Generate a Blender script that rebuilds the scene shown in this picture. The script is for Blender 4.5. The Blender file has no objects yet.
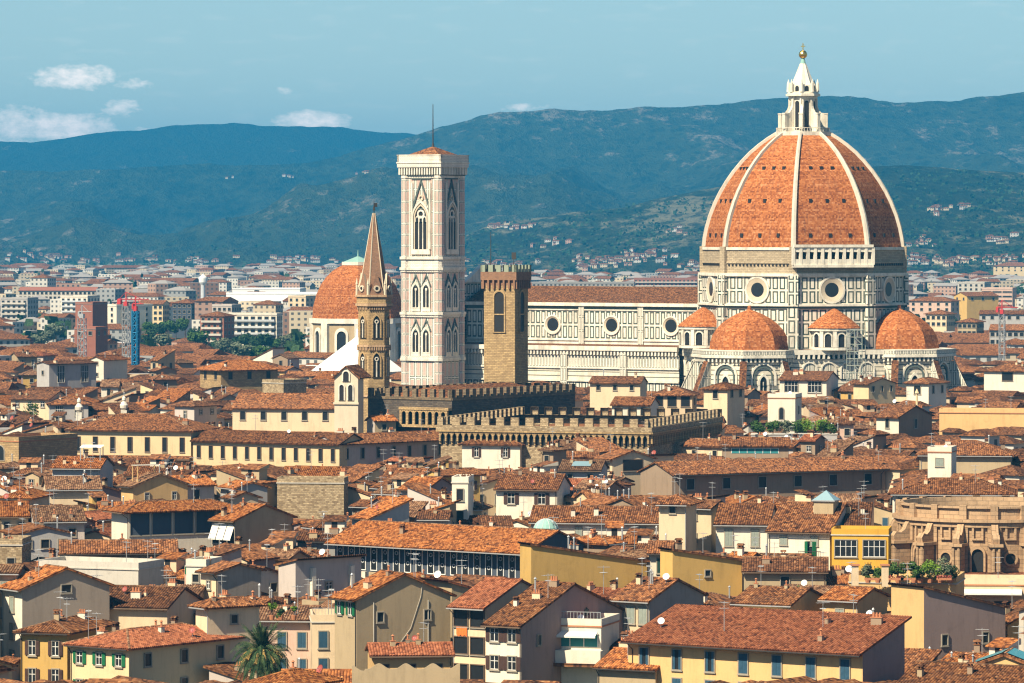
import bpy, math, random
import numpy as np
from mathutils import Vector, Matrix, noise
sc = bpy.context.scene
col = sc.collection
R = math.radians
F = 4590.0; CZ = 62.0; HY = 230.0
# ---------------- camera ----------------
cam = bpy.data.cameras.new("camera"); co = bpy.data.objects.new("camera", cam); col.objects.link(co)
cam.sensor_width = 36.0; cam.lens = F * 36.0 / 1024.0; cam.shift_y = (HY - 341.5) / 1024.0
cam.clip_start = 1.0; cam.clip_end = 60000.0
co.location = (0, 0, CZ); co.rotation_euler = (R(90), 0, 0)
sc.camera = co
# ---------------- light ----------------
SUN_AZ, SUN_EL = -41.0, 46.5          # degrees left of the direction back to the camera, and height
sd = Vector((math.sin(R(SUN_AZ)) * math.cos(R(SUN_EL)), -math.cos(R(SUN_AZ)) * math.cos(R(SUN_EL)), math.sin(R(SUN_EL))))
sl = bpy.data.lights.new("sun", 'SUN'); so = bpy.data.objects.new("sun", sl); col.objects.link(so)
sl.energy = 5.0; sl.angle = R(0.5); sl.color = (1.0, 0.88, 0.67)
so.rotation_euler = sd.to_track_quat('Z', 'Y').to_euler(); so.location = (0, 0, 500)
W = bpy.data.worlds.new("World"); sc.world = W; W.use_nodes = True
wn, wl = W.node_tree.nodes, W.node_tree.links
for n in list(wn): wn.remove(n)
wo = wn.new('ShaderNodeOutputWorld'); bg = wn.new('ShaderNodeBackground'); bg.inputs[1].default_value = 0.050
sky = wn.new('ShaderNodeTexSky'); sky.sky_type = 'NISHITA'; sky.sun_disc = False
sky.sun_elevation = R(SUN_EL)
sky.sun_rotation = math.atan2(sd.x, sd.y)
sky.altitude = 200; sky.air_density = 1.0; sky.dust_density = 0.6; sky.ozone_density = 1.5
tint = wn.new('ShaderNodeMix'); tint.data_type = 'RGBA'; tint.blend_type = 'MULTIPLY'; tint.inputs[0].default_value = 1
tint.inputs[7].default_value = (0.78, 1.00, 1.10, 1)
wl.new(sky.outputs[0], tint.inputs[6])
# clouds low in the north-west: a few small cumulus heads
def wmath(op, a, b=None, c=None, clamp=False):
    n = wn.new('ShaderNodeMath'); n.operation = op; n.use_clamp = clamp
    for i, v in enumerate((a, b, c)):
        if v is None: continue
        if isinstance(v, (int, float)): n.inputs[i].default_value = v
        else: wl.new(v, n.inputs[i])
    return n.outputs[0]
tc = wn.new('ShaderNodeTexCoord'); sx = wn.new('ShaderNodeSeparateXYZ'); wl.new(tc.outputs['Generated'], sx.inputs[0])
az = wmath('DIVIDE', sx.outputs[0], sx.outputs[1]); el = wmath('DIVIDE', sx.outputs[2], sx.outputs[1])
mask = None
def sky_noise(scale, sx_, sy_, det=6, rough=0.55):
    c = wn.new('ShaderNodeCombineXYZ'); wl.new(wmath('MULTIPLY', az, sx_), c.inputs[0]); wl.new(wmath('MULTIPLY', el, sy_), c.inputs[1])
    nn = wn.new('ShaderNodeTexNoise'); nn.inputs['Scale'].default_value = scale; nn.inputs['Detail'].default_value = det
    nn.inputs['Roughness'].default_value = rough; wl.new(c.outputs[0], nn.inputs['Vector']); return nn.outputs[0]
nz = sky_noise(1.0, 300, 520, 8, 0.65)
nz2 = sky_noise(1.0, 90, 420, 4, 0.5)
CL = [(75, 77, 50, 14, 1.1), (122, 108, 24, 10, .9), (62, 127, 58, 16, 1.3), (312, 121, 42, 11, 1.3), (286, 90, 10, 6, .75), (14, 126, 48, 24, 1.0),
      (523, 107, 26, 5, .8), (132, 84, 26, 8, .65), (150, 132, 40, 6, .6)]
for (px, py, rx, ry, st) in CL:
    a0, e0 = (px - 512) / F, (HY - py) / F
    dx = wmath('DIVIDE', wmath('SUBTRACT', az, a0), rx / F); dy = wmath('DIVIDE', wmath('SUBTRACT', el, e0), ry / F)
    d2 = wmath('ADD', wmath('MULTIPLY', dx, dx), wmath('MULTIPLY', dy, dy))
    m = wmath('MULTIPLY', wmath('SUBTRACT', 1.5, d2, clamp=False), st * .8)
    mask = m if mask is None else wmath('MAXIMUM', mask, m)
m = wmath('SUBTRACT', wmath('ADD', wmath('MULTIPLY', wmath('MAXIMUM', mask, 0.0), 0.42), nz), 0.72)
cl = wmath('MULTIPLY', wmath('MULTIPLY', m, 2.1, clamp=True), 0.95)
wisp = wmath('MULTIPLY', wmath('MULTIPLY', wmath('SUBTRACT', nz2, 0.56), 2.0, clamp=True), 0.16)
cl = wmath('MAXIMUM', cl, wisp)
cl = wmath('MULTIPLY', cl, wmath('GREATER_THAN', sx.outputs[1], 0.1))
hg = wmath('MULTIPLY', wmath('POWER', 2.718, wmath('MULTIPLY', wmath('MAXIMUM', sx.outputs[2], 0.0), -20.0)), wmath('GREATER_THAN', sx.outputs[2], -0.01))
hgm = wn.new('ShaderNodeMix'); hgm.data_type = 'RGBA'; hgm.blend_type = 'ADD'; hgm.inputs[7].default_value = (4.3, 4.9, 4.9, 1)
wl.new(hg, hgm.inputs[0]); wl.new(tint.outputs[2], hgm.inputs[6])
cm = wn.new('ShaderNodeMix'); cm.data_type = 'RGBA'; wl.new(cl, cm.inputs[0]); wl.new(hgm.outputs[2], cm.inputs[6])
cm.inputs[7].default_value = (22, 18.5, 16, 1)
wl.new(cm.outputs[2], bg.inputs[0]); wl.new(bg.outputs[0], wo.inputs[0])
sc.view_settings.view_transform = 'Standard'; sc.view_settings.look = 'None'
sc.view_settings.exposure = 0.94; sc.view_settings.gamma = 1.0; sc.view_settings.use_curve_mapping = False
sc.render.film_transparent = False
try:
    sc.cycles.max_bounces = 5; sc.cycles.diffuse_bounces = 2; sc.cycles.glossy_bounces = 2; sc.cycles.transparent_max_bounces = 8
    sc.cycles.volume_bounces = 0; sc.cycles.use_denoising = True; sc.cycles.pixel_filter_type = 'BLACKMAN_HARRIS'; sc.cycles.filter_width = 1.25
    sc.cycles.caustics_reflective = False; sc.cycles.caustics_refractive = False
except Exception: pass
rnd = random.Random(7)
# ---------------- tags ----------------
def tag(o, label=None, cat=None, group=None, kind=None):
    if label: o['label'] = label
    if cat: o['category'] = cat
    if group: o['group'] = group
    if kind: o['kind'] = kind
    return o
def empty(name, loc=(0, 0, 0), rz=0.0, parent=None):
    o = bpy.data.objects.new(name, None); col.objects.link(o); o.location = loc; o.rotation_euler = (0, 0, rz); o.empty_display_size = 0.5
    if parent: o.parent = parent
    return o
def inst(name, me, parent=None, loc=(0, 0, 0), rz=0.0, scale=(1, 1, 1)):
    o = bpy.data.objects.new(name, me); col.objects.link(o); o.location = loc; o.rotation_euler = (0, 0, rz); o.scale = scale
    if parent: o.parent = parent
    return o
def X(px, D): return (px - 512.0) * D / F
def Z(py, D): return CZ - (py - HY) * D / F
def PX(x, y): return 512 + x * F / y
def PY(z, y): return HY + (CZ - z) * F / y
# ---------------- mesh builder ----------------
class MB:
    def __init__(s): s.v = []; s.f = []; s.uv = []; s.m = []
    def poly(s, pts, uv=None, m=0):
        i = len(s.v); s.v.extend([tuple(p) for p in pts]); s.f.append(tuple(range(i, i + len(pts)))); s.m.append(m)
        if uv is None:
            p0 = Vector(pts[0]); e = Vector(pts[1]) - p0; L = e.length or 1; e /= L
            nrm = None
            for k in range(2, len(pts)):
                nn = e.cross(Vector(pts[k]) - p0)
                if nn.length > 1e-6: nrm = nn.normalized(); break
            if nrm is None: nrm = Vector((0, 0, 1))
            t = nrm.cross(e)
            uv = [((Vector(p) - p0).dot(e), (Vector(p) - p0).dot(t)) for p in pts]
        s.uv.extend(uv)
    def box(s, x0, x1, y0, y1, z0, z1, m=0, M=None, bottom=True):
        c = [(x0, y0, z0), (x1, y0, z0), (x1, y1, z0), (x0, y1, z0), (x0, y0, z1), (x1, y0, z1), (x1, y1, z1), (x0, y1, z1)]
        if M is not None: c = [tuple(M @ Vector(p)) for p in c]
        for q in ((0, 1, 5, 4), (1, 2, 6, 5), (2, 3, 7, 6), (3, 0, 4, 7), (4, 5, 6, 7)): s.poly([c[k] for k in q], m=m)
        if bottom: s.poly([c[k] for k in (3, 2, 1, 0)], m=m)
    def prism(s, pts, z0, z1, m=0, top=True, mt=None, bottom=False):
        n = len(pts); u = 0
        for i in range(n):
            a, b = pts[i], pts[(i + 1) % n]
            s.poly([(a[0], a[1], z0), (b[0], b[1], z0), (b[0], b[1], z1), (a[0], a[1], z1)], m=m)
        if top: s.poly([(p[0], p[1], z1) for p in pts], m=m if mt is None else mt)
        if bottom: s.poly([(p[0], p[1], z0) for p in reversed(pts)], m=m)
    def loft(s, rings, m=0, cap=True, closed=True):
        # rings: list of lists of 3D points, equal length
        for a, b in zip(rings[:-1], rings[1:]):
            n = len(a)
            for i in range(n if closed else n - 1):
                j = (i + 1) % n
                s.poly([a[i], a[j], b[j], b[i]], m=m)
        if cap: s.poly(rings[-1], m=m)
    def tube(s, p, q, r0, r1=None, n=6, m=0):
        p, q = Vector(p), Vector(q); d = q - p
        if d.length < 1e-6: return
        r1 = r0 if r1 is None else r1
        Q = d.to_track_quat('Z', 'Y')
        ra = [p + Q @ Vector((r0 * math.cos(2 * math.pi * k / n), r0 * math.sin(2 * math.pi * k / n), 0)) for k in range(n)]
        rb = [q + Q @ Vector((r1 * math.cos(2 * math.pi * k / n), r1 * math.sin(2 * math.pi * k / n), 0)) for k in range(n)]
        s.loft([ra, rb], m)
    def mesh(s, name, mats, smooth=False):
        me = bpy.data.meshes.new(name); me.from_pydata(s.v, [], s.f)
        for mm in mats: me.materials.append(mm)
        me.polygons.foreach_set('material_index', s.m)
        ul = me.uv_layers.new(name='UVMap'); ul.data.foreach_set('uv', [c for t in s.uv for c in t])
        if smooth: me.polygons.foreach_set('use_smooth', [True] * len(s.f))
        me.update(); return me
    def build(s, name, mats, parent=None, loc=(0, 0, 0), rz=0.0, smooth=False):
        if not isinstance(mats, (list, tuple)): mats = [mats]
        return inst(name, s.mesh(name, mats, smooth), parent, loc, rz)
class Fr:
    """a face frame: origin O at the wall foot, U along the wall, N outwards"""
    def __init__(s, O, U, N=None):
        s.O = Vector(O); s.U = Vector(U).normalized(); s.N = Vector(N) if N is not None else s.U.cross(Vector((0, 0, 1))); s.V = Vector((0, 0, 1))
    def p(s, u, v, n=0): return s.O + s.U * u + s.V * v + s.N * n
    def box(s, mb, u0, u1, v0, v1, n0, n1, m=0):
        P = s.p
        mb.poly([P(u0, v0, n1), P(u1, v0, n1), P(u1, v1, n1), P(u0, v1, n1)], m=m)
        mb.poly([P(u0, v1, n0), P(u0, v1, n1), P(u1, v1, n1), P(u1, v1, n0)], m=m)
        mb.poly([P(u0, v0, n0), P(u1, v0, n0), P(u1, v0, n1), P(u0, v0, n1)], m=m)
        mb.poly([P(u0, v0, n0), P(u0, v0, n1), P(u0, v1, n1), P(u0, v1, n0)], m=m)
        mb.poly([P(u1, v0, n1), P(u1, v0, n0), P(u1, v1, n0), P(u1, v1, n1)], m=m)
    def flat(s, mb, pts, n, m=0): mb.poly([s.p(u, v, n) for u, v in pts], m=m, uv=[(u, v) for u, v in pts])
    def ring(s, mb, outer, inner, n0, n1, m=0, ni=None, closed=True):
        k = len(outer); ni = n1 if ni is None else ni
        for i in range(k if closed else k - 1):
            j = (i + 1) % k
            a, b, c, d = outer[i], outer[j], inner[j], inner[i]
            mb.poly([s.p(*a, n1), s.p(*b, n1), s.p(*c, ni), s.p(*d, ni)], m=m)
            mb.poly([s.p(*a, n0), s.p(*b, n0), s.p(*b, n1), s.p(*a, n1)], m=m)
            mb.poly([s.p(*d, ni), s.p(*c, ni), s.p(*c, n0), s.p(*d, n0)], m=m)
def arch(cu, v0, w, h, n=8, pointed=True):
    """outline of an arched opening, from bottom left anticlockwise; h is the whole height"""
    r = w / 2; pts = [(cu - r, v0), (cu + r, v0)]
    if pointed:
        rr = w; spring = v0 + h - rr * 0.866
        for k in range(n + 1):
            a = R(60) * k / n; pts.append((cu - r + rr * math.cos(a), spring + rr * math.sin(a)))
        for k in range(1, n + 1):
            a = R(120) + R(60) * k / n; pts.append((cu + r + rr * math.cos(a), spring + rr * math.sin(a)))
    else:
        spring = v0 + h - r
        for k in range(2 * n + 1):
            a = math.pi * k / (2 * n); pts.append((cu + r * math.cos(a), spring + r * math.sin(a)))
    return pts
def circ(cu, cv, r, n=20): return [(cu + r * math.cos(2 * math.pi * k / n), cv + r * math.sin(2 * math.pi * k / n)) for k in range(n)]
def ngon(cx, cy, r, n, a0=0.0): return [(cx + r * math.cos(a0 + 2 * math.pi * k / n), cy + r * math.sin(a0 + 2 * math.pi * k / n)) for k in range(n)]
# ---------------- materials ----------------
class NT:
    def __init__(s, name, rough=0.85, spec=0.2):
        s.mat = bpy.data.materials.new(name); s.mat.use_nodes = True; s.n = s.mat.node_tree.nodes; s.l = s.mat.node_tree.links
        s.b = s.n['Principled BSDF']; s.b.inputs['Roughness'].default_value = rough; s.b.inputs['Specular IOR Level'].default_value = spec
    def set(s, sock, v):
        if isinstance(v, (int, float)): sock.default_value = v
        elif isinstance(v, (tuple, list)): sock.default_value = tuple(v) + ((1,) if len(v) == 3 and sock.type == 'RGBA' else ())
        else: s.l.new(v, sock)
    def math(s, op, a, b=None, clamp=False):
        n = s.n.new('ShaderNodeMath'); n.operation = op; n.use_clamp = clamp; s.set(n.inputs[0], a)
        if b is not None: s.set(n.inputs[1], b)
        return n.outputs[0]
    def vmath(s, op, a, b):
        n = s.n.new('ShaderNodeVectorMath'); n.operation = op; s.set(n.inputs[0], a); s.set(n.inputs[1], b); return n.outputs[0]
    def mix(s, f, a, b, mode='MIX'):
        n = s.n.new('ShaderNodeMix'); n.data_type = 'RGBA'; n.blend_type = mode; s.set(n.inputs[0], f); s.set(n.inputs[6], a); s.set(n.inputs[7], b); return n.outputs[2]
    def noise(s, scale, vec=None, det=4, rough=0.55, out=0):
        n = s.n.new('ShaderNodeTexNoise'); n.inputs['Scale'].default_value = scale; n.inputs['Detail'].default_value = det; n.inputs['Roughness'].default_value = rough
        if vec is not None: s.l.new(vec, n.inputs['Vector'])
        return n.outputs[out]
    def ramp(s, f, stops):
        n = s.n.new('ShaderNodeValToRGB'); s.set(n.inputs[0], f); e = n.color_ramp.elements
        while len(e) < len(stops): e.new(0.5)
        for k, (p, c) in enumerate(stops): e[k].position = p; e[k].color = (tuple(c) + (1,)) if isinstance(c, (tuple, list)) else (c, c, c, 1)
        return n.outputs[0]
    def pos(s): return s.n.new('ShaderNodeNewGeometry').outputs['Position']
    def uv(s): return s.n.new('ShaderNodeTexCoord').outputs['UV']
    def rnd(s): return s.n.new('ShaderNodeObjectInfo').outputs['Random']
    def sep(s, v):
        n = s.n.new('ShaderNodeSeparateXYZ'); s.l.new(v, n.inputs[0]); return n.outputs
    def comb(s, x, y, z=0.0):
        n = s.n.new('ShaderNodeCombineXYZ'); s.set(n.inputs[0], x); s.set(n.inputs[1], y); s.set(n.inputs[2], z); return n.outputs[0]
    def color(s, c): s.set(s.b.inputs['Base Color'], c); return s
    def bump(s, h, dist=0.05, st=1.0):
        n = s.n.new('ShaderNodeBump'); n.inputs['Distance'].default_value = dist; n.inputs['Strength'].default_value = st; s.l.new(h, n.inputs['Height']); s.l.new(n.outputs[0], s.b.inputs['Normal']); return s
TP = 0.36   # tile column pitch
def tile_mat(name, stops, patch=(0.13, 0.065, 0.04), lichen=(0.42, 0.33, 0.23), pamt=0.6, vstep=0.40, ustep=TP, big=0.35):
    t = NT(name, 0.9, 0.1); uv = t.uv(); u = t.sep(uv); rn = t.rnd()
    cu = t.math('FLOOR', t.math('DIVIDE', u[0], ustep)); cv = t.math('FLOOR', t.math('DIVIDE', u[1], vstep))
    w = t.n.new('ShaderNodeTexWhiteNoise'); w.noise_dimensions = '3D'; t.l.new(t.comb(cu, cv, t.math('MULTIPLY', rn, 37.0)), w.inputs['Vector'])
    P = t.pos(); big_n = t.noise(big, P, 5, 0.65); mid = t.noise(1.3, P, 4, 0.7)
    f = t.math('ADD', t.math('ADD', .13, t.math('MULTIPLY', w.outputs['Value'], 0.62)), t.math('MULTIPLY', t.math('SUBTRACT', mid, 0.5), 1.0))
    c = t.ramp(f, stops)
    pm = t.math('MULTIPLY', t.math('MULTIPLY', t.math('SUBTRACT', big_n, 0.47), 5.0, clamp=True), pamt)
    c = t.mix(pm, c, patch)
    lm = t.math('MULTIPLY', t.math('MULTIPLY', t.math('SUBTRACT', t.noise(0.9, P, 6, 0.8), 0.60), 6.0, clamp=True), 0.35)
    c = t.mix(lm, c, lichen)
    hv = t.math('ADD', 0.62, t.math('MULTIPLY', rn, 0.40))
    c = t.mix(1.0, c, t.comb(hv, hv, hv), 'MULTIPLY')
    t.color(c)
    fr = t.math('FRACT', t.math('DIVIDE', u[1], vstep))
    t.bump(t.math('ADD', t.math('POWER', fr, 3.0), t.math('MULTIPLY', w.outputs['Value'], 0.35)), 0.16, 1.0)
    return t.mat
S1 = [(0.0, (0.0284, 0.0150, 0.0109)), (0.25, (0.1230, 0.0500, 0.0244)), (0.5, (0.2743, 0.1102, 0.0440)), (0.75, (0.3973, 0.1689, 0.0672)), (1.0, (0.5865, 0.3754, 0.1954))]
S2 = [(0.0, (0.0378, 0.0250, 0.0170)), (0.25, (0.1324, 0.0688, 0.0391)), (0.5, (0.2460, 0.1251, 0.0672)), (0.75, (0.3595, 0.2064, 0.1099)), (1.0, (0.5676, 0.4504, 0.2687))]
S3 = [(0.0, (0.0473, 0.0175, 0.0098)), (0.25, (0.2081, 0.0688, 0.0231)), (0.5, (0.3973, 0.1376, 0.0415)), (0.75, (0.5203, 0.2064, 0.0635)), (1.0, (0.6433, 0.3754, 0.1588))]
S4 = [(0.0, (0.0208, 0.0125, 0.0098)), (0.3, (0.0946, 0.0426, 0.0231)), (0.55, (0.1892, 0.0801, 0.0366)), (0.8, (0.2933, 0.1314, 0.0586)), (1.0, (0.4919, 0.3128, 0.1710))]
M = {}
M['tile'] = tile_mat('terracotta_tiles', S1)
M['tile_pale'] = tile_mat('pale_terracotta_tiles', S2, pamt=0.45)
M['tile_bright'] = tile_mat('orange_terracotta_tiles', S3, pamt=0.35)
M['tile_dark'] = tile_mat('weathered_terracotta_tiles', S4, pamt=0.6)
M['tile_even'] = tile_mat('even_terracotta_tiles', [(0.0, (.06, .020, .012)), (0.3, (.24, .08, .038)), (0.6, (.36, .125, .058)), (0.85, (.44, .17, .08)), (1.0, (.58, .30, .17))], pamt=0.25)
SD = [(0.0, (.12, .036, .015)), (0.3, (.27, .082, .025)), (0.5, (.37, .122, .037)), (0.72, (.46, .165, .053)), (1.0, (.58, .26, .115))]
def dome_mat(name):
    t = NT(name, 0.9, 0.08); uv = t.uv(); u = t.sep(uv)
    cv = t.math('FLOOR', t.math('DIVIDE', u[1], 0.45)); cu = t.math('FLOOR', t.math('DIVIDE', t.math('ADD', u[0], t.math('MULTIPLY', cv, 0.37)), 0.5))
    w = t.n.new('ShaderNodeTexWhiteNoise'); w.noise_dimensions = '2D'; t.l.new(t.comb(cu, cv), w.inputs['Vector'])
    w2 = t.n.new('ShaderNodeTexWhiteNoise'); w2.noise_dimensions = '1D'; t.l.new(cv, w2.inputs['W'])
    P = t.pos(); f = t.math('ADD', t.math('MULTIPLY', w.outputs['Value'], 0.6), t.math('MULTIPLY', t.noise(0.25, P, 5, 0.7), 0.55))
    f = t.math('ADD', f, t.math('MULTIPLY', t.math('SUBTRACT', w2.outputs['Value'], 0.6), 0.25))
    c = t.ramp(f, SD)
    pm = t.math('MULTIPLY', t.math('MULTIPLY', t.math('SUBTRACT', t.noise(0.5, t.vmath('MULTIPLY', P, (1, 1, .25)), 4, 0.7), 0.55), 5, clamp=True), 0.35)
    c = t.mix(pm, c, (.15, .06, .03))
    sk = t.noise(1.0, t.comb(t.math('MULTIPLY', u[0], 1.1), t.math('MULTIPLY', u[1], 0.07)), 4, 0.6)
    c = t.mix(t.math('MULTIPLY', t.math('MULTIPLY', t.math('SUBTRACT', sk, 0.54), 7, clamp=True), 0.4), c, (.16, .07, .04))
    t.color(c); t.bump(t.math('ADD', t.math('FRACT', t.math('DIVIDE', u[1], 0.9)), w.outputs['Value']), 0.15, 1.0)
    return t.mat
M['dome'] = dome_mat('dome_tiles')
def plaster(name, c, stain=(0.25, 0.2, 0.15), amt=0.35, vari=0.12, rough=0.9):
    t = NT(name, rough, 0.15); P = t.pos(); s = t.vmath('MULTIPLY', P, (1, 1, 0.28))
    n1 = t.math('ADD', t.math('MULTIPLY', t.noise(0.8, s, 6, 0.65), .6), t.math('MULTIPLY', t.noise(1.0, t.vmath('MULTIPLY', P, (2.4, 2.4, .22)), 4, .7), .4)); n2 = t.noise(0.22, P, 3, 0.5); n3 = t.noise(4.0, P, 3, 0.6)
    f = t.math('MULTIPLY', t.math('MULTIPLY', t.math('SUBTRACT', n1, 0.5), 3.2, clamp=True), amt)
    dr2 = t.noise(1.0, t.vmath('MULTIPLY', P, (.35, .35, .35)), 6, .75); cc = t.mix(t.math('MULTIPLY', t.math('MULTIPLY', t.math('SUBTRACT', dr2, 0.55), 9, clamp=True), amt * .35), t.mix(f, c, stain), stain)
    v = t.math('ADD', 1.0 - vari * 1.1, t.math('MULTIPLY', t.math('ADD', n2, t.math('MULTIPLY', n3, 0.4)), vari * 1.6))
    cc = t.mix(1.0, cc, t.comb(v, v, v), 'MULTIPLY')
    rv = t.math('ADD', 0.9, t.math('MULTIPLY', t.rnd(), 0.16)); cc = t.mix(1.0, cc, t.comb(rv, rv, rv), 'MULTIPLY')
    t.color(cc); t.bump(n3, 0.02, 0.5); return t.mat
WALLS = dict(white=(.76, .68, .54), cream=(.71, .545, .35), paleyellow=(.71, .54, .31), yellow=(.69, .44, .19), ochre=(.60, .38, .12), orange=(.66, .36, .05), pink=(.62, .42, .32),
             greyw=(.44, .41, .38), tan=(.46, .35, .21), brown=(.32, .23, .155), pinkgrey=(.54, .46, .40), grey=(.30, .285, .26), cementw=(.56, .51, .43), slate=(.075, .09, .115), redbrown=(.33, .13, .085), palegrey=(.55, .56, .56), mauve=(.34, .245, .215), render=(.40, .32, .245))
for k, c in WALLS.items():
    c = tuple(x * .90 for x in c); M[k] = plaster(k + '_plaster', c, stain=tuple(x * 0.45 for x in c), amt=0.6 if k not in ('cementw', 'grey') else 0.8)
def stone_mat(name, c1, c2, mortar, sc_=1.0, bw=0.9, bh=0.38, uvs=True):
    t = NT(name, 0.95, 0.1); b = t.n.new('ShaderNodeTexBrick'); b.inputs['Scale'].default_value = sc_; b.inputs['Brick Width'].default_value = bw; b.inputs['Row Height'].default_value = bh
    b.inputs['Mortar Size'].default_value = 0.03; b.inputs['Color1'].default_value = c1 + (1,); b.inputs['Color2'].default_value = c2 + (1,); b.inputs['Mortar'].default_value = mortar + (1,)
    t.l.new(t.uv(), b.inputs['Vector']); P = t.pos(); n = t.noise(1.1, P, 6, 0.75); n2 = t.noise(0.15, P, 3, 0.5)
    v = t.math('ADD', 0.45, t.math('MULTIPLY', t.math('ADD', n, t.math('MULTIPLY', n2, 0.4)), 0.85))
    t.color(t.mix(1.0, b.outputs[0], t.comb(v, v, v), 'MULTIPLY')); t.bump(t.math('ADD', t.math('MULTIPLY', b.outputs['Fac'], -1), n), 0.08, 0.8); return t.mat
M['stone'] = stone_mat('brown_stone', (.44, .30, .145), (.30, .20, .10), (.22, .16, .09))
M['rubble'] = stone_mat('rubble_stone', (.46, .35, .21), (.20, .14, .08), (.28, .21, .13), 1.0, 0.55, 0.3)
M['darkstone2'] = stone_mat('shade_darkened_stone', (.13, .105, .08), (.075, .06, .05), (.07, .06, .05)); M['darkstone'] = stone_mat('dark_stone', (.21, .155, .095), (.13, .095, .06), (.11, .085, .06))
M['sandstone'] = stone_mat('sandstone', (.43, .285, .165), (.33, .215, .125), (.26, .18, .11), 1.0, 1.6, 0.7)
M['brick'] = stone_mat('brick', (.34, .165, .085), (.24, .115, .065), (.24, .17, .12), 1.0, 0.6, 0.18)
M['drumstone'] = stone_mat('rough_drum_stone', (.44, .35, .23), (.33, .26, .17), (.25, .2, .14), 1.0, 1.3, 0.5)
def marble(name, pw=3.0, ph=4.0, g0=0.35, g1=0.62, base=(.72, .655, .53), line=(.04, .065, .05), inner=None, dirt=0.62):
    t = NT(name, 0.6, 0.3); u = t.sep(t.uv())
    def dd(x, p):
        f = t.math('MULTIPLY', t.math('FRACT', t.math('DIVIDE', x, p)), p); return t.math('MINIMUM', f, t.math('SUBTRACT', p, f))
    d = t.math('MINIMUM', dd(u[0], pw), dd(u[1], ph))
    ln = t.math('MULTIPLY', t.math('GREATER_THAN', d, g0), t.math('LESS_THAN', d, g1))
    P = t.pos(); n = t.noise(0.35, t.vmath('MULTIPLY', P, (1, 1, .35)), 6, 0.7); n2 = t.noise(2.0, P, 4, 0.7)
    c = base
    if inner: c = t.mix(t.math('MULTIPLY', t.math('GREATER_THAN', d, inner[0]), t.math('LESS_THAN', d, inner[1])), base, inner[2])
    c = t.mix(ln, c, line)
    c = t.mix(t.math('MULTIPLY', t.math('MULTIPLY', t.math('SUBTRACT', n, 0.46), 4, clamp=True), dirt), c, (.20, .17, .13))
    v = t.math('ADD', 0.75, t.math('MULTIPLY', n2, 0.5)); c = t.mix(1.0, c, t.comb(v, v, v), 'MULTIPLY')
    t.color(c); return t.mat
M['marble'] = marble('plain_white_marble', 50, 50, 90, 91)
M['panels'] = marble('marble_panels', 2.05, 3.7, 0.24, 0.62)
M['panels_big'] = marble('large_marble_panels', 2.6, 4.4, 0.30, 0.74)
M['panels_strip'] = marble('striped_marble', 1.05, 4.2, 0.12, 0.30, dirt=0.4)
M['bands'] = marble('banded_marble', 300, 1.25, 0.0, 0.13, base=(.70, .62, .48), line=(.07, .085, .065))
M['camp'] = marble('bell_tower_marble', 1.55, 3.3, 0.12, 0.28, base=(.78, .71, .60), line=(.05, .085, .065), inner=(0.40, 0.78, (.56, .37, .30)), dirt=0.4)
M['camp_band'] = marble('bell_tower_banding', 0.8, 0.9, 0.12, 0.22, base=(.80, .72, .6), line=(.18, .18, .15), dirt=0.3)
M['greenmarble'] = plaster('dark_green_marble', (.10, .125, .11), (.05, .06, .05))
M['whitelead'] = plaster('white_sheet_roof', (.82, .81, .77), (.55, .53, .5), 0.2)
M['copperstone'] = plaster('mossy_pale_stone', (.27, .30, .22), (.14, .14, .1), 0.5)
M['copper'] = plaster('verdigris_copper', (.25, .42, .36), (.12, .2, .17), 0.4)
M['glassroof'] = plaster('blue_grey_skylight_glass', (.22, .33, .36), (.1, .15, .16), 0.3, rough=0.3)
M['teal'] = plaster('teal_glass', (.05, .23, .24), (.03, .12, .13), 0.3, rough=0.25)
def simple(name, c, rough=0.7, metal=0.0, spec=0.3):
    t = NT(name, rough, spec); t.b.inputs['Metallic'].default_value = metal; n = t.noise(3.0, t.pos(), 3)
    v = t.math('ADD', 0.8, t.math('MULTIPLY', n, 0.4)); t.color(t.mix(1.0, c, t.comb(v, v, v), 'MULTIPLY')); return t.mat
M['ribstone'] = plaster('stained_rib_stone', (.56, .50, .40), (.24, .20, .155), 0.8)
M['gold'] = simple('gilded_copper', (.85, .55, .14), 0.3, 1.0)
M['dark'] = simple('dark_opening', (.018, .017, .016), 0.6)
M['glass'] = simple('window_glass', (.018, .020, .022), 0.3, 0.0, 0.3)
M['frame'] = simple('painted_window_frame', (.72, .70, .64), 0.6)
M['surround'] = simple('grey_stone_surround', (.30, .26, .20), 0.8)
M['iron'] = simple('dark_iron', (.05, .045, .04), 0.6, 0.3)
M['galv'] = simple('galvanised_metal', (.42, .42, .41), 0.45, 0.4)
M['dishwhite'] = simple('white_dish', (.85, .84, .80), 0.5)
M['dishred'] = simple('red_brown_dish', (.30, .07, .05), 0.5)
M['soffit'] = simple('eave_timber', (.13, .085, .055), 0.8)
M['clay'] = simple('clay', (.42, .17, .08), 0.85)
M['awning'] = simple('awning_canvas', (.74, .71, .62), 0.8)
M['cloth_orange'] = simple('orange_cloth', (.75, .16, .03), 0.9)
for k, c in dict(green=(.012, .14, .055), greyg=(.30, .33, .28), brown=(.075, .04, .03), blue=(.035, .09, .14), blue2=(.02, .10, .22), dgreen=(.02, .06, .045)).items(): M['sh_' + k] = simple('shutter_' + k, c, 0.6)
M['craneblue'] = simple('blue_crane_paint', (.02, .16, .30), 0.5)
M['cranered'] = simple('red_crane_paint', (.45, .04, .04), 0.5)
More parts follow.
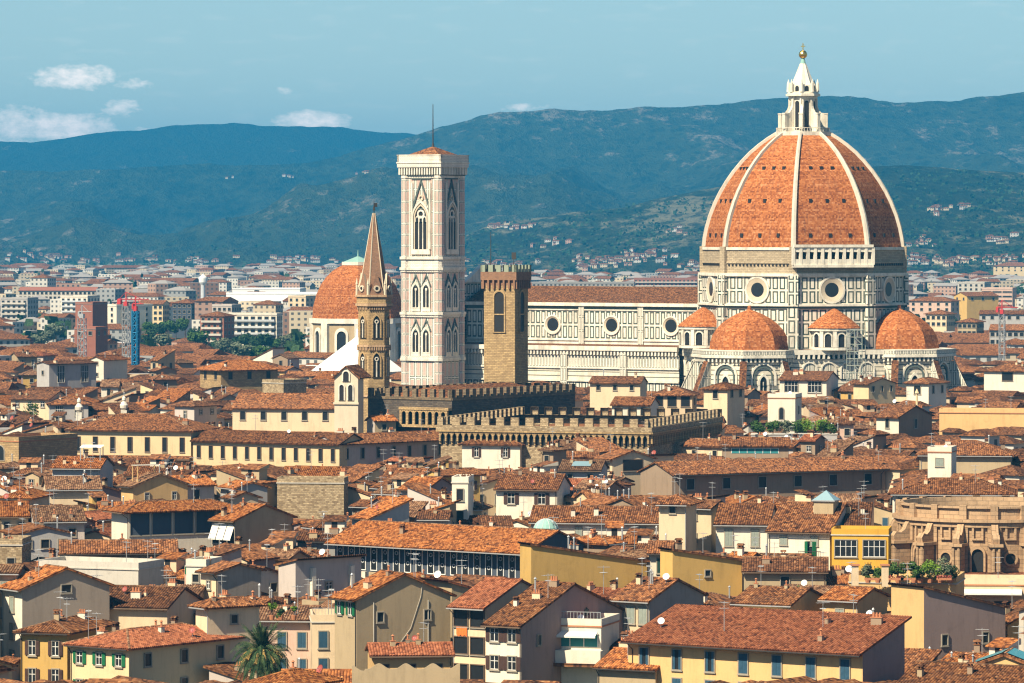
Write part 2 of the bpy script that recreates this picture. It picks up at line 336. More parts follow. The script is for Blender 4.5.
def facade_mat(name, base, win=(.05, .055, .06), pu=3.6, pv=3.2, wu=0.42, wv=0.45, shut=None):
    t = NT(name, 0.85, 0.2); u = t.sep(t.uv()); rn = t.rnd()
    fu = t.math('FRACT', t.math('DIVIDE', u[0], pu)); fv = t.math('FRACT', t.math('DIVIDE', u[1], pv))
    a = t.math('MULTIPLY', t.math('GREATER_THAN', fu, 0.5 - wu / 2), t.math('LESS_THAN', fu, 0.5 + wu / 2))
    b = t.math('MULTIPLY', t.math('GREATER_THAN', fv, 0.5 - wv / 2), t.math('LESS_THAN', fv, 0.5 + wv / 2))
    P = t.pos(); n = t.noise(0.03, P, 3); v = t.math('ADD', 0.75, t.math('MULTIPLY', n, 0.5))
    t.color(t.mix(t.math('MULTIPLY', t.math('MULTIPLY', a, b), 0.9), t.mix(1.0, base, t.comb(v, v, v), 'MULTIPLY'), win)); return t.mat
M['far_white'] = facade_mat('far_white_facade', (.50, .47, .41)); M['far_cream'] = facade_mat('far_cream_facade', (.50, .41, .28))
M['far_pink'] = facade_mat('far_pink_facade', (.40, .25, .18)); M['far_grey'] = facade_mat('far_grey_facade', (.26, .26, .25)); M['far_brown'] = facade_mat('far_brown_facade', (.20, .12, .085))
M['farroof'] = tile_mat('far_roof_tiles', S1, big=0.02, pamt=0.3); M['farflat'] = simple('far_flat_roof', (.27, .25, .23), 0.9)
def leaf_mat(name, stops, sc_=0.6):
    t = NT(name, 0.75, 0.15); w = t.n.new('ShaderNodeTexWhiteNoise'); w.noise_dimensions = '3D'
    P = t.pos(); t.l.new(t.vmath('SNAP', P, (0.5, 0.5, 0.5)), w.inputs['Vector'])
    f = t.math('ADD', t.math('MULTIPLY', w.outputs['Value'], 0.6), t.math('MULTIPLY', t.noise(sc_, P, 3), 0.5)); t.color(t.ramp(f, stops)); return t.mat
M['leaf'] = leaf_mat('green_leaves', [(0, (.012, .03, .008)), (.5, (.04, .085, .018)), (1, (.10, .17, .035))])
M['leaf_dark'] = leaf_mat('dark_green_leaves', [(0, (.008, .02, .010)), (.5, (.022, .05, .018)), (1, (.05, .09, .03))])
M['leaf_lime'] = leaf_mat('yellow_green_leaves', [(0, (.03, .07, .008)), (.5, (.10, .19, .02)), (1, (.22, .32, .04))])
M['leaf_palm'] = leaf_mat('palm_leaves', [(0, (.006, .016, .008)), (.5, (.028, .058, .022)), (1, (.10, .14, .05))])
M['leaf_olive'] = leaf_mat('olive_leaves', [(0, (.04, .05, .03)), (.5, (.10, .12, .07)), (1, (.2, .22, .14))])
M['bark'] = simple('bark', (.09, .06, .04), 0.95)
# ================= ground, hills, haze =================
g = MB(); g.poly([(-7000, -400, 0), (7000, -400, 0), (7000, 22500, 0), (-7000, 22500, 0)])
gt = NT('town_ground', 0.95, 0.1); P = gt.pos(); n1 = gt.noise(0.006, P, 8, 0.7); n2 = gt.noise(0.05, P, 4, 0.7)
gc = gt.ramp(gt.math('ADD', gt.math('MULTIPLY', n1, 0.6), gt.math('MULTIPLY', n2, 0.4)), [(0.35, (.035, .05, .02)), (0.5, (.09, .10, .05)), (0.56, (.22, .19, .15)), (0.7, (.30, .27, .22))])
gt.color(gc)
tag(g.build('ground', gt.mat), kind='structure')
def hills_mat(name, dark, mid, light, lt=0.6, sc_=1.0, dots=0.5):
    t = NT(name, 0.95, 0.05); P = t.vmath('MULTIPLY', t.pos(), (1, .3, 1.6)); a = t.noise(0.0016 * sc_, P, 8, 0.65); b = t.noise(0.02 * sc_, P, 6, 0.75)
    f = t.math('ADD', t.math('MULTIPLY', a, 0.55), t.math('MULTIPLY', b, 0.5)); c = t.ramp(f, [(0.38, dark), (0.52, mid), (lt, mid), (lt + 0.07, light)])
    vo = t.n.new('ShaderNodeTexVoronoi'); vo.inputs['Scale'].default_value = 0.035; t.l.new(P, vo.inputs['Vector'])
    c = t.mix(t.math('MULTIPLY', t.math('LESS_THAN', vo.outputs['Distance'], 0.35), dots), c, dark)
    t.color(c); t.bump(b, 60.0 / sc_, 0.9); return t.mat
hm1 = hills_mat('forest_hill', (.008, .018, .008), (.035, .048, .02), (.20, .18, .10), 0.53, 1.6, 0.6)
hm2 = hills_mat('mountain_forest', (.010, .020, .010), (.05, .065, .03), (.26, .22, .16), 0.56, 0.8, 0.5)
hm3 = hills_mat('far_mountain', (.010, .02, .010), (.03, .04, .02), (.16, .15, .09), 0.6, 0.5, 0.2)
TERR = []
def hills(name, prof, D0, D1, mat, nx, ny, amp, px0, px1, seed, shape=1.3, rough=0.0):
    xs = [p[0] for p in prof]; ys = [p[1] for p in prof]; v = []; f = []
    back = 4
    for j in range(ny + 1 + back):
        for i in range(nx + 1):
            px = px0 + (px1 - px0) * i / nx
            yc = float(np.interp(px, xs, ys)); zc = CZ + (HY - yc) * D1 / F
            if j <= ny:
                t = j / ny; D = D0 + (D1 - D0) * t; z = zc * (t ** shape)
            else:
                t = 1.0; D = D1 + (j - ny) * 300.0; z = zc * (1 - 0.12 * (j - ny))
            Xw = (px - 512) * D / F
            q = Vector((Xw / 1500 + seed, D / 2600, seed * 1.7))
            nn = noise.multi_fractal(q, 0.9, 2.1, 6) if False else noise.fractal(q, 0.9, 2.1, 7)
            rid = abs(noise.noise(Vector((Xw / 520 + seed + .35 * math.sin(D / 900), D / 3800, 3.1)))) * 1.5 + abs(noise.noise(Vector((Xw / 190 + seed, D / 1500, 7.1)))) * .5
            env = min(1.0, t * 5) * (1 - 0.93 * max(0.0, (t - 0.72) / 0.28))
            z += amp * env * (nn * 0.8 - rid * 0.5)
            if j > ny - 3: z += rough * noise.fractal(Vector((Xw / 160 + seed, 0.3, seed)), 0.8, 2.0, 5)
            v.append((Xw, D, max(z, 0.0) - 0.5))
    n = nx + 1
    for j in range(ny + back):
        for i in range(nx): f.append((j * n + i, j * n + i + 1, (j + 1) * n + i + 1, (j + 1) * n + i))
    me = bpy.data.meshes.new(name); me.from_pydata(v, [], f); me.materials.append(mat); me.polygons.foreach_set('use_smooth', [True] * len(f)); me.update()
    tag(inst(name, me), kind='structure'); TERR.append((name, v, nx, ny, px0, px1, D0, D1))
def terr_z(k, px, t):
    name, v, nx, ny, px0, px1, D0, D1 = TERR[k]
    i = (px - px0) / (px1 - px0) * nx; j = t * ny; i0 = int(min(nx - 1, max(0, i))); j0 = int(min(ny - 1, j)); fi = i - i0; fj = j - j0; n = nx + 1
    g = lambda a, b: v[b * n + a][2]
    z = (g(i0, j0) * (1 - fi) + g(i0 + 1, j0) * fi) * (1 - fj) + (g(i0, j0 + 1) * (1 - fi) + g(i0 + 1, j0 + 1) * fi) * fj
    D = D0 + (D1 - D0) * t; return X(px, D), D, z
hills('hills', [(-200, 276), (330, 276), (385, 268), (430, 250), (470, 232), (500, 222), (560, 214), (620, 207), (700, 190), (800, 174), (860, 168), (900, 166), (960, 169), (1024, 174), (1150, 185), (1300, 200)],
      5300, 7600, hm1, 500, 90, 45, 300, 1250, 3.3, 1.15, 5)
hills('hills', [(-300, 172), (0, 168), (60, 169), (100, 166), (200, 161), (270, 160), (310, 159), (340, 152), (370, 143), (400, 137), (430, 128), (450, 122), (480, 114), (500, 111), (530, 110), (560, 108), (600, 108), (640, 106), (700, 104), (760, 97), (800, 94), (850, 95), (900, 99), (960, 97), (1000, 92), (1024, 89), (1100, 92), (1300, 110)],
      7600, 12000, hm2, 600, 160, 190, -250, 1280, 11.2, 1.25, 7)
hills('hills', [(-400, 150), (-50, 141), (0, 141), (30, 143), (80, 136), (120, 131), (150, 128), (200, 124), (235, 123), (260, 127), (300, 126), (350, 128), (400, 132), (450, 138), (600, 150)],
      12500, 15800, hm3, 200, 40, 60, -250, 700, 21.7, 1.2, 8)
hz = MB(); hz.box(-7600, 7600, -700, 17600, -1.6, 455)
ht = bpy.data.materials.new('haze'); ht.use_nodes = True; hn = ht.node_tree.nodes
for n in list(hn): hn.remove(n)
hout = hn.new('ShaderNodeOutputMaterial'); pv = hn.new('ShaderNodeVolumePrincipled'); ht.node_tree.links.new(pv.outputs[0], hout.inputs['Volume'])
pv.inputs['Color'].default_value = (.03, .37, .74, 1); pv.inputs['Density'].default_value = 7.2e-5; pv.inputs['Anisotropy'].default_value = 0.0
HZ = hz.build('haze', ht); tag(HZ, kind='stuff'); HZ.display_type = 'WIRE'

# ================= the cathedral =================
DX, DY = X(803, 1352), 1352.0
CROT = R(-31.5)
cath = empty('cathedral', (DX, DY, 0), CROT)
tag(cath, 'marble cathedral with a huge ribbed octagonal terracotta dome and white lantern', 'cathedral')
C22 = math.cos(R(22.5))
def octp(r, z, cx=0, cy=0, n=8): return [(cx + r * math.cos(R(22.5 + 45 * k)), cy + r * math.sin(R(22.5 + 45 * k)), z) for k in range(n)]
def oct2(r, cx=0, cy=0): return [(p[0], p[1]) for p in octp(r, 0, cx, cy)]
def face(a, apo, cx=0, cy=0, z=0): # frame of a face whose outward normal is at angle a degrees
    a = R(a); N = Vector((math.cos(a), math.sin(a), 0)); U = Vector((-math.sin(a), math.cos(a), 0)); return Fr(Vector((cx, cy, z)) + N * apo, U, N)
def panelwall(mb, fr, u0, u1, v0, v1, n, nu, nv, m, pw, ph):
    mb.poly([fr.p(u0, v0, n), fr.p(u1, v0, n), fr.p(u1, v1, n), fr.p(u0, v1, n)], uv=[(0, 0), (nu * pw, 0), (nu * pw, nv * ph), (0, nv * ph)], m=m)
DP = [(56.6, 29.2), (59.5, 28.9), (62.5, 28.3), (66, 27.3), (70, 25.7), (73, 24.2), (76, 22.4), (79, 20.3), (82, 17.8), (84.5, 15.4), (86.7, 12.8), (88.6, 10.2), (90.3, 7.4)]
dm = MB(); fw_arc = 0
for (z0, r0), (z1, r1) in zip(DP[:-1], DP[1:]):
    a, b = octp(r0, z0), octp(r1, z1); h = math.hypot((r1 - r0) * C22, z1 - z0)
    for k in range(8):
        j = (k + 1) % 8; w0 = r0 * 0.3827; w1 = r1 * 0.3827
        dm.poly([a[k], a[j], b[j], b[k]], uv=[(-w0 + 40, fw_arc), (w0 + 40, fw_arc), (w1 + 40, fw_arc + h), (-w1 + 40, fw_arc + h)])
    fw_arc += h
dm.poly(octp(7.6, 90.3))
shell = dm.build('dome_shell', [M['dome'], M['dark']], cath)
def dome_at(z): 
    zs = [p[0] for p in DP]; return float(np.interp(z, zs, [p[1] for p in DP])) * C22
ho = MB()
for k in range(8):
    for z, us in ((60.5, (-6, 0, 6)), (70.5, (-5, 0, 5)), (80, (-3.3, 0, 3.3))):
        fr = face(45 * k, dome_at(z)); 
        for u in us: fr.box(ho, u - .45, u + .45, z - .6, z + .55, -0.8, 0.35, 0)
ho.build('dome_vent', M['dark'], shell)
rb = MB()
zz = [p[0] for p in DP]
def rib_bm():
    mb = MB(); rings = []
    for i, (z, r) in enumerate(DP):
        a = DP[max(0, i - 1)]; b = DP[min(len(DP) - 1, i + 1)]; t = Vector((b[1] - a[1], 0, b[0] - a[0])).normalized(); n = Vector((t.z, 0, -t.x))
        c = Vector((r, 0, z)); w = 0.72 - 0.28 * i / len(DP); o = n * 0.65; i_ = n * -1.0
        rings.append([c + i_ + Vector((0, -w, 0)), c + o + Vector((0, -w, 0)), c + o * 1.35, c + o + Vector((0, w, 0)), c + i_ + Vector((0, w, 0))])
    mb.loft(rings, 0, True); return mb
rib_me = rib_bm().mesh('rib', [M['ribstone']])
for k in range(8): inst('rib', rib_me, cath, (0, 0, 0), R(22.5 + 45 * k))
# drum
dr = MB()
for k in range(8):
    f_ = face(45 * k, 30.4 * C22); w = 30.4 * 0.3827
    panelwall(dr, f_, -w, w, 40.6, 48.6, 0, 10, 2, 0, 2.05, 3.7)
for (z0, z1, r, m) in ((48.6, 49.5, 31.1, 1), (40.0, 40.6, 31.3, 1), (39.3, 40.0, 30.7, 2), (49.5, 56.2, 29.9, 3), (52.3, 52.8, 30.2, 3), (56.2, 57.0, 30.3, 1)): dr.prism(oct2(r), z0, z1, m, True, bottom=True)
for k in range(8):
    a = R(22.5 + 45 * k); Mx = Matrix.Rotation(a, 4, 'Z')
    dr.box(29.6, 31.0, -1.5, 1.5, 40.0, 48.9, 0, Mx); dr.box(29.0, 30.5, -1.1, 1.1, 49.5, 57.2, 3, Mx)
    f_ = face(45 * k, 29.9 * C22)
    if k != 7:
        for q in range(-8, 9): f_.box(dr, q * 1.2 - .25, q * 1.2 + .25, 51.6, 52.3, 0, 0.25, 4)
dr.build('drum', [M['panels'], M['marble'], M['greenmarble'], M['drumstone'], M['dark']], cath)
def oculus(fr, u, v, ro, ri, parent, name='round_window', n=24):
    mb = MB(); fr.ring(mb, circ(u, v, ro, n), circ(u, v, ro * 0.86, n), 0.0, 0.45, 0)
    fr.ring(mb, circ(u, v, ro * 0.86, n), circ(u, v, ri, n), 0.0, 0.40, 2, ni=0.06); fr.flat(mb, circ(u, v, ri * 1.02, n), 0.08, 1)
    return mb.build(name, [M['marble'], M['glass'], M['sandpale']], parent)
M['sandpale'] = plaster('pale_carved_stone', (.60, .50, .36), (.3, .24, .16), 0.5)
for k in range(8): oculus(face(45 * k, 30.4 * C22), 0, 44.7, 3.95, 2.05, cath)
# the arcaded balcony on one face
ga = MB(); f_ = face(-45, 30.0 * C22); hw = 12.0
f_.box(ga, -hw, hw, 51.2, 52.0, 0, 2.6); f_.box(ga, -hw, hw, 57.0, 57.8, 0, 2.5); f_.box(ga, -hw, hw, 52.0, 53.6, 1.9, 2.2)
for q in range(12):
    u = -hw + 2 * hw * q / 11; f_.box(ga, u - .42, u + .42, 52.0, 57.0, 1.3, 2.3)
    if q < 11:
        uc = u + hw / 11; f_.ring(ga, [(uc + 1.09, 57.0), (uc - 1.09, 57.0), (uc - 1.09, 55.6), (uc - .7, 55.7)][::-1] + [(uc + .7, 55.7), (uc + 1.09, 55.6)], [(uc, 56.6)] * 6, 1.4, 2.1)
f_.box(ga, -hw, hw, 52.0, 57.0, 0.0, 0.1, 1)
ga.build('balcony', [M['marble'], M['dark']], cath)
# crossing block below the drum
cb = MB()
for k in range(8):
    f_ = face(45 * k, 30.3 * C22); w = 30.3 * .3827; panelwall(cb, f_, -w, w, 27.5, 39.3, 0, 9, 3, 0, 2.6, 4.4)
    a = R(22.5 + 45 * k); cb.box(29.4, 31.2, -1.6, 1.6, 27.5, 39.4, 0, Matrix.Rotation(a, 4, 'Z'))
o37 = oct2(37.0)
for k in range(8):
    f_ = face(45 * k, 37 * C22); w = 37 * .3827
    panelwall(cb, f_, -w, w, 0, 13, 0, 12, 3, 0, 2.6, 4.4); panelwall(cb, f_, -w, w, 13, 25, 0, 1, 10, 1, 300, 1.25)
    for q in range(-9, 10): f_.box(cb, q * 1.5 - .3, q * 1.5 + .3, 25, 26.2, 0, 0.9, 2)
    for u in (-8.6, -2.9, 2.9, 8.6):
        f_.ring(cb, arch(u, 19.2, 4.8, 5.0, 8, False), arch(u, 19.2, 3.9, 4.6, 8, False), 0, 0.4, 2); f_.flat(cb, arch(u, 19.2, 3.9, 4.6, 8, False), 0.06, 5)
cb.prism(oct2(38.0), 26.2, 27.6, 2, True, mt=4, bottom=True)
cb.build('crossing', [M['panels_big'], M['bands'], M['marble'], M['greenmarble'], M['tile'], M['panels_strip']], cath)
# apses with half domes
def apse(a):
    ar = R(a); q_ = 31.6 if a == 0 else 33; cx, cy = q_ * math.cos(ar), q_ * math.sin(ar); t = MB(); r = 15.0
    root = t
    for k in range(8):
        f_ = face(45 * k, r * C22, cx, cy); w = r * .3827
        panelwall(t, f_, -w, w, 0, 11, 0, 5, 3, 0, 2.05, 3.7); panelwall(t, f_, -w, w, 11, 24.6, 0, 1, 10, 1, 300, 1.25)
        for q in range(-4, 5): f_.box(t, q * 1.3 - .25, q * 1.3 + .25, 24.2, 25.4, 0, 1.1, 2)
        f_.box(t, -w, w, 10.4, 11.2, 0, .5, 2)
    t.prism(oct2(16.6, cx, cy), 25.4, 26.1, 2, True, bottom=True); t.prism(oct2(16.4, cx, cy), 26.1, 27.3, 3, True)
    t.prism(oct2(16.5, cx, cy), 27.3, 27.6, 2, True)
    w_ = t.build('apse', [M['panels'], M['bands'], M['marble'], M['panels_strip']], cath)
    for k in range(8):
        if math.cos(R(45 * k) - ar) < -0.1: continue
        f_ = face(45 * k, r * C22, cx, cy); o = MB()
        f_.ring(o, arch(0, 17.6, 7.6, 6.4, 10, False), arch(0, 17.6, 6.5, 5.9, 10, False), 0, 0.55, 0); f_.ring(o, arch(0, 17.6, 5.6, 5.4, 10, False), arch(0, 17.6, 4.8, 5.0, 10, False), 0, 0.4, 2)
        f_.ring(o, arch(0, 10.6, 3.4, 10.4, 8), arch(0, 10.8, 2.1, 9.4, 8), 0, 0.5, 0); f_.flat(o, arch(0, 10.8, 2.1, 9.4, 8), 0.08, 1)
        f_.box(o, -0.12, 0.12, 10.8, 18.6, .08, .3, 0)
        o.build('arched_window', [M['marble'], M['glass'], M['greenmarble']], w_)
    d = MB(); prof = [(27.6, 11.6), (29.5, 11.4), (31.5, 10.8), (33.3, 9.7), (35, 8.1), (36.6, 5.9), (37.8, 3.7), (38.6, 1.6), (39.0, .5)]; arc = 0
    for (z0, r0), (z1, r1) in zip(prof[:-1], prof[1:]):
        A, B = octp(r0, z0, cx, cy), octp(r1, z1, cx, cy); h = math.hypot(r1 - r0, z1 - z0)
        for k in range(8):
            j = (k + 1) % 8; d.poly([A[k], A[j], B[j], B[k]], uv=[(20 - r0 * .38, arc), (20 + r0 * .38, arc), (20 + r1 * .38, arc + h), (20 - r1 * .38, arc + h)])
        arc += h
    d.tube((cx, cy, 38.8), (cx, cy, 40.2), .7, .45, 8)
    d.build('half_dome', M['dome'], cath)
    for k in range(8):
        va = 22.5 + 45 * k
        if math.cos(R(va) - ar) < 0.2: continue
        s_ = MB(); Mx = Matrix.Translation((cx, cy, 0)) @ Matrix.Rotation(R(va), 4, 'Z')
        def P_(x, y, z): return tuple(Mx @ Vector((x, y, z)))
        for (sg) in (1, -1):
            q = [P_(14.5, sg * .75, 0), P_(22, sg * .75, 0), P_(22, sg * .75, 11.2), P_(16.2, sg * .75, 24.0), P_(14.5, sg * .75, 24.0)]
            s_.poly(q if sg < 0 else q[::-1], m=0)
        s_.poly([P_(22, -.75, 0), P_(22, .75, 0), P_(22, .75, 11.2), P_(22, -.75, 11.2)], m=0)
        s_.poly([P_(22.4, -1.0, 10.9), P_(22.4, 1.0, 10.9), P_(16.0, 1.0, 24.5), P_(16.0, -1.0, 24.5)], m=1)
        s_.poly([P_(22.4, -1.0, 10.5), P_(22.4, 1.0, 10.5), P_(22.4, 1.0, 10.9), P_(22.4, -1.0, 10.9)], m=2)
        s_.poly([P_(22.4, 1.0, 10.5), P_(16.0, 1.0, 24.1), P_(16.0, 1.0, 24.5), P_(22.4, 1.0, 10.9)], m=2); s_.poly([P_(22.4, -1.0, 10.9), P_(16.0, -1.0, 24.5), P_(16.0, -1.0, 24.1), P_(22.4, -1.0, 10.5)], m=2)
        s_.build('buttress', [M['panels_strip'], M['tile'], M['marble']], cath)
for a in (-90, 0, 90): apse(a)
def exedra(a):
    ar = R(a); cx, cy = 30.5 * math.cos(ar), 30.5 * math.sin(ar); t = MB(); n = 20
    t.prism(ngon(cx, cy, 6.6, n), 27.5, 33.0, 1); t.prism(ngon(cx, cy, 7.4, n), 33.0, 33.8, 0, bottom=True); t.prism(ngon(cx, cy, 7.2, n), 27.5, 28.3, 0)
    for k in range(5):
        b = a - 64 + 32 * k; f_ = face(b, 6.62, cx, cy); f_.ring(t, arch(0, 28.4, 2.6, 4.2, 8, False), arch(0, 28.4, 1.9, 3.8, 8, False), -.1, .45, 0); f_.flat(t, arch(0, 28.4, 1.95, 3.8, 8, False), .06, 3)
        f_ = face(b + 16, 6.62, cx, cy); f_.box(t, -.55, .55, 28.3, 33.0, -.1, .6, 0)
    pr = [(33.8, 7.7), (34.4, 7.1), (36.2, 5.0), (37.8, 2.8), (38.9, 1.2), (39.4, .3)]; arc = 0
    for (z0, r0), (z1, r1) in zip(pr[:-1], pr[1:]):
        A, B = ngon(cx, cy, r0, n), ngon(cx, cy, r1, n); h = math.hypot(r1 - r0, z1 - z0)
        for k in range(n):
            j = (k + 1) % n; t.poly([(*A[k], z0), (*A[j], z0), (*B[j], z1), (*B[k], z1)], m=2, uv=[(k * 2, arc), (k * 2 + 2, arc), (k * 2 + 2, arc + h), (k * 2, arc + h)])
        arc += h
    t.build('exedra', [M['marble'], M['panels_strip'], M['dome'], M['dark']], cath)
for a in (-135, -45, 45, 135): exedra(a)
# nave
nv = MB(); x0, x1 = -110.0, -27.0
fs = Fr((0, -11, 0), (1, 0, 0)); fa = Fr((0, -21, 0), (1, 0, 0)); fn = Fr((0, 11, 0), (-1, 0, 0)); fna = Fr((0, 21, 0), (-1, 0, 0)); fwst = Fr((x0, 0, 0), (0, -1, 0))
for fr, s0, s1 in ((fs, x0, x1), (fn, -x1, -x0)):
    panelwall(nv, fr, s0, s1, 29.2, 37.9, 0, 44, 2, 0, 2.05, 3.7); panelwall(nv, fr, s0, s1, 0, 29.2, 0, 1, 1, 1, 50, 50); panelwall(nv, fr, s0, s1, 37.9, 39.2, 0, 1, 1, 3, 50, 50)
    fr.box(nv, s0, s1, 39.2, 40.2, 0, .9, 1); fr.box(nv, s0, s1, 28.8, 29.2, 0, .35, 1); fr.box(nv, s0, s1, 37.9, 38.2, 0, .3, 1)
for fr, s0, s1 in ((fa, x0, -30), (fna, 30, -x0)):
    panelwall(nv, fr, s0, s1, 0, 17.2, 0, 38, 4, 0, 2.05, 3.7); panelwall(nv, fr, s0, s1, 17.2, 21.2, 0, 1, 3, 4, 300, 1.25); panelwall(nv, fr, s0, s1, 21.2, 24.8, 0, 76, 1, 5, 1.05, 4.2)
    fr.box(nv, s0, s1, 20.8, 21.3, 0, .5, 1); fr.box(nv, s0, s1, 16.9, 17.3, 0, .5, 1); fr.box(nv, s0, s1, 26.2, 27.5, 0, 1.3, 1); fr.box(nv, s0, s1, 24.8, 25.0, 0, .3, 1)
    L = s1 - s0; n = int(L / 1.15)
    for q in range(n): u = s0 + (q + .5) * L / n; fr.box(nv, u - .28, u + .28, 25.0, 26.2, 0, 1.0, 1)
    panelwall(nv, fr, s0, s1, 24.8, 26.2, 0, 1, 1, 3, 50, 50)
for xb in (-48.7, -69.2, -89.6):
    for sg in (-1, 1): nv.box(xb - .9, xb + .9, sg * 11 - .5, sg * 11 + .5, 27.6, 39.2, 5); nv.box(xb - 1.1, xb + 1.1, sg * 21 - .8, sg * 21 + .8, 0, 26.2, 5)
fwst.box(nv, -21.5, 21.5, 0, 31, 0, 1.5, 0); fwst.box(nv, -12, 12, 31, 46, 0, 1.5, 0)
nv.poly([(x0, -12, 46), (x0, 12, 46), (x0, 0, 52)], m=1); nv.poly([(x0 - 1.5, 12, 46), (x0 - 1.5, -12, 46), (x0 - 1.5, 0, 52)], m=1)
nv.poly([(x0 - 1.5, -12, 46), (x0, -12, 46), (x0, 0, 52), (x0 - 1.5, 0, 52)], m=1); nv.poly([(x0, 12, 46), (x0 - 1.5, 12, 46), (x0 - 1.5, 0, 52), (x0, 0, 52)], m=1)
nvo = nv.build('nave', [M['panels'], M['marble'], M['tile'], M['greenmarble'], M['bands'], M['panels_strip']], cath)
rf = MB()
for sg in (-1, 1):
    rf.poly([(x0, sg * 11.9, 40.0), (x1, sg * 11.9, 40.0), (x1, 0, 45.0), (x0, 0, 45.0)][::(-1 if sg > 0 else 1)], m=0, uv=[(0, 0), (83, 0), (83, 13), (0, 13)])
    rf.poly([(x0, sg * 21.2, 27.4), (-28, sg * 21.2, 27.4), (-28, sg * 11, 27.8), (x0, sg * 11, 27.8)][::(-1 if sg > 0 else 1)], m=0)
rf.build('nave_roof', [M['tile_dark']], cath)
for xc in (-38.4, -58.8, -79.3, -99.8):
    oculus(fs, xc, 33.5, 2.95, 1.95, nvo, n=20); oculus(fn, -xc, 33.5, 2.95, 1.95, nvo, n=20)
# lantern
ln = MB()
ln.prism(oct2(8.3), 89.6, 90.9, 0, bottom=True)
for k in range(8):
    f_ = face(45 * k, 7.9 * C22, z=0); f_.box(ln, -3.0, 3.0, 91.9, 92.1, -.1, .1, 0)
    for q in range(-3, 4): f_.box(ln, q * .9 - .07, q * .9 + .07, 90.9, 91.9, -.07, .07, 0)
ln.prism(oct2(3.9), 90.9, 101.2, 0); ln.prism(oct2(4.3), 100.6, 101.4, 0, bottom=True); ln.prism(oct2(5.1), 101.4, 102.1, 0, bottom=True); ln.prism(oct2(4.6), 102.1, 102.6, 0)
ln.prism(oct2(4.0), 102.6, 104.6, 0)
lno = MB()
for k in range(8):
    f_ = face(45 * k, 3.9 * C22); f_.flat(ln, arch(0, 91.4, 1.35, 8.6, 6, False), .05, 1); f_.box(ln, -1.5, -1.05, 90.9, 100.6, 0, .45, 0); f_.box(ln, 1.05, 1.5, 90.9, 100.6, 0, .45, 0)
    Mx = Matrix.Rotation(R(22.5 + 45 * k), 4, 'Z'); pr = [(3.5, 90.9), (6.9, 90.9), (6.9, 95.6), (6.3, 96.4), (5.4, 96.5), (4.6, 97.6), (4.1, 99.0), (3.5, 99.2)]
    A = [Mx @ Vector((x, -.4, z)) for x, z in pr]; B = [Mx @ Vector((x, .4, z)) for x, z in pr]; ln.poly(A); ln.poly(B[::-1])
    for i in range(len(pr)): j = (i + 1) % len(pr); ln.poly([A[i], B[i], B[j], A[j]])
    ln.box(6.4, 7.3, -.55, .55, 90.9, 96.0, 0, Mx); ln.box(6.3, 7.4, -.65, .65, 96.0, 96.4, 0, Mx)
    c = Mx @ Vector((4.3, 0, 0)); ln.tube((c.x, c.y, 102.6), (c.x, c.y, 105.2), .62, .5, 6); ln.tube((c.x, c.y, 105.2), (c.x, c.y, 106.4), .4, .05, 6)
    f_ = face(45 * k, 4.0 * C22); f_.flat(ln, arch(0, 102.8, 1.2, 1.6, 4, False), .05, 1)
rings = []
for z, r in ((104.6, 3.7), (105.6, 3.1), (107.5, 2.3), (109.6, 1.5), (111.0, .95)):
    rings.append([Vector((r * (1 if i % 2 else .86) * math.cos(R(22.5 * i)), r * (1 if i % 2 else .86) * math.sin(R(22.5 * i)), z)) for i in range(16)])
ln.loft(rings, 0); ln.tube((0, 0, 110.2), (0, 0, 112.6), 1.05, .45, 10, 2)
lan = ln.build('lantern', [M['marble'], M['dark'], M['copper']], cath)
ba = MB(); rings = []
for i in range(1, 12): a = math.pi * i / 12; rings.append([Vector((1.25 * math.sin(a) * math.cos(2 * math.pi * k / 16), 1.25 * math.sin(a) * math.sin(2 * math.pi * k / 16), 113.7 - 1.25 * math.cos(a))) for k in range(16)])
ba.loft(rings); ba.tube((0, 0, 112.2), (0, 0, 112.7), .5, .35, 10); ba.build('gilded_ball', M['gold'], lan, smooth=True)
ba = MB(); ba.box(-.12, .12, -.12, .12, 114.9, 117.0); ba.box(-.65, .65, -.11, .11, 116.0, 116.25); ba.build('cross', M['gold'], lan)

# ================= bell tower =================
c_, s_ = math.cos(CROT), math.sin(CROT)
def cl2w(x, y): return (DX + c_ * x - s_ * y, DY + s_ * x + c_ * y)
cx, cy = cl2w(-108.5, -32.5)
ct = empty('bell_tower', (cx, cy, 0), CROT); tag(ct, 'tall square striped marble bell tower with a low tiled roof and mast', 'bell tower')
bt = MB(); hw = 6.45
def camp_level(z0, z1, nv_):
    for k in range(4):
        f_ = face(90 * k, hw); panelwall(bt, f_, -hw, hw, z0, z1, 0, 6, nv_, 0, 1.55, 3.3)
    for sx_ in (-1, 1):
        for sy_ in (-1, 1):
            pts = ngon(sx_ * 5.85, sy_ * 5.85, 1.5, 8, R(22.5)); bt.prism(pts, z0, z1, 0)
for z0, z1, n_ in ((0, 12, 3), (12.6, 22.8, 2), (24.2, 35.9, 4), (37.4, 49.4, 4), (54.0, 77.6, 7)): camp_level(z0, z1, n_)
for z0, z1, e, m in ((12, 12.6, .5, 1), (22.8, 23.6, .6, 1), (23.6, 24.2, .35, 2), (35.9, 36.6, .45, 2), (36.6, 37.4, .75, 1), (49.4, 50.0, .5, 2), (50.0, 50.8, .8, 1), (50.8, 53.2, .2, 2), (53.2, 54.0, .7, 1), (77.6, 78.3, .3, 1)):
    q = hw + e; bt.box(-q, q, -q, q, z0, z1, m)
    for sx_ in (-1, 1):
        for sy_ in (-1, 1): bt.prism(ngon(sx_ * 5.85, sy_ * 5.85, 1.4 + e * .8, 8, R(22.5)), z0, z1, m, bottom=True)
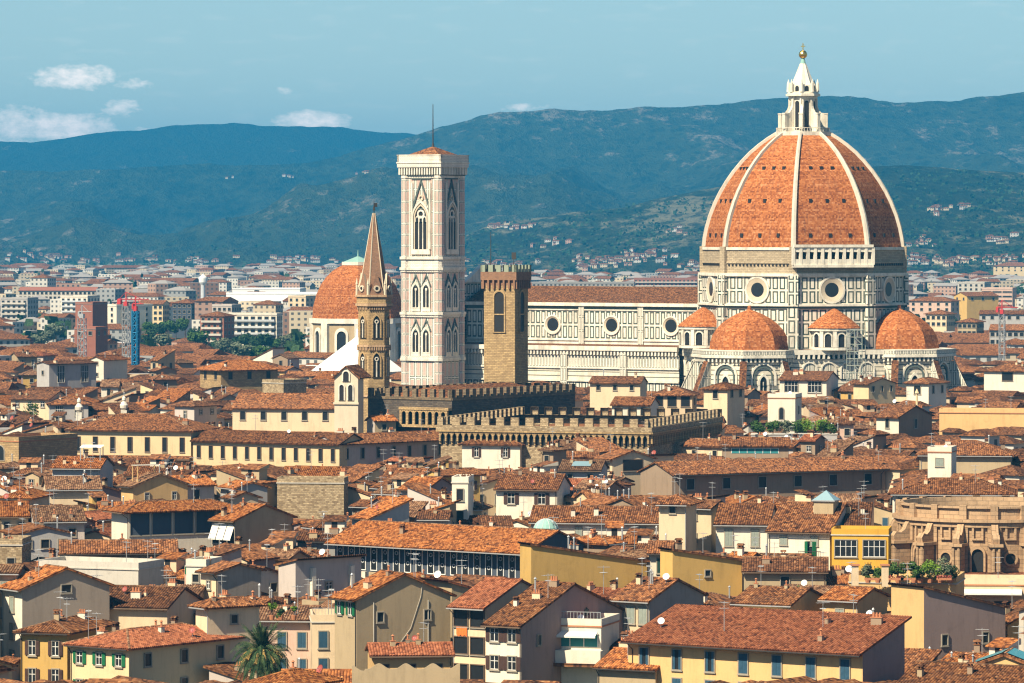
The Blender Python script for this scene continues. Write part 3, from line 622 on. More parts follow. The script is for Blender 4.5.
bt.build('shaft', [M['camp'], M['marble'], M['camp_band']], ct)
cr = MB(); q = 8.6
for k in range(4):
    f_ = face(90 * k, hw + .4)
    for j in range(-8, 9): 
        u = j * .9; f_.box(cr, u - .22, u + .22, 78.6, 80.8, 0, .7, 0)
cr.box(-7.1, 7.1, -7.1, 7.1, 78.3, 80.8, 2); cr.box(-7.8, 7.8, -7.8, 7.8, 80.8, 82.0, 1); cr.box(-8.0, 8.0, -8.0, 8.0, 82.0, 82.4, 0)
for k in range(4): face(90 * k, 7.7).box(cr, -7.8, 7.8, 82.4, 84.3, -.5, .1, 1); face(90 * k, 7.7).box(cr, -7.9, 7.9, 84.3, 84.6, -.6, .2, 0)
cr.build('cornice', [M['marble'], M['camp_band'], M['greenmarble']], ct)
rr = MB(); b4 = [(-7.1, -7.1, 83.8), (7.1, -7.1, 83.8), (7.1, 7.1, 83.8), (-7.1, 7.1, 83.8)]
for k in range(4): rr.poly([b4[k], b4[(k + 1) % 4], (0, 0, 87.2)])
rr.poly(b4[::-1]); rr.build('roof', M['tile'], ct)
ms = MB(); ms.tube((0, 0, 86.4), (0, 0, 88.2), .6, .25, 8); ms.tube((0, 0, 88), (0, 0, 99.8), .22, .12, 6); ms.build('mast', M['iron'], ct)
for k in range(4):
    f_ = face(90 * k, hw)
    for z0, top in ((25.4, 32.4), (38.8, 46.8)):
        for u in (-1.85, 1.85):
            o = MB(); H = 6.9
            f_.ring(o, arch(u, z0 - .3, 3.0, H + 1.2, 8), arch(u, z0, 2.1, H, 8), 0, .45, 0); f_.flat(o, arch(u, z0, 2.12, H, 8), .07, 1); f_.box(o, u - .13, u + .13, z0, z0 + H - 1.8, .07, .4, 0)
            f_.ring(o, [(u - 1.75, z0 + H - .6), (u + 1.75, z0 + H - .6), (u, z0 + H + 3.2)], [(u - 1.3, z0 + H - .3), (u + 1.3, z0 + H - .3), (u, z0 + H + 2.4)], 0, .35, 2)
            f_.box(o, u - 1.55, u + 1.55, z0 - 1.2, z0 - .3, 0, .4, 0); f_.box(o, u - .35, u + .35, z0 + H - 1.8, z0 + H - 1.1, .07, .3, 0)
            o.build('twin_light_window', [M['marble'], M['dark'], M['greenmarble']], ct)
    o = MB(); z0 = 56.2; H = 13.0
    f_.ring(o, arch(0, z0 - .3, 6.2, H + 2.0, 10), arch(0, z0, 5.2, H + .9, 10), 0, .6, 0); f_.ring(o, arch(0, z0, 4.8, H + .6, 10), arch(0, z0, 4.1, H, 10), 0, .45, 3)
    f_.flat(o, arch(0, z0, 4.1, H, 10), .07, 1)
    for u in (-.72, .72): f_.box(o, u - .14, u + .14, z0, z0 + 9.4, .07, .4, 0)
    f_.ring(o, circ(0, z0 + 10.6, 1.35, 12), circ(0, z0 + 10.6, .8, 12), .07, .4, 0)
    for u in (-1.3, 0, 1.3): f_.ring(o, arch(u, z0 + 8.2, 1.25, 1.9, 5), arch(u, z0 + 8.2, .9, 1.5, 5), .07, .38, 0)
    f_.ring(o, [(-3.4, z0 + H - 1.0), (3.4, z0 + H - 1.0), (0, z0 + H + 8.2)], [(-2.7, z0 + H - .6), (2.7, z0 + H - .6), (0, z0 + H + 6.8)], 0, .4, 2)
    f_.ring(o, circ(0, z0 + H + 2.4, .9, 12), circ(0, z0 + H + 2.4, .5, 12), 0, .4, 3)
    for u in (-3.2, 3.2): f_.box(o, u - .3, u + .3, z0, z0 + H + 7, 0, .5, 0); 
    f_.box(o, -3.4, 3.4, z0 - 1.5, z0 - .3, 0, .6, 0); f_.box(o, -3.5, 3.5, z0 + H + 8.0, z0 + H + 8.4, 0, .35, 2)
    o.build('three_light_window', [M['marble'], M['dark'], M['greenmarble'], M['sandpale']], ct)

# ================= hexagonal abbey tower with spire =================
D = 1085; hx = empty('bell_tower', (X(374, D), D, 0), R(12)); tag(hx, 'slender hexagonal brown bell tower with a pointed stone spire', 'bell tower')
b = MB(); r6 = 3.75
def hexp(r): return ngon(0, 0, r, 6, R(0))
b.prism(hexp(r6), 0, 44.2, 0)
for z in (22.6, 34.4): b.prism(hexp(r6 + .35), z, z + .5, 1, bottom=True)
for z in (33.6, 43.2):
    for k in range(6):
        f_ = face(30 + 60 * k, r6 * .866)
        for j in range(-3, 4): f_.box(b, j * .55 - .13, j * .55 + .13, z, z + .8, 0, .4, 1)
b.prism(hexp(4.5), 44.0, 44.7, 1, bottom=True); b.prism(hexp(4.2), 44.7, 46.2, 0); b.prism(hexp(4.6), 46.2, 46.7, 1, bottom=True)
b.build('shaft', [M['stone'], M['sandstone'], M['dark']], hx)
for k in range(6):
    f_ = face(30 + 60 * k, r6 * .866)
    for z0, H in ((36.6, 5.2), (27.4, 5.6)):
        o = MB(); f_.ring(o, arch(0, z0, 2.3, H + .4, 8), arch(0, z0, 1.7, H, 8), 0, .35, 0); f_.flat(o, arch(0, z0, 1.7, H, 8), .05, 1); f_.box(o, -.12, .12, z0, z0 + H - 2, .05, .35, 2)
        f_.ring(o, circ(0, z0 + H - 1.4, .5, 10), circ(0, z0 + H - 1.4, .3, 10), .05, .3, 2); o.build('twin_light_window', [M['stone'], M['dark'], M['marble']], hx)
b = MB(); b.loft([[Vector((p[0], p[1], 46.7)) for p in hexp(3.6)], [Vector((p[0], p[1], 65.8)) for p in hexp(.28)]], 0)
for k in range(6):
    p = hexp(3.62)[k]; q = hexp(.3)[k]; b.tube((p[0], p[1], 46.7), (q[0], q[1], 66), .16, .10, 4, 1)
    f_ = face(30 + 60 * k, 3.7 * .866); b.poly([f_.p(-1.7, 46.7, .5), f_.p(1.7, 46.7, .5), f_.p(0, 52.0, .1)], m=0); b.poly([f_.p(-1.7, 46.7, .5), f_.p(0, 52, .1), f_.p(0, 50.5, -1.6), f_.p(-1.9, 46.7, -.6)], m=1); b.poly([f_.p(1.7, 46.7, .5), f_.p(1.9, 46.7, -.6), f_.p(0, 50.5, -1.6), f_.p(0, 52, .1)], m=1)
    f_.ring(b, circ(0, 48.2, .75, 12), circ(0, 48.2, .42, 12), .2, .75, 1); f_.flat(b, circ(0, 48.2, .44, 12), .62, 2)
    p = hexp(4.1)[k]; b.tube((p[0], p[1], 46.7), (p[0], p[1], 49.2), .32, .26, 5, 1); b.tube((p[0], p[1], 49.2), (p[0], p[1], 50.8), .34, .02, 5, 1)
b.build('spire', [M['brick'], M['sandpale'], M['dark']], hx)
b = MB(); b.tube((0, 0, 65.5), (0, 0, 69.0), .1, .06, 5); b.tube((0, 0, 66.6), (0, 0, 67.6), .35, .2, 6); b.box(-.1, .8, -.04, .04, 67.4, 68.4); b.build('weather_vane', M['iron'], hx)

# ================= crenellated tower and fortress palace =================
def merlons(mb, fr, u0, u1, v, w=1.25, gap=1.05, h=1.7, t=.7, m=0, mt=None):
    n = max(1, round((u1 - u0 + gap) / (w + gap))); p = (u1 - u0 + gap) / n
    for i in range(n): a = u0 + i * p; fr.box(mb, a, a + p - gap, v, v + h, -t, 0, m)
D = 1062; bg_t = empty('stone_tower', (X(506, D), D + 4, 0), R(-23)); tag(bg_t, 'square brown stone tower with battlements and tall arched belfry openings', 'tower')
b = MB(); hw = 3.9
b.box(-hw, hw, -hw, hw, 0, 49.2, 0); b.box(-hw - .6, hw + .6, -hw - .6, hw + .6, 50.4, 52.3, 1); 
for k in range(4):
    f_ = face(90 * k, hw); n = 6
    for j in range(n + 1): u = -hw + 2 * hw * j / n; f_.box(b, u - .22, u + .22, 48.4, 50.4, 0, .6, 1); f_.box(b, u - .22, u + .22, 48.4, 49.2, 0, .3, 1)
b.box(-hw - .02, hw + .02, -hw - .02, hw + .02, 49.2, 50.4, 1)
b.build('shaft', [M['stone'], M['brick']], bg_t)
b = MB()
for k in range(4): merlons(b, face(90 * k, hw + .6), -hw - .6, hw + .6, 52.3, 1.05, .85, 1.6, .6)
b.build('battlements', [M['copperstone'] if 'copperstone' in M else M['copper']], bg_t)
for k in range(4):
    f_ = face(90 * k, hw); o = MB(); f_.ring(o, arch(0, 38.2, 3.2, 10, 8, False), arch(0, 38.4, 2.4, 9.3, 8, False), 0, .25, 0); f_.flat(o, arch(0, 38.4, 2.4, 9.3, 8, False), .06, 1); f_.box(o, -1.2, 1.2, 42.3, 42.6, .06, .2, 0)
    o.build('belfry_opening', [M['stone'], M['dark']], bg_t)
b = MB(); b.tube((-3, -2, 52), (-3, -2, 61.6), .13, .07, 5); b.tube((1.5, 1, 52), (1.5, 1, 56.0), .1, .06, 5); b.box(1.0, 2.1, .95, 1.05, 55.2, 56.8); b.build('mast', M['iron'], bg_t)

def local(D, px, phi, w=0):
    return (X(px, D), D, 0)
# fortress palace: corner between lit front and dark side at px 452
phi = R(-35); D = 1006.0; cxn, cyn = X(452, D), D; w_, d_ = 23.0, 48.0
Ux = Vector((math.cos(phi), math.sin(phi), 0)); Vy = Vector((-math.sin(phi), math.cos(phi), 0))
cen = Vector((cxn, cyn, 0)) - Ux * (w_ / 2) + Vy * (d_ / 2)
bp = empty('fortress_palace', cen, phi); tag(bp, 'dark crenellated stone fortress palace in front of the square battlemented tower', 'palace')
b = MB(); b.box(-w_ / 2, w_ / 2, -d_ / 2, d_ / 2, 0, 24.6, 0); b.build('wall', [M['darkstone2'] if 'darkstone2' in M else M['stone']], bp)  # wall colour darkened all over to stand in for its shaded side
b = MB(); fA = Fr((0, -d_ / 2, 0), (1, 0, 0)); fB = Fr((w_ / 2, 0, 0), (0, 1, 0)); fC = Fr((0, d_ / 2, 0), (-1, 0, 0)); fD = Fr((-w_ / 2, 0, 0), (0, -1, 0))
for fr, L in ((fA, w_), (fB, d_), (fC, w_), (fD, d_)): fr.box(b, -L / 2, L / 2, 24.6, 25.2, -.8, .15); merlons(b, fr, -L / 2, L / 2, 25.2, 1.3, 1.25, 1.8, .8)
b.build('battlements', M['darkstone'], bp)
b = MB(); fA.box(b, -2, w_ / 2, 18.6, 19.2, 0, 1.4, 0); fA.box(b, -2, w_ / 2, 22.4, 23.0, 0, 1.4, 0)
for j in range(8):
    u = -1.6 + j * 1.78; fA.box(b, u - .28, u + .28, 19.2, 22.4, .7, 1.3, 0)
    if j < 7: fA.ring(b, arch(u + .89, 19.4, 1.5, 3.0, 6, False), arch(u + .89, 19.4, 1.1, 2.7, 6, False), .9, 1.25, 0)
fA.box(b, -1.9, w_ / 2 - .1, 19.2, 22.4, .02, .1, 1); b.build('arcaded_gallery', [M['stone'], M['dark']], bp)
b = MB(); hh = 24.0
for q in ([(-w_ / 2 + 1, -d_ / 2 + 1), (w_ / 2 - 1, -d_ / 2 + 1), (0, -d_ / 2 + 10)], [(w_ / 2 - 1, -d_ / 2 + 1), (w_ / 2 - 1, d_ / 2 - 1), (0, d_ / 2 - 10), (0, -d_ / 2 + 10)], [(w_ / 2 - 1, d_ / 2 - 1), (-w_ / 2 + 1, d_ / 2 - 1), (0, d_ / 2 - 10)], [(-w_ / 2 + 1, d_ / 2 - 1), (-w_ / 2 + 1, -d_ / 2 + 1), (0, -d_ / 2 + 10), (0, d_ / 2 - 10)]):
    b.poly([(x, y, 24.65 if i < 2 else 27.4) for i, (x, y) in enumerate(q)])
b.build('roof', M['tile'], bp)
# second crenellated palace: corner at px 649
phi = R(-17); D = 955.0; w_, d_ = 45.5, 58.0
Ux = Vector((math.cos(phi), math.sin(phi), 0)); Vy = Vector((-math.sin(R(-23)), math.cos(R(-23)), 0)); Vy = Vector((-math.sin(phi), math.cos(phi), 0))
cen = Vector((X(649, D), D, 0)) - Ux * (w_ / 2) + Vy * (d_ / 2)
b2 = empty('crenellated_palace', cen, phi); tag(b2, 'long low crenellated stone palace with an arched corbel table', 'palace')
TOP = 22.5
b = MB(); b.box(-w_ / 2, w_ / 2, -d_ / 2, d_ / 2, 0, TOP - 4.3, 0); [fr0.box(b, -L0 / 2, L0 / 2, TOP - 4.3, TOP - 2.6, -.8, 0, 0) for fr0, L0 in ((Fr((0, -d_ / 2, 0), (1, 0, 0)), w_), (Fr((w_ / 2, 0, 0), (0, 1, 0)), d_), (Fr((0, d_ / 2, 0), (-1, 0, 0)), w_), (Fr((-w_ / 2, 0, 0), (0, -1, 0)), d_))]; b.build('wall', [M['rubble']], b2)
fA = Fr((0, -d_ / 2, 0), (1, 0, 0)); fB = Fr((w_ / 2, 0, 0), (0, 1, 0)); fC = Fr((0, d_ / 2, 0), (-1, 0, 0)); fD = Fr((-w_ / 2, 0, 0), (0, -1, 0))
b = MB()
for fr, L in ((fA, w_), (fB, d_), (fC, w_), (fD, d_)):
    fr.box(b, -L / 2 - .8, L / 2 + .8, TOP - 2.6, TOP - 1.6, -.8, .85, 0); merlons(b, fr, -L / 2 - .8, L / 2 + .8, TOP - 1.6, 1.7, 1.5, 1.7, .7, 0)
b.build('battlements', M['rubble'], b2)
b = MB()
for fr, L in ((fA, w_), (fB, d_)):
    fr.box(b, -L / 2 - .8, L / 2 + .8, TOP - 3.0, TOP - 2.6, 0, 1.0, 0); n = int(L / 1.3)
    for j in range(n + 1):
        u = -L / 2 + L * j / n; fr.box(b, u - .18, u + .18, TOP - 5.0, TOP - 3.0, 0, .8, 0); fr.box(b, u - .18, u + .18, TOP - 5.6, TOP - 5.0, 0, .4, 0)
        if j < n: fr.ring(b, [(u + 1.1, TOP - 3.0), (u + .18, TOP - 3.0), (u + .18, TOP - 4.0), (u + .3, TOP - 3.5), (u + .65, TOP - 3.3), (u + 1.0, TOP - 3.5), (u + 1.1, TOP - 4.0)], [(u + .65, TOP - 3.05)] * 7, .3, .75, 0)
    fr.box(b, -L / 2, L / 2, TOP - 5.6, TOP - 3.0, .01, .04, 1)
b.build('corbel_table', [M['stone'], M['dark']], b2)
b = MB(); z0, z1 = TOP - 4.2, TOP - 3.0
for q in ([(-w_ / 2 + 1, -d_ / 2 + 1), (w_ / 2 - 1, -d_ / 2 + 1), (w_ / 2 - 12, -d_ / 2 + 12), (-w_ / 2 + 12, -d_ / 2 + 12)], [(w_ / 2 - 1, -d_ / 2 + 1), (w_ / 2 - 1, d_ / 2 - 1), (w_ / 2 - 12, d_ / 2 - 12), (w_ / 2 - 12, -d_ / 2 + 12)], [(w_ / 2 - 1, d_ / 2 - 1), (-w_ / 2 + 1, d_ / 2 - 1), (-w_ / 2 + 12, d_ / 2 - 12), (w_ / 2 - 12, d_ / 2 - 12)], [(-w_ / 2 + 1, d_ / 2 - 1), (-w_ / 2 + 1, -d_ / 2 + 1), (-w_ / 2 + 12, -d_ / 2 + 12), (-w_ / 2 + 12, d_ / 2 - 12)]):
    b.poly([(x, y, z0 if i < 2 else z1) for i, (x, y) in enumerate(q)])
b.poly([(-w_ / 2 + 12, -d_ / 2 + 12, z1), (w_ / 2 - 12, -d_ / 2 + 12, z1), (w_ / 2 - 12, d_ / 2 - 12, z1), (-w_ / 2 + 12, d_ / 2 - 12, z1)]); b.build('roof', M['tile'], b2)

# ================= the second dome, the baptistery roof =================
D = 1700; md = empty('domed_chapel', (X(358, D), D, 0), R(-20)); tag(md, 'church with a plain orange tiled dome behind the spired tower', 'chapel')
b = MB(); b.prism(oct2(17.2), 0, 27.6, 0); b.prism(oct2(18.0), 27.6, 29.4, 1, bottom=True)
for k in range(8):
    a = R(22.5 + 45 * k); b.box(16.0, 17.9, -1.5, 1.5, 0, 27.6, 1, Matrix.Rotation(a, 4, 'Z'))
b.build('wall', [M['tan'], M['marble']], md)
for k in range(8):
    f_ = face(45 * k, 17.2 * C22); o = MB(); f_.ring(o, arch(0, 12, 5.4, 14, 8, False), arch(0, 12.6, 3.6, 12.2, 8, False), 0, .5, 0); f_.flat(o, arch(0, 12.6, 3.6, 12.2, 8, False), .08, 1); f_.box(o, -3.1, 3.1, 11, 12, 0, .8, 0); o.build('arched_window', [M['marble'], M['glass']], md)
b = MB(); arc = 0; prof = [(29.4 + 20.6 * math.sin(R(a)) , 16.9 * math.cos(R(a)) ** .92) for a in (0, 12, 24, 36, 47, 57, 66, 74)]
for (z0, r0), (z1, r1) in zip(prof[:-1], prof[1:]):
    h = math.hypot(r1 - r0, z1 - z0)
    A, B = octp(r0, z0), octp(r1, z1)
    for k in range(8): j = (k + 1) % 8; b.poly([A[k], A[j], B[j], B[k]], uv=[(30 - r0 * .38, arc), (30 + r0 * .38, arc), (30 + r1 * .38, arc + h), (30 - r1 * .38, arc + h)])
    arc += h
zt, rt = prof[-1]; b.poly(octp(rt, zt)); b.build('dome', M['dome'], md)
b = MB(); b.prism(oct2(rt + .8), zt - .2, zt + 1.0, 0, bottom=True); b.loft([[Vector(p) for p in octp(rt + .3, zt + 1.0)], [Vector(p) for p in octp(.5, zt + 3.0)]], 1); b.tube((0, 0, zt + 3), (0, 0, zt + 5.5), .35, .1, 6, 1); b.build('lantern_cap', [M['marble'], M['copper']], md)
D = 1440; bpz = empty('baptistery', (X(358, D), D, 0), R(-31.5)); tag(bpz, 'octagonal baptistery with a smooth white pyramid roof beside the spired tower', 'baptistery')
b = MB()
for k in range(8): f_ = face(45 * k, 14.6 * C22); w = 14.6 * .3827; panelwall(b, f_, -w, w, 0, 17, 0, 5, 4, 0, 2.05, 3.7)
b.prism(oct2(15.2), 17, 17.8, 1, bottom=True); b.build('wall', [M['panels'], M['marble']], bpz)
b = MB(); b.loft([[Vector(p) for p in octp(15.0, 17.8)], [Vector(p) for p in octp(.8, 28.4)]]); b.tube((0, 0, 28.2), (0, 0, 31), .8, .5, 8); b.build('roof', M['whitelead'], bpz)
# small gabled bell cote
D = 1010; s = F / D; bc = empty('bell_cote', (X(349, D), D, 0), R(-14)); tag(bc, 'narrow tan bell cote with a gabled top and paired arches', 'bell cote')
b = MB(); hw = 2.7; hd = 2.2; zg = Z(376, D)
b.box(-hw, hw, -hd, hd, 0, zg, 0); b.poly([(-hw, -hd, zg), (hw, -hd, zg), (0, -hd, zg + 2.2)]); b.poly([(hw, hd, zg), (-hw, hd, zg), (0, hd, zg + 2.2)])
f_ = Fr((0, -hd, 0), (1, 0, 0)); f_.box(b, -hw - .2, hw + .2, Z(404, D), Z(402, D), 0, .3, 0); b.build('wall', M['sandpale'], bc)
b = MB()
for sg in (-1, 1):
    q = [(sg * (hw + .5), -hd - .5, zg - .3), (sg * (hw + .5), hd + 5, zg - .3), (0, hd + 5, zg + 2.4), (0, -hd - .5, zg + 2.4)]; b.poly(q if sg > 0 else q[::-1])
    q2 = [(x, y, z - .3) for x, y, z in q]; b.poly(q2[::-1] if sg > 0 else q2)
    b.poly([q[0], q[3], q2[3], q2[0]] if sg < 0 else [q[3], q[0], q2[0], q2[3]])
b.build('roof', M['tile'], bc)
for u, v, w, h in ((-1.0, 400, 1.0, 3.4), (1.0, 400, 1.0, 3.4), (0, 381, 1.3, 2.2)):
    o = MB(); z0 = Z(v, D); f_.ring(o, arch(u, z0, w + .5, h + .3, 6, False), arch(u, z0, w, h, 6, False), 0, .25, 0); f_.flat(o, arch(u, z0, w, h, 6, False), .05, 1); o.build('arched_opening', [M['marble'], M['dark']], bc)
# ================= round baroque church end at the right =================
D = 762; s = F / D; ap = empty('church', (X(985, D), D, 0), 0); tag(ap, 'round brown sandstone church end with scroll buttresses, arches and a parapet', 'church')
zc = Z(523, 747); zp = Z(507, 747); zb = Z(574, 744); RA = 14.5
b = MB(); n = 48; b.prism(ngon(0, 0, RA, n), 0, zc, 0); b.prism(ngon(0, 0, RA + .9, n), zc, zc + .5, 1, bottom=True); b.prism(ngon(0, 0, RA + .5, n), zc - .8, zc, 1, bottom=True); b.loft([[Vector((p[0], p[1], z_)) for p in ngon(0, 0, r_, n)] for r_, z_ in ((RA - .3, zc + .5), (RA - .3, zp - .35), (RA + .1, zp - .35), (RA + .1, zp), (RA - .8, zp), (RA - .8, zc + .55))], 0, False); b.poly([(p[0], p[1], zc + .56) for p in ngon(0, 0, RA - .8, n)], m=3)
b.prism(ngon(0, 0, RA + 3.6, n), 0, zb - .3, 0, True); b.prism(ngon(0, 0, RA + 4.2, n), zb - .3, zb, 2, True, bottom=True)
for k in range(18):
    f_ = face(-180 + 20 * k + 10, RA - .3); f_.box(b, -.6, .6, zc + .5, zp + .2, -.2, .6, 0)
b.build('wall', [M['sandstone'], M['sandpale2'] if 'sandpale2' in M else M['sandstone'], M['tile_even'], M['grey']], ap)
for k in range(-6, 7):
    a = -90 + 21 * k
    o = MB(); f_ = face(a, RA); f_.box(o, -.75, .75, zb, zb + 4.3, .6, 3.4, 0); f_.box(o, -1.1, 1.1, zb + 4.3, zb + 4.8, -.1, 3.9, 0)
    for u in (-.45, .45): 
        p = f_.p(u, zb, 3.5); o.tube(p, p + Vector((0, 0, 4.2)), .28, .25, 6, 0)
    pr = [(-.1, zb + 4.8), (3.4, zb + 4.8), (3.6, zb + 5.6), (3.0, zb + 6.3), (2.2, zb + 6.1), (1.4, zb + 6.6), (.9, zb + 7.6), (.4, zb + 8.0), (-.1, zb + 8.0)]
    A = [f_.p(-.55, z, x) for x, z in pr]; B = [f_.p(.55, z, x) for x, z in pr]; o.poly(A); o.poly(B[::-1])
    for i in range(len(pr)): j = (i + 1) % len(pr); o.poly([A[j], A[i], B[i], B[j]])
    o.build('scroll_buttress', [M['sandstone']], ap)
    f_ = face(a + 10.5, RA * math.cos(R(3.75)) + .02); o = MB()
    f_.ring(o, [(-.95, zb + 5.2), (.95, zb + 5.2), (.95, zb + 8.4), (-.95, zb + 8.4)], [(-.6, zb + 5.5), (.6, zb + 5.5), (.6, zb + 8.1), (-.6, zb + 8.1)], -.2, .4, 0)
    if k % 2: f_.ring(o, arch(0, zb + .1, 2.6, 4.2, 8, False), arch(0, zb + .1, 1.9, 3.7, 8, False), -.2, .5, 0); f_.flat(o, arch(0, zb + .1, 1.9, 3.7, 8, False), .12, 1)
    else: f_.ring(o, circ(0, zb + 2.2, 1.25, 16), circ(0, zb + 2.2, .9, 16), -.2, .35, 0); f_.flat(o, circ(0, zb + 2.2, .92, 16), .10, 1)
    for u in (-1.9, 1.9): f_.box(o, u - .3, u + .3, zb, zc - .8, -.3, .3, 0)
    o.build('wall_bay', [M['sandstone'], M['dark']], ap)
# ================= houses =================
def tile_plane(mb, O, U, V, Wd, chain, mt=0, ms=1, ribs=True, amp=0.15, th=0.15):
    O = Vector(O); U = Vector(U); V = Vector(V); N = U.cross(V).normalized()
    us = [c[0] for c in chain]; vs = [c[1] for c in chain]
    P = lambda u, v, n: O + U * u + V * v + N * n
    n = max(1, int(round(Wd / TP)))
    k = TP * n / Wd
    prof = [(0, 0.0), (.16, .72), (.5, 1.0), (.84, .72)] if ribs else [(0, 0.5)]
    if not ribs: n = max(1, len(chain) - 1)
    S = []
    if ribs:
        for i in range(n):
            for t, a in prof: S.append(((i + t) * Wd / n, a * amp))
        S.append((Wd, 0.0))
        for u in us:
            if 0.01 < u < Wd - .01 and min(abs(u - q[0]) for q in S) > .02: S.append((u, amp * .8))
        S.sort()
    else: S = [(u, 0.05) for u in us]
    vt = np.interp([q[0] for q in S], us, vs)
    i0 = len(mb.v)
    for (u, a), v in zip(S, vt):
        mb.v.append(tuple(P(u, 0, a))); mb.v.append(tuple(P(u, float(v), a)))
    for i in range(len(S) - 1):
        v0, v1 = float(vt[i]), float(vt[i + 1])
        if v0 < .01 and v1 < .01: continue
        q = i0 + 2 * i; u0, u1 = S[i][0] * k, S[i + 1][0] * k
        if v0 < .01: mb.f.append((q, q + 2, q + 3)); mb.uv += [(u0, 0), (u1, 0), (u1, v1)]
        elif v1 < .01: mb.f.append((q, q + 2, q + 1)); mb.uv += [(u0, 0), (u1, 0), (u0, v0)]
        else: mb.f.append((q, q + 2, q + 3, q + 1)); mb.uv += [(u0, 0), (u1, 0), (u1, v1), (u0, v0)]
        mb.m.append(mt)
    # eave edge, underside, verges
    e = amp * .7 if ribs else .05
    mb.poly([P(0, 0, -th), P(Wd, 0, -th), P(Wd, 0, e * .6), P(0, 0, e * .6)], m=mt)
    under = [(0, 0), (Wd, 0)] + [(u, v) for u, v in reversed(chain) if not (v == 0 and u in (0, Wd))]
    mb.poly([P(u, v, -th) for u, v in under][::-1], m=ms)
    for a, b in ((under[1], under[2]), (under[-1], under[0])): mb.poly([P(*a, -th), P(*b, -th), P(*b, e), P(*a, e)], m=mt)
def roof_mesh(w, d, h, kind, tp, o, ribs):
    """roof over a w x d plan, wall top h; local origin at plan centre. Returns builder and a height function"""
    mb = MB(); X0, X1, Y0, Y1 = -w / 2, w / 2, -d / 2, d / 2; cs = 1 / math.sqrt(1 + tp * tp); sn = tp * cs; zl = h - o * tp + .16; cap = []
    if kind == 'x':
        og = .35; L = (d / 2 + o) / cs; Wd = w + 2 * og
        tile_plane(mb, (X0 - og, Y0 - o, zl), (1, 0, 0), (0, cs, sn), Wd, [(0, L), (Wd, L)], ribs=ribs)
        tile_plane(mb, (X1 + og, Y1 + o, zl), (-1, 0, 0), (0, -cs, sn), Wd, [(0, L), (Wd, L)], ribs=ribs)
        zr = zl + L * sn; cap = [((X0 - og, 0, zr), (X1 + og, 0, zr))]; hf = lambda x, y: zr - abs(y) * tp
    elif kind == 'y':
        og = .35; L = (w / 2 + o) / cs; Wd = d + 2 * og
        tile_plane(mb, (X0 - o, Y1 + og, zl), (0, -1, 0), (cs, 0, sn), Wd, [(0, L), (Wd, L)], ribs=ribs)
        tile_plane(mb, (X1 + o, Y0 - og, zl), (0, 1, 0), (-cs, 0, sn), Wd, [(0, L), (Wd, L)], ribs=ribs)
        zr = zl + L * sn; cap = [((0, Y0 - og, zr), (0, Y1 + og, zr))]; hf = lambda x, y: zr - abs(x) * tp
    elif kind == 'hip':
        a = (min(w, d) / 2 + o); L = a / cs; Wx = w + 2 * o; Wy = d + 2 * o
        chx = [(0, 0), (a, L), (Wx - a, L), (Wx, 0)] if Wx > 2 * a + .05 else [(0, 0), (Wx / 2, L), (Wx, 0)]
        chy = [(0, 0), (a, L), (Wy - a, L), (Wy, 0)] if Wy > 2 * a + .05 else [(0, 0), (Wy / 2, L), (Wy, 0)]
        tile_plane(mb, (X0 - o, Y0 - o, zl), (1, 0, 0), (0, cs, sn), Wx, chx, ribs=ribs); tile_plane(mb, (X1 + o, Y1 + o, zl), (-1, 0, 0), (0, -cs, sn), Wx, chx, ribs=ribs)
        tile_plane(mb, (X0 - o, Y1 + o, zl), (0, -1, 0), (cs, 0, sn), Wy, chy, ribs=ribs); tile_plane(mb, (X1 + o, Y0 - o, zl), (0, 1, 0), (-cs, 0, sn), Wy, chy, ribs=ribs)
        zr = zl + L * sn
        if w >= d: r0, r1 = (X0 - o + a, 0, zr), (X1 + o - a, 0, zr); cs_ = [((X0 - o, Y0 - o, zl), r0), ((X0 - o, Y1 + o, zl), r0), ((X1 + o, Y0 - o, zl), r1), ((X1 + o, Y1 + o, zl), r1), (r0, r1)]
        else: r0, r1 = (0, Y0 - o + a, zr), (0, Y1 + o - a, zr); cs_ = [((X0 - o, Y0 - o, zl), r0), ((X1 + o, Y0 - o, zl), r0), ((X0 - o, Y1 + o, zl), r1), ((X1 + o, Y1 + o, zl), r1), (r0, r1)]
        cap = cs_; hf = lambda x, y: zl + min(w / 2 + o - abs(x), d / 2 + o - abs(y)) * tp
    elif kind in ('sf', 'sb'):
        L = (d + 2 * o) / cs; Wd = w + .6
        if kind == 'sf': tile_plane(mb, (X0 - .3, Y0 - o, zl), (1, 0, 0), (0, cs, sn), Wd, [(0, L), (Wd, L)], ribs=ribs); hf = lambda x, y: zl + (y - Y0 + o) * tp
        else: tile_plane(mb, (X1 + .3, Y1 + o, zl), (-1, 0, 0), (0, -cs, sn), Wd, [(0, L), (Wd, L)], ribs=ribs); hf = lambda x, y: zl + (Y1 + o - y) * tp
        zr = zl + L * sn
    elif kind in ('sr', 'sl'):
        L = (w + 2 * o) / cs; Wd = d + .6
        if kind == 'sl': tile_plane(mb, (X0 - o, Y1 + .3, zl), (0, -1, 0), (cs, 0, sn), Wd, [(0, L), (Wd, L)], ribs=ribs); hf = lambda x, y: zl + (x - X0 + o) * tp
        else: tile_plane(mb, (X1 + o, Y0 - .3, zl), (0, 1, 0), (-cs, 0, sn), Wd, [(0, L), (Wd, L)], ribs=ribs); hf = lambda x, y: zl + (X1 + o - x) * tp
        zr = zl + L * sn
    else:
        mb.box(X0 - .15, X1 + .15, Y0 - .15, Y1 + .15, h - .1, h + .08, 2); p = .22
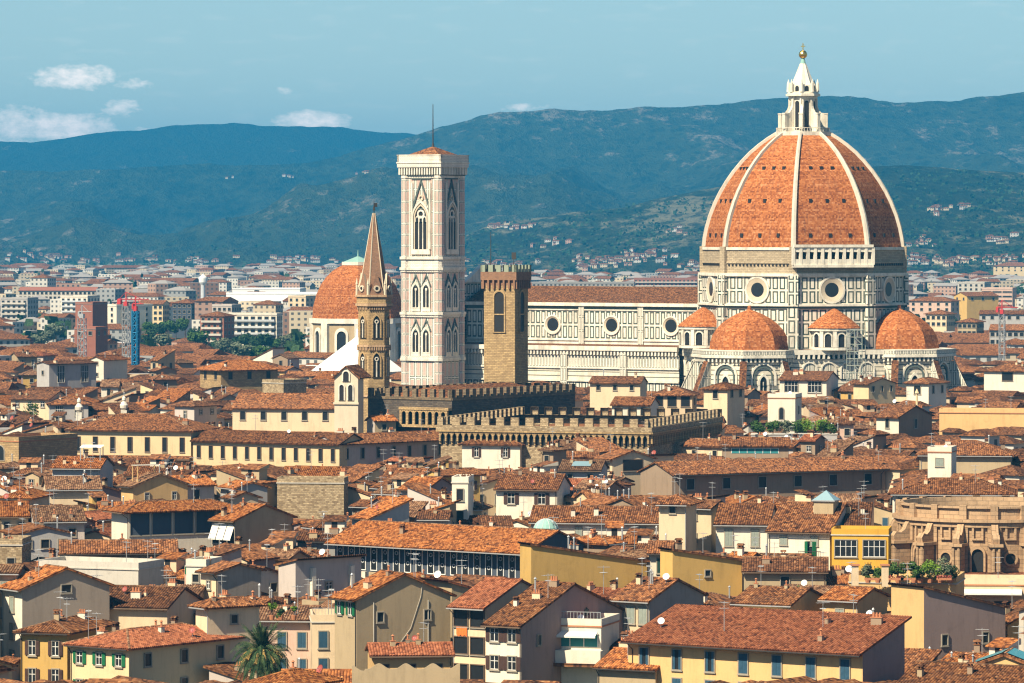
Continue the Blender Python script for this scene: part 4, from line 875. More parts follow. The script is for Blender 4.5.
        for a0, a1, b0, b1 in ((X0 - .05, X1 + .05, Y0 - .05, Y0 + p), (X0 - .05, X1 + .05, Y1 - p, Y1 + .05), (X0 - .05, X0 + p, Y0 + p, Y1 - p), (X1 - p, X1 + .05, Y0 + p, Y1 - p)): mb.box(a0, a1, b0, b1, h + .08, h + .95, 3)
        zr = h + .9; hf = lambda x, y: h + .05
    for a, b in cap:
        a = Vector(a); b = Vector(b); mb.tube(a + Vector((0, 0, .05)), b + Vector((0, 0, .05)), .17, .17, 5, 4)
    return mb, hf, zr
def wall_mesh(w, d, h, kind, tp):
    mb = MB(); X0, X1, Y0, Y1 = -w / 2, w / 2, -d / 2, d / 2
    c = [(X0, Y0), (X1, Y0), (X1, Y1), (X0, Y1)]
    def top(x, y):
        if kind == 'sf': return h + (y - Y0) * tp
        if kind == 'sb': return h + (Y1 - y) * tp
        if kind == 'sl': return h + (x - X0) * tp
        if kind == 'sr': return h + (X1 - x) * tp
        return h
    for i in range(4):
        a, b = c[i], c[(i + 1) % 4]; pts = [(a[0], a[1], 0), (b[0], b[1], 0), (b[0], b[1], top(*b))]
        if kind == 'x' and i in (1, 3): pts.append((a[0], 0, h + d / 2 * tp))
        if kind == 'y' and i in (0, 2): pts.append((0, a[1], h + w / 2 * tp))
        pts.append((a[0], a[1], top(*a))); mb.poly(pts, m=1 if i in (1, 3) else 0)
    if kind == 'hip': mb.poly([(x, y, h - .02) for x, y in c])
    return mb
_wc = {}
def win_mesh(style, w, h):
    k = ('w', style, round(w, 1), round(h, 1))
    if k in _wc: return _wc[k]
    f_ = Fr((0, 0, 0), (1, 0, 0)); mb = MB(); t = .13
    if style != 'panel':
        f_.ring(mb, [(-w / 2 - t, -t), (w / 2 + t, -t), (w / 2 + t, h + t), (-w / 2 - t, h + t)], [(-w / 2, 0), (w / 2, 0), (w / 2, h), (-w / 2, h)], 0, .17 if style != 'plain' else .04, 0 if style not in ('plain', 'wood') else 3)
        f_.box(mb, -w / 2 - t - .08, w / 2 + t + .08, -t - .1, -t, 0, .2, 0)
    if style == 'loggia': f_.flat(mb, [(-w / 2, 0), (w / 2, 0), (w / 2, h), (-w / 2, h)], .03, 4)
    else: f_.flat(mb, [(-w / 2, 0), (w / 2, 0), (w / 2, h), (-w / 2, h)], .03, 1)
    if style in ('g', 'big'):
        n = 1 if style == 'g' else 3
        for i in range(n + 2): u = -w / 2 + w * i / (n + 1); f_.box(mb, max(-w / 2, u - .04), min(w / 2, u + .04), 0, h, .03, .08, 2)
        for v in (0, h * .6, h - .08): f_.box(mb, -w / 2, w / 2, v, v + .07, .03, .07, 2)
    if style == 'panel':
        f_.ring(mb, [(-w / 2, 0), (w / 2, 0), (w / 2, h), (-w / 2, h)], [(-w / 2 + .12, .12), (w / 2 - .12, .12), (w / 2 - .12, h - .12), (-w / 2 + .12, h - .12)], 0, .12, 2)
        f_.ring(mb, circ(0, h * .68, w * .25, 8), circ(0, h * .68, w * .17, 8), .03, .08, 5); f_.ring(mb, circ(0, h * .34, w * .25, 8), circ(0, h * .34, w * .17, 8), .03, .08, 5)
    _wc[k] = mb.mesh('window', [M['surround'], M['glass'], M['frame'], M['soffit'], M['slate'], M['palegrey']]); return _wc[k]
def shut_mesh(style, w, h):
    k = ('s', style, round(w, 2), round(h, 1))
    if k in _wc: return _wc[k]
    f_ = Fr((0, 0, 0), (1, 0, 0)); mb = MB(); f_.box(mb, -w / 2, w / 2, 0, h, .03, .12, 0); n = int(h / .14)
    for i in range(n): f_.box(mb, -w / 2 + .07, w / 2 - .07, .06 + i * (h - .1) / n, .06 + (i + .55) * (h - .1) / n, .12, .15, 0)
    _wc[k] = mb.mesh('shutter', [M['sh_' + style]]); return _wc[k]
def chim_mesh(v, wm='cream'):
    k = ('c', v, wm)
    if k in _wc: return _wc[k]
    mb = MB()
    if v == 0: mb.box(-.38, .38, -.38, .38, -.9, 1.1, 0); mb.box(-.48, .48, -.48, .48, 1.1, 1.2, 1); mb.box(-.3, -.15, -.4, .4, 1.2, 1.5, 1); mb.box(.15, .3, -.4, .4, 1.2, 1.5, 1); mb.poly([(-.5, -.5, 1.5), (.5, -.5, 1.5), (.5, 0, 1.8), (-.5, 0, 1.8)], m=1); mb.poly([(.5, .5, 1.5), (-.5, .5, 1.5), (-.5, 0, 1.8), (.5, 0, 1.8)], m=1)
    elif v == 1: mb.box(-.7, .7, -.35, .35, -.9, .9, 0); mb.box(-.78, .78, -.43, .43, .9, 1.0, 1); [mb.tube((x, 0, 1.0), (x, 0, 1.55), .17, .14, 7, 2) for x in (-.42, 0, .42)]
    elif v == 2: mb.box(-.3, .3, -.3, .3, -.9, .7, 0); mb.box(-.36, .36, -.36, .36, .7, .78, 1); mb.tube((0, 0, .78), (0, 0, 1.4), .14, .14, 7, 2); mb.tube((0, 0, 1.4), (0, 0, 1.6), .26, .03, 7, 2)
    else: mb.tube((0, 0, -.6), (0, 0, 1.9), .13, .13, 7, 3); mb.tube((0, 0, 1.9), (0, 0, 2.15), .24, .05, 7, 3)
    _wc[k] = mb.mesh('chimney', [M[wm], M['tile_dark'] if v == 0 else M['clay'], M['clay'], M['galv']]); return _wc[k]
def ant_mesh(v):
    k = ('a', v)
    if k in _wc: return _wc[k]
    mb = MB(); H = 3.2 + .6 * v; mb.tube((0, 0, -.3), (0, 0, H), .045, .035, 4)
    for z, L, ax in ((H - .2, 1.5, 0), (H - .9, 1.0, 1)):
        a = (1, .25, 0) if ax == 0 else (.3, 1, 0); mb.tube((-a[0] * L / 2, -a[1] * L / 2, z), (a[0] * L / 2, a[1] * L / 2, z), .03, .03, 4)
        for i in range(5 + v): t = -.5 + i / (4 + v); c = (a[0] * L * t, a[1] * L * t); mb.tube((c[0] - a[1] * .35, c[1] + a[0] * .35, z), (c[0] + a[1] * .35, c[1] - a[0] * .35, z), .02, .02, 4)
    _wc[k] = mb.mesh('tv_antenna', [M['galv']]); return _wc[k]
def dish_mesh(m):
    k = ('d', m)
    if k in _wc: return _wc[k]
    mb = MB(); n = 16; mb.tube((0, 0, -.3), (0, 0, 1.0), .05, .05, 5, 1); d = Vector((-.45, -.75, .45)).normalized(); Q = d.to_track_quat('Z', 'Y'); c = Vector((0, -.1, 1.15)); rings = []
    for r, z in ((.06, 0), (.3, .03), (.5, .1), (.58, .16)): rings.append([c + Q @ Vector((r * math.cos(2 * math.pi * i / n), r * math.sin(2 * math.pi * i / n), z)) for i in range(n)])
    mb.loft(rings, 0, False); mb.poly([c + Q @ Vector((.06 * math.cos(2 * math.pi * i / n), .06 * math.sin(2 * math.pi * i / n), 0)) for i in range(n)]); mb.tube(c, c + d * .6 + Vector((0, 0, -.1)), .025, .04, 4, 1)
    _wc[k] = mb.mesh('satellite_dish', [M[m], M['galv']]); return _wc[k]
HS = []      # every house as a dict
def H(x0, x1, ye, h, phi, d, roof, wall, yb=None, lbl=None, ref=None, tile='tile', pitch=18, o=.75, A=None, B=None, ch=1, cat='house', extra=None, D=None, name='house'):
    """A house laid out from where its front stands: x0..x1 front extent, ye the eave, h the eave height (m)"""
    if D is None: D = F * (CZ - h) / (ye - HY)
    else: h = CZ - (ye - HY) * D / F
    w = (x1 - x0) * D / F / math.cos(R(phi)); n = Vector((math.sin(R(phi)), -math.cos(R(phi)), 0))
    fc = Vector((X((x0 + x1) / 2, D), D, 0)); c = fc - n * (d / 2)
    HS.append(dict(c=c, phi=phi, w=w, d=d, h=h, roof=roof, wall=wall, tile=tile, tp=math.tan(R(pitch)), o=o, A=A, B=B, ch=ch, lbl=lbl, ref=ref, hero=True, yb=yb, D=D, cat=cat, extra=extra, name=name))
    return HS[-1]
# (style, columns, rows, width, height, first drop below the eave)
H(1, 24, 588, 15, -56, 13, 'x', 'white', 660, 'white house with grey shutters and a wide plain grey gable, lower left corner', 'grey-gabled white house', 'tile_bright', 20, A=('greyg', 1, 3, 1.0, 1.9, 1.2), B=('d', 1, 1, 1.4, 1.0, -.3))
H(20, 68, 632, 12, -18, 14, 'hip', 'ochre', 683, 'pale ochre house with dark brown shutters beside the green-shuttered house', 'brown-shuttered ochre house', 'tile', 17, A=('brown', 2, 3, .9, 1.8, 1.1), B=None, ch=2)
H(68, 131, 646, 11, -38, 20, 'hip', 'paleyellow', 683, 'pale yellow corner house with three bright green shuttered windows', 'green-shuttered corner house', 'tile_even', 17, A=('green', 3, 3, 1.0, 1.5, .8), B=('d', 3, 2, 1.1, 1.5, .9), ch=4)
H(78, 168, 607, 12, -14, 14, 'x', 'cream', 628, 'low house with a broad mottled brown roof behind the green-shuttered house', 'broad mottled brown roof', 'tile_dark', 16, ch=4)
H(195, 209, 606, 15, -55, 7.5, 'hip', 'cream', 640, 'small square cream tower house with hipped roof left of the palm', 'square house by palm', 'tile', 22, A=('x', 1, 1, .6, .8, 1), B=('d', 1, 1, .9, 1.0, 1.2), ch=1)
H(36, 140, 568, 14.5, -22, 8, 'flat', 'cementw', 590, 'long stained grey concrete block with a row of dark low windows', 'stained concrete block', B=None, A=('plain', 6, 1, 2.0, .9, 2.6), ch=0)
H(252, 312, 620, 11, -6, 10, 'x', 'pink', 668, 'pinkish house with closed blue shutters right behind the palm crown', 'pinkish blue-shuttered house', 'tile_pale', 14, A=('blue', 3, 2, 1.1, 2.0, 1.6), ch=1)
H(312, 357, 622, 11.5, 4, 9, 'flat', 'cream', 672, 'cream terraced house with two closed blue shutters and a roof railing', 'blue-shuttered terrace house', A=('blue', 2, 2, 1.1, 2.1, 1.2), ch=0)
H(334, 357, 598, 15, -58, 14, 'x', 'tan', 655, 'big tan house with a blank gable wall and crossing cables', 'big tan gable', 'tile_bright', 22, A=('green', 2, 1, 1.0, 1.6, .5), B=('d', 2, 1, .9, 1.2, 1.8), ch=2)
H(425, 452, 600, 12.2, -56, 9, 'sb', 'tan', 640, 'low tan wing attached right of the big tan gable', 'low tan wing', 'tile_even', 15, ch=0)
H(372, 452, 655, 9.5, 6, 7, 'x', 'yellow', 683, 'small yellow outbuilding under the low tan wing', 'small yellow outbuilding', 'tile_even', 15, A=('plain', 3, 1, .8, 1.4, 1.2), ch=2)
H(453, 486, 606, 14, -33, 16, 'x', 'cream', 683, 'cream house with an orange cloth hanging below its brown triple window', 'orange-cloth house', 'tile_even', 19, o=1.1, A=('wood', 2, 3, 2.0, 2.1, .5), ch=0)
H(486, 521, 625, 12.5, -31, 26, 'x', 'white', 676, 'white house with dark upper windows right of the orange-cloth house', 'white long-roofed house', 'tile', 18, A=('brown', 2, 3, 1.2, 1.7, .4), B=('d', 3, 1, .8, 1.2, 1.5), ch=3)
H(553, 601, 626, 11.8, -16, 9, 'flat', 'white', 672, 'white terraced house with teal sliding windows, awnings and rooftop railing', 'teal-windowed terrace house', A=('teal', 1, 1, 5.5, 1.6, 1.0), ch=0, B=None)
H(613, 649, 600, 14, -35, 13, 'x', 'cream', 642, 'cream house with tall pale closed shutters and a dark right side', 'pale-shuttered cream house', 'tile', 19, A=('greyg', 3, 1, 1.2, 2.1, .9), ch=2)
H(598, 655, 668, 8.6, -28, 10, 'x', 'tan', 690, 'low house with an orange roof left of the long yellow palazzo', 'low orange-roofed house', 'tile_bright', 18, ch=2)
H(630, 857, 646, 12, -33, 10.5, 'sf', 'yellow', 683, 'long yellow palazzo with a row of tall blue-shuttered windows in front', 'long blue-shuttered palazzo', 'tile_even', 15.5, o=1.3, A=('blue2', 7, 2, 1.2, 2.4, .9), ch=1, cat='palazzo')
H(893, 922, 611, 13.2, -56, 13.5, 'sb', 'yellow', 655, 'yellow house with a big dark purple-brown side wall below the roof garden', 'purple-walled house', 'tile', 13, A=('x', 1, 1, .8, 1, 1), B=('d', 2, 1, .9, 1.3, 3.0), ch=0, o=.3)
H(850, 955, 583, 14, -12, 10, 'flat', 'yellow', 612, 'yellow house carrying a lush roof garden of potted shrubs', 'roof-garden house', A=('plain', 3, 1, 1.1, 1.6, 1.2), ch=0)
H(823, 857, 600, 13.3, -30, 9, 'x', 'yellow', 614, 'bright yellow house with one grey window below the roof garden', 'one-window yellow house', 'tile_bright', 15, A=('greyg', 1, 1, 1.1, 1.2, 1.2), ch=0)
H(735, 790, 604, 12.8, -26, 12, 'x', 'yellow', 622, 'yellow house with a white awning and potted bushes on its roof', 'white-awning yellow house', 'tile', 15, A=('blue', 2, 1, 1.1, 1.4, 1.2), ch=1)
H(900, 1040, 690, 11.0, -28, 13, 'x', 'yellow', 700, 'house with a broad brown tiled roof at the lower right corner', 'broad corner roof', 'tile', 17, ch=4)
H(972, 1036, 668, 12.3, -14, 7, 'y', 'yellow', 683, 'small yellow house with twin teal glass skylights on its roof', 'teal skylight house', 'tile', 20, A=('x', 1, 1, .8, 1, 1), ch=0)
H(668, 712, 606, 12.2, -34, 9, 'hip', 'grey', 622, 'small grey house with hipped roof under the second ochre wall', 'small hipped grey house', 'tile_dark', 18, ch=1)
# middle rows
H(110, 130, 510, 17, -60, 19.5, 'hip', 'white', 548, 'white house with a deep shaded loggia under a wide hipped roof', 'shaded loggia house', 'tile_bright', 17, o=1.3, A=('d', 1, 1, .6, 1.0, 5.5), B=('loggia', 5, 1, 3.3, 3.6, .3), ch=0)
H(62, 176, 553, 14, 6, 9, 'x', 'rubble', 568, 'low stone house with a long red roof in front of the loggia', 'long-roofed stone house', 'tile', 17, ch=1)
H(2, 30, 498, 17, -10, 12, 'hip', 'cream', 512, 'small cream house with a hipped roof at the left edge of town', 'left-edge cream house', 'tile_bright', 19, A=('d', 2, 1, .9, 1.3, 1.0), ch=2)
H(36, 84, 521, 15, 12, 11, 'x', 'pinkgrey', 548, 'pinkish grey house with a mottled roof and two small windows', 'pinkish grey house', 'tile_pale', 19, A=('d', 2, 1, 1.1, 1.3, 1.2), ch=1)
H(0, 28, 516, 15.5, 8, 10, 'x', 'cream', 536, 'cream house with an orange roof at the left edge below the small hipped one', 'lower left-edge house', 'tile_bright', 20, A=('d', 2, 1, .9, 1.3, 1), ch=1)
H(20, 70, 534, 14, 22, 9, 'y', 'greyw', 560, 'grey-washed house with a low wide front gable and dark openings', 'low grey gable', 'tile', 13, A=('d', 3, 1, 1.3, 1.3, .9), ch=1)
H(0, 22, 545, 14.3, -4, 8, 'flat', 'rubble', 566, 'ruinous ochre stone wall house with a rusty flat roof at far left', 'ruinous stone house', A=('d', 1, 1, 1.1, 1.8, 2), ch=1)
H(120, 134, 486, 17, -56, 11, 'x', 'yellow', 501, 'yellow house with a rooftop pergola beneath the long yellow palace', 'yellow pergola house', 'tile_pale', 19, B=('g', 2, 1, .8, 1.3, 1.2), ch=2)
H(48, 100, 489, 16.2, 10, 10, 'x', 'cream', 503, 'low cream house whose roof sits in front of the blue sunshade', 'low cream house', 'tile_pale', 19, ch=2)
H(52, 100, 468, 17, -8, 11, 'x', 'greyw', 486, 'grey house with a red roof and a white rooftop canopy', 'white-canopy house', 'tile_bright', 17, ch=2)
H(68, 192, 430, 18.5, -14, 17, 'hip', 'paleyellow', 462, 'long pale yellow palace with a big hipped roof and seven tall windows', 'long yellow palace', 'tile', 19, o=.9, A=('wood', 7, 1, .9, 3.0, 1.6), B=None, ch=1, cat='palace', extra='ledge')
H(190, 341, 442.5, 16.4, -30, 11, 'x', 'paleyellow', 468, 'lower yellow wing with a dozen narrow windows right of the long palace', 'lower yellow wing', 'tile', 19, o=.8, A=('wood', 12, 1, .8, 2.6, 1.0), ch=1, cat='palace', extra='ledge')
H(341, 462, 441.5, 16.4, 45, 9, 'x', 'pinkgrey', 459, 'long shaded brown-grey wing with eight windows facing right', 'shaded brown wing', 'tile', 19, A=('d', 8, 1, .9, 2.2, 1.0), ch=1, cat='palace')
H(462, 520, 444.5, 17, -14, 15, 'hip', 'white', 470, 'white house with hipped orange roof and one brown-shuttered window, before the crenellated palace', 'white house by palace', 'tile', 18, A=('brown', 2, 1, .9, 2.0, .6), ch=1)
H(-20, 20, 441, 18, -32, 20, 'flat', 'stone', 463, 'dark stone building with arched window at the left edge', 'left-edge stone building', A=('arch', 1, 1, 2.2, 3.0, 1.0), ch=0)
H(232, 336, 408, 20, -9, 16, 'x', 'cream', 436, 'cream convent house with five deep square windows left of the bell cote', 'cream convent house', 'tile', 20, A=('d', 5, 1, 1.2, 1.9, .9), ch=0, extra='ledge')
H(199, 222, 369, 22, -56, 19, 'hip', 'stone', 388, 'square stone tower house with a wide hipped roof and dark side', 'stone tower house', 'tile_bright', 20, o=1.2, A=('plain', 2, 1, 1.3, 2.4, .4), B=('plain', 3, 1, 1.2, 2.0, .8), ch=1)
H(262, 284, 383, 21, -40, 9, 'flat', 'rubble', 396, 'squat rough stone block beside the square stone tower house', 'squat stone block', ch=0)
H(277, 344, 483, 17, -5, 6, 'flat', 'rubble', 522, 'tall blank rubble stone wall block amid the roofs', 'rubble stone block', ch=0)
H(332, 530, 544, 15, -38, 13, 'x', 'slate', 578, 'long house with a deep eave over blue painted window panels', 'blue-panelled long house', 'tile_bright', 19, o=2.2, A=('panel', 17, 1, 1.3, 4.2, .3), ch=2, extra='sills')  # dark slate wall colour also carries the shade of the deep eave
H(212, 236, 520, 16, -42, 13, 'x', 'tan', 548, 'house with three white awnings under an orange roof', 'three-awning house', 'tile_bright', 18, A=('awn', 3, 1, 2.0, 2.2, .7), ch=1)
H(278, 296, 566, 15, -48, 12, 'sl', 'pinkgrey', 600, 'whitewashed buttressed house with one small window', 'buttressed whitewashed house', 'tile', 12, B=('g', 1, 1, 1.1, 1.2, 2.4), ch=2)
H(200, 218, 572, 15, -50, 7.5, 'x', 'cream', 588, 'small cream house with a bare brown side above the square house', 'bare-sided cream house', 'tile', 14, A=('g', 1, 1, .8, 1.1, 1.2), ch=0)
H(186, 206, 566, 15.3, -18, 6, 'flat', 'white', 584, 'white roof terrace block with parapet and little hut', 'white terrace block', A=('d', 1, 1, .9, 1.0, 1.2), ch=1)
H(531, 648, 564, 14, 26, 3.6, 'sr', 'ochre', 590, 'long blank ochre wall house with a slanting tiled edge', 'blank ochre wall', 'tile', 9, o=.3, ch=2)
H(672, 743, 562, 14.2, 26, 3.8, 'sr', 'ochre', 600, 'second blank ochre wall house with one tiny square window', 'second ochre wall', 'tile', 9, o=.3, A=('d', 1, 1, .8, .8, 1.2), ch=1)
H(649, 671, 553, 15, -5, 8, 'x', 'white', 583, 'narrow white house between two ochre walls with a green shutter', 'narrow white house', 'tile', 17, A=('dgreen', 1, 1, .8, 2.1, .8), ch=1)
H(769, 829, 531, 14.5, -20, 17, 'x', 'white', 556, 'white house with an open green shuttered balcony door and glass roof lantern', 'green-door white house', 'tile', 24, A=('greyg', 2, 1, 1.1, 1.3, .9), B=None, ch=1, extra='skylantern')
H(716, 768, 524, 14.9, -10, 13, 'x', 'white', 554, 'white house with two tall closed grey-green shutters', 'grey-green-shuttered house', 'tile', 22, A=('greyg', 2, 1, 1.2, 2.6, .9), ch=1)
H(744, 826, 571, 13, -4, 8, 'x', 'tan', 590, 'low house with a coarse ribbed brown roof under the white houses', 'coarse ribbed roof', 'tile_dark', 20, A=('d', 1, 1, 1.2, 1.6, .8), ch=1)
H(832, 888, 535, 14.3, -8, 8, 'flat', 'orange', 572, 'vivid orange-yellow house with two big white-framed windows', 'vivid orange house', A=('big', 2, 1, 3.4, 2.6, .8), ch=0)
H(670, 890, 471, 16, 28, 12, 'x', 'brown', 498, 'long brown-grey building with six dark square windows and red roof', 'long brown-grey building', 'tile', 17, o=1.2, A=('d', 6, 1, 1.6, 2.0, 1.0), ch=4)
H(496, 557, 489, 15.5, -12, 12, 'x', 'white', 520, 'white house with a brown shutter and a wide metal-shuttered opening', 'wide-opening white house', 'tile', 20, A=('brown', 2, 1, 1.3, 2.0, .7), ch=3)
H(531, 658, 522, 15, -8, 10, 'x', 'white', 537, 'long low white house under a wide striped tiled roof', 'long striped roof', 'tile', 22, A=('greyg', 4, 1, 1.0, 1.6, .8), ch=3)
H(659, 686, 503, 18.6, -15, 7.5, 'hip', 'cream', 552, 'cream tower house with hipped cap rising over the ochre walls', 'cream tower house', 'tile', 22, o=1.0, A=('d', 1, 1, .9, 1.2, .4), ch=0)
H(597, 612, 459, 18, -58, 9.5, 'x', 'cream', 478, 'cream house with two tiny windows and one wide dark window', 'wide dark window house', 'tile', 17, A=('d', 2, 1, .7, 1.1, .9), B=('plain', 1, 1, 4.4, 2.0, .2), ch=0)
H(636, 672, 442, 17, -8, 10, 'x', 'white', 456, 'white house with two windows right in front of the dark crenellated corner', 'white two-window house', 'tile', 18, A=('d', 2, 1, .9, 1.7, .5), ch=0)
H(893, 1012, 494, 17, -6, 13, 'hip', 'white', 508, 'broad white house with hipped roofs right behind the round church', 'broad white house', 'tile', 18, A=('d', 6, 1, 1.3, 1.8, .8), ch=4)
H(928, 951, 452, 20.5, -14, 6.5, 'flat', 'white', 474, 'white rooftop turret with shuttered twin window', 'white rooftop turret', A=('greyg', 1, 1, 1.4, 1.4, 1.2), ch=0)
H(768, 795, 398, 24, -14, 8, 'flat', 'white', 424, 'tall plain white tower house with one small arched window', 'tall plain white tower', A=('arch', 1, 1, 1.0, 2.6, 2.2), B=('d', 1, 1, .7, 1.5, 2), ch=0)
H(704, 727, 389, 24, -30, 9, 'hip', 'cream', 413, 'cream tower house with hipped roof before the left apse', 'cream tower before apse', 'tile', 20, A=('d', 1, 1, 1.2, 1.9, .3), B=('d', 2, 1, 1, 1.6, .3), ch=0)
H(652, 692, 395, 22.5, -8, 11, 'hip', 'cream', 414, 'cream house with three green trees on its shaded terrace', 'green terrace house', 'tile', 20, A=('plain', 3, 1, 2.0, 2.4, .3), B=('d', 1, 1, .9, 1.3, 1), ch=1)
H(780, 826, 380, 22, -16, 15, 'x', 'white', 398, 'modern white house with a glazed loggia below the cathedral dome', 'glazed loggia house', 'tile_dark', 14, A=('big', 2, 1, 3.6, 3.0, .3), ch=1)
H(854, 868, 384, 22.5, -48, 10, 'x', 'paleyellow', 398, 'pale yellow house with white chimneys beside the scaffolding', 'pale yellow chimney house', 'tile_dark', 15, B=('d', 3, 1, .8, 1.4, .6), ch=4)
H(907, 928, 383, 22.5, -30, 11, 'hip', 'white', 400, 'white house with a dark window under the right apse', 'white house under apse', 'tile', 18, A=('d', 1, 1, 1.8, 2.0, .8), B=('d', 2, 1, 1, 1.8, .8), ch=0)
H(877, 898, 417, 20, -40, 13, 'x', 'white', 431, 'small whitish house with brown side wall and yellow pinnacle', 'small brown-sided house', 'tile', 19, A=('d', 1, 1, .9, 2.0, .4), B=('d', 1, 1, .9, 2.0, .6), ch=1)
H(36, 50, 364, 22, -50, 17, 'y', 'greyw', 388, 'grey modern house with a tall glazed bay at left', 'grey glazed-bay house', 'tile_dark', 10, B=('big', 2, 1, 2.4, 5.0, .5), A=('d', 1, 1, 1, 1.2, 2), ch=1)
H(88, 104, 360, 22, -24, 15, 'y', 'white', 380, 'white gabled house right of the grey glazed-bay house', 'white gabled house', 'tile_bright', 20, A=('d', 1, 2, 1.4, 1.0, .5), ch=1)
H(186, 206, 345, 24, -22, 12, 'y', 'white', 360, 'white house with one large square window far left of the tower', 'large-window white house', 'tile_dark', 8, A=('g', 1, 1, 2.4, 2.4, .5), ch=1) if False else None
H(50, 88, 404, 18, 8, 12, 'hip', 'greyw', 422, 'grey house with glass gable and an orange hipped roof above the dark stone side', 'glass-gabled grey house', 'tile', 18, A=('big', 2, 1, 1.8, 2.6, .4), ch=1)
H(10, 50, 399, 19, -22, 11, 'x', 'cream', 408, 'cream house with two lit windows and dark gable at far left', 'two-lit-window house', 'tile_dark', 18, A=('g', 3, 1, 1.0, 1.4, .6), ch=1)
H(590, 640, 383, 23, -12, 9, 'x', 'cream', 396, 'long cream house under the striped nave wall', 'cream house under nave', 'tile_dark', 16, A=('d', 3, 1, .9, 1.2, .6), ch=1)
H(612, 650, 405, 22, -14, 9, 'x', 'white', 414, 'white loggia house with twin arches under the nave', 'twin-arch loggia house', 'tile', 18, A=('arch', 3, 1, 1.3, 2.0, .5), ch=0)
H(985, 1030, 371, 22, -22, 13, 'hip', 'white', 392, 'white-sided house with brown double window at the right edge', 'double-window house', 'tile', 18, A=('wood', 1, 1, 3.0, 2.2, .5), ch=1)
H(940, 1030, 413, 20, -10, 6, 'flat', 'yellow', 428, 'long low yellow parapet building at the right edge', 'low yellow parapet', ch=0)
H(920, 1010, 455, 18.5, -8, 14, 'hip', 'tan', 463, 'house with a broad hipped red roof right of the white turret', 'broad hipped red roof', 'tile', 18, ch=3)
H(560, 600, 470, 17, -10, 9, 'x', 'greyw', 482, 'grey house with a glass roof panel left of the wide dark window', 'glass-panel grey house', 'tile_pale', 17, A=('d', 2, 1, .9, 1.2, .8), ch=2)
H(722, 788, 446, 18.2, -4, 9, 'x', 'brown', 455, 'low house with a blue glazed strip window below the bushes', 'blue strip window house', 'tile', 16, A=('teal', 1, 1, 9.5, 1.0, .5), ch=1)
H(950, 1034, 585, 12.9, -6, 7, 'flat', 'cream', 606, 'cream building with a long pale awning under the round church', 'long-awning building', A=('plain', 4, 1, 2.2, 1.2, 2.4), ch=0, D=652)
HEROES = list(HS)
# image-space keep-outs for the landmarks: x0, x1, lowest pixel that must stay clear, distance
KEEP = [(470, 700, 383, 1345), (690, 950, 382, 1303), (398, 470, 386, 1375), (450, 584, 411, 1030), (366, 452, 417, 1010), (437, 652, 440, 965), (649, 745, 437, 990), (354, 394, 392, 1070), (336, 364, 429, 1000), (884, 1080, 577, 775),
        (313, 358, 372, 1420), (306, 404, 362, 1670), (240, 288, 700, 470), (750, 838, 436, 1000), (850, 962, 582, 618), (120, 142, 352, 1500), (278, 345, 520, 790)]
def corners(hs, k=1.0):
    a = R(hs['phi']); ux, uy = math.cos(a), math.sin(a); w, d = hs['w'] * k / 2, hs['d'] * k / 2; c = hs['c']
    return [(c.x + ux * sx_ * w - uy * sy_ * d, c.y + uy * sx_ * w + ux * sy_ * d) for sx_, sy_ in ((-1, -1), (1, -1), (1, 1), (-1, 1))]
def ridge(hs):
    r, w, d, tp, o = hs['roof'], hs['w'], hs['d'], hs['tp'], hs['o']
    if r == 'x': return hs['h'] + d / 2 * tp
    if r == 'y': return hs['h'] + w / 2 * tp
    if r == 'hip': return hs['h'] + min(w, d) / 2 * tp
    if r in ('sf', 'sb'): return hs['h'] + d * tp
    if r in ('sl', 'sr'): return hs['h'] + w * tp
    return hs['h'] + .9
def sat(A, B):
    for P, Q in ((A, B), (B, A)):
        for i in range(4):
            ex, ey = P[(i + 1) % 4][0] - P[i][0], P[(i + 1) % 4][1] - P[i][1]; nx, ny = ey, -ex
            pa = [p[0] * nx + p[1] * ny for p in P]; pb = [p[0] * nx + p[1] * ny for p in Q]
            if max(pa) <= min(pb) or max(pb) <= min(pa): return False
    return True
for hs in HS:
    cs = corners(hs); hs['cn'] = corners(hs, .93); px = [PX(x, y) for x, y in cs]; hs['px'] = (min(px), max(px)); hs['near'] = min(y for x, y in cs)
    # a gable's far side matters too: keep clear the lit front and side down to yb
    yb = hs['yb'] or PY(hs['h'], hs['near']) + 14
    KEEP.append((hs['px'][0], hs['px'][1], yb, hs['D'] + abs(math.sin(R(hs['phi']))) * hs['w'] * .5))
OBST = [dict(cn=q) for q in []]
def rect_world(o, w_, d_, ext=0):
    a = o.rotation_euler.z; ux, uy = math.cos(a), math.sin(a); return [(o.location.x + ux * x - uy * y, o.location.y + uy * x + ux * y) for x, y in ((-w_, -d_), (w_, -d_), (w_, d_), (-w_, d_))]
BLOCK = [rect_world(bp, 12, 24.5), rect_world(b2, 23.5, 28.5), rect_world(bg_t, 5, 5), rect_world(hx, 5, 5), rect_world(bc, 3, 3), rect_world(ap, 19, 19), rect_world(ct, 9, 9), rect_world(bpz, 16, 16), rect_world(md, 19, 19)]
BLOCK.append([cl2w(x, y) for x, y in ((-115, -26), (56, -26), (56, 26), (-115, 26))]); BLOCK.append([cl2w(x, y) for x, y in ((-38, -56), (38, -56), (38, 56), (-38, 56))])
fr_ = random.Random(11)
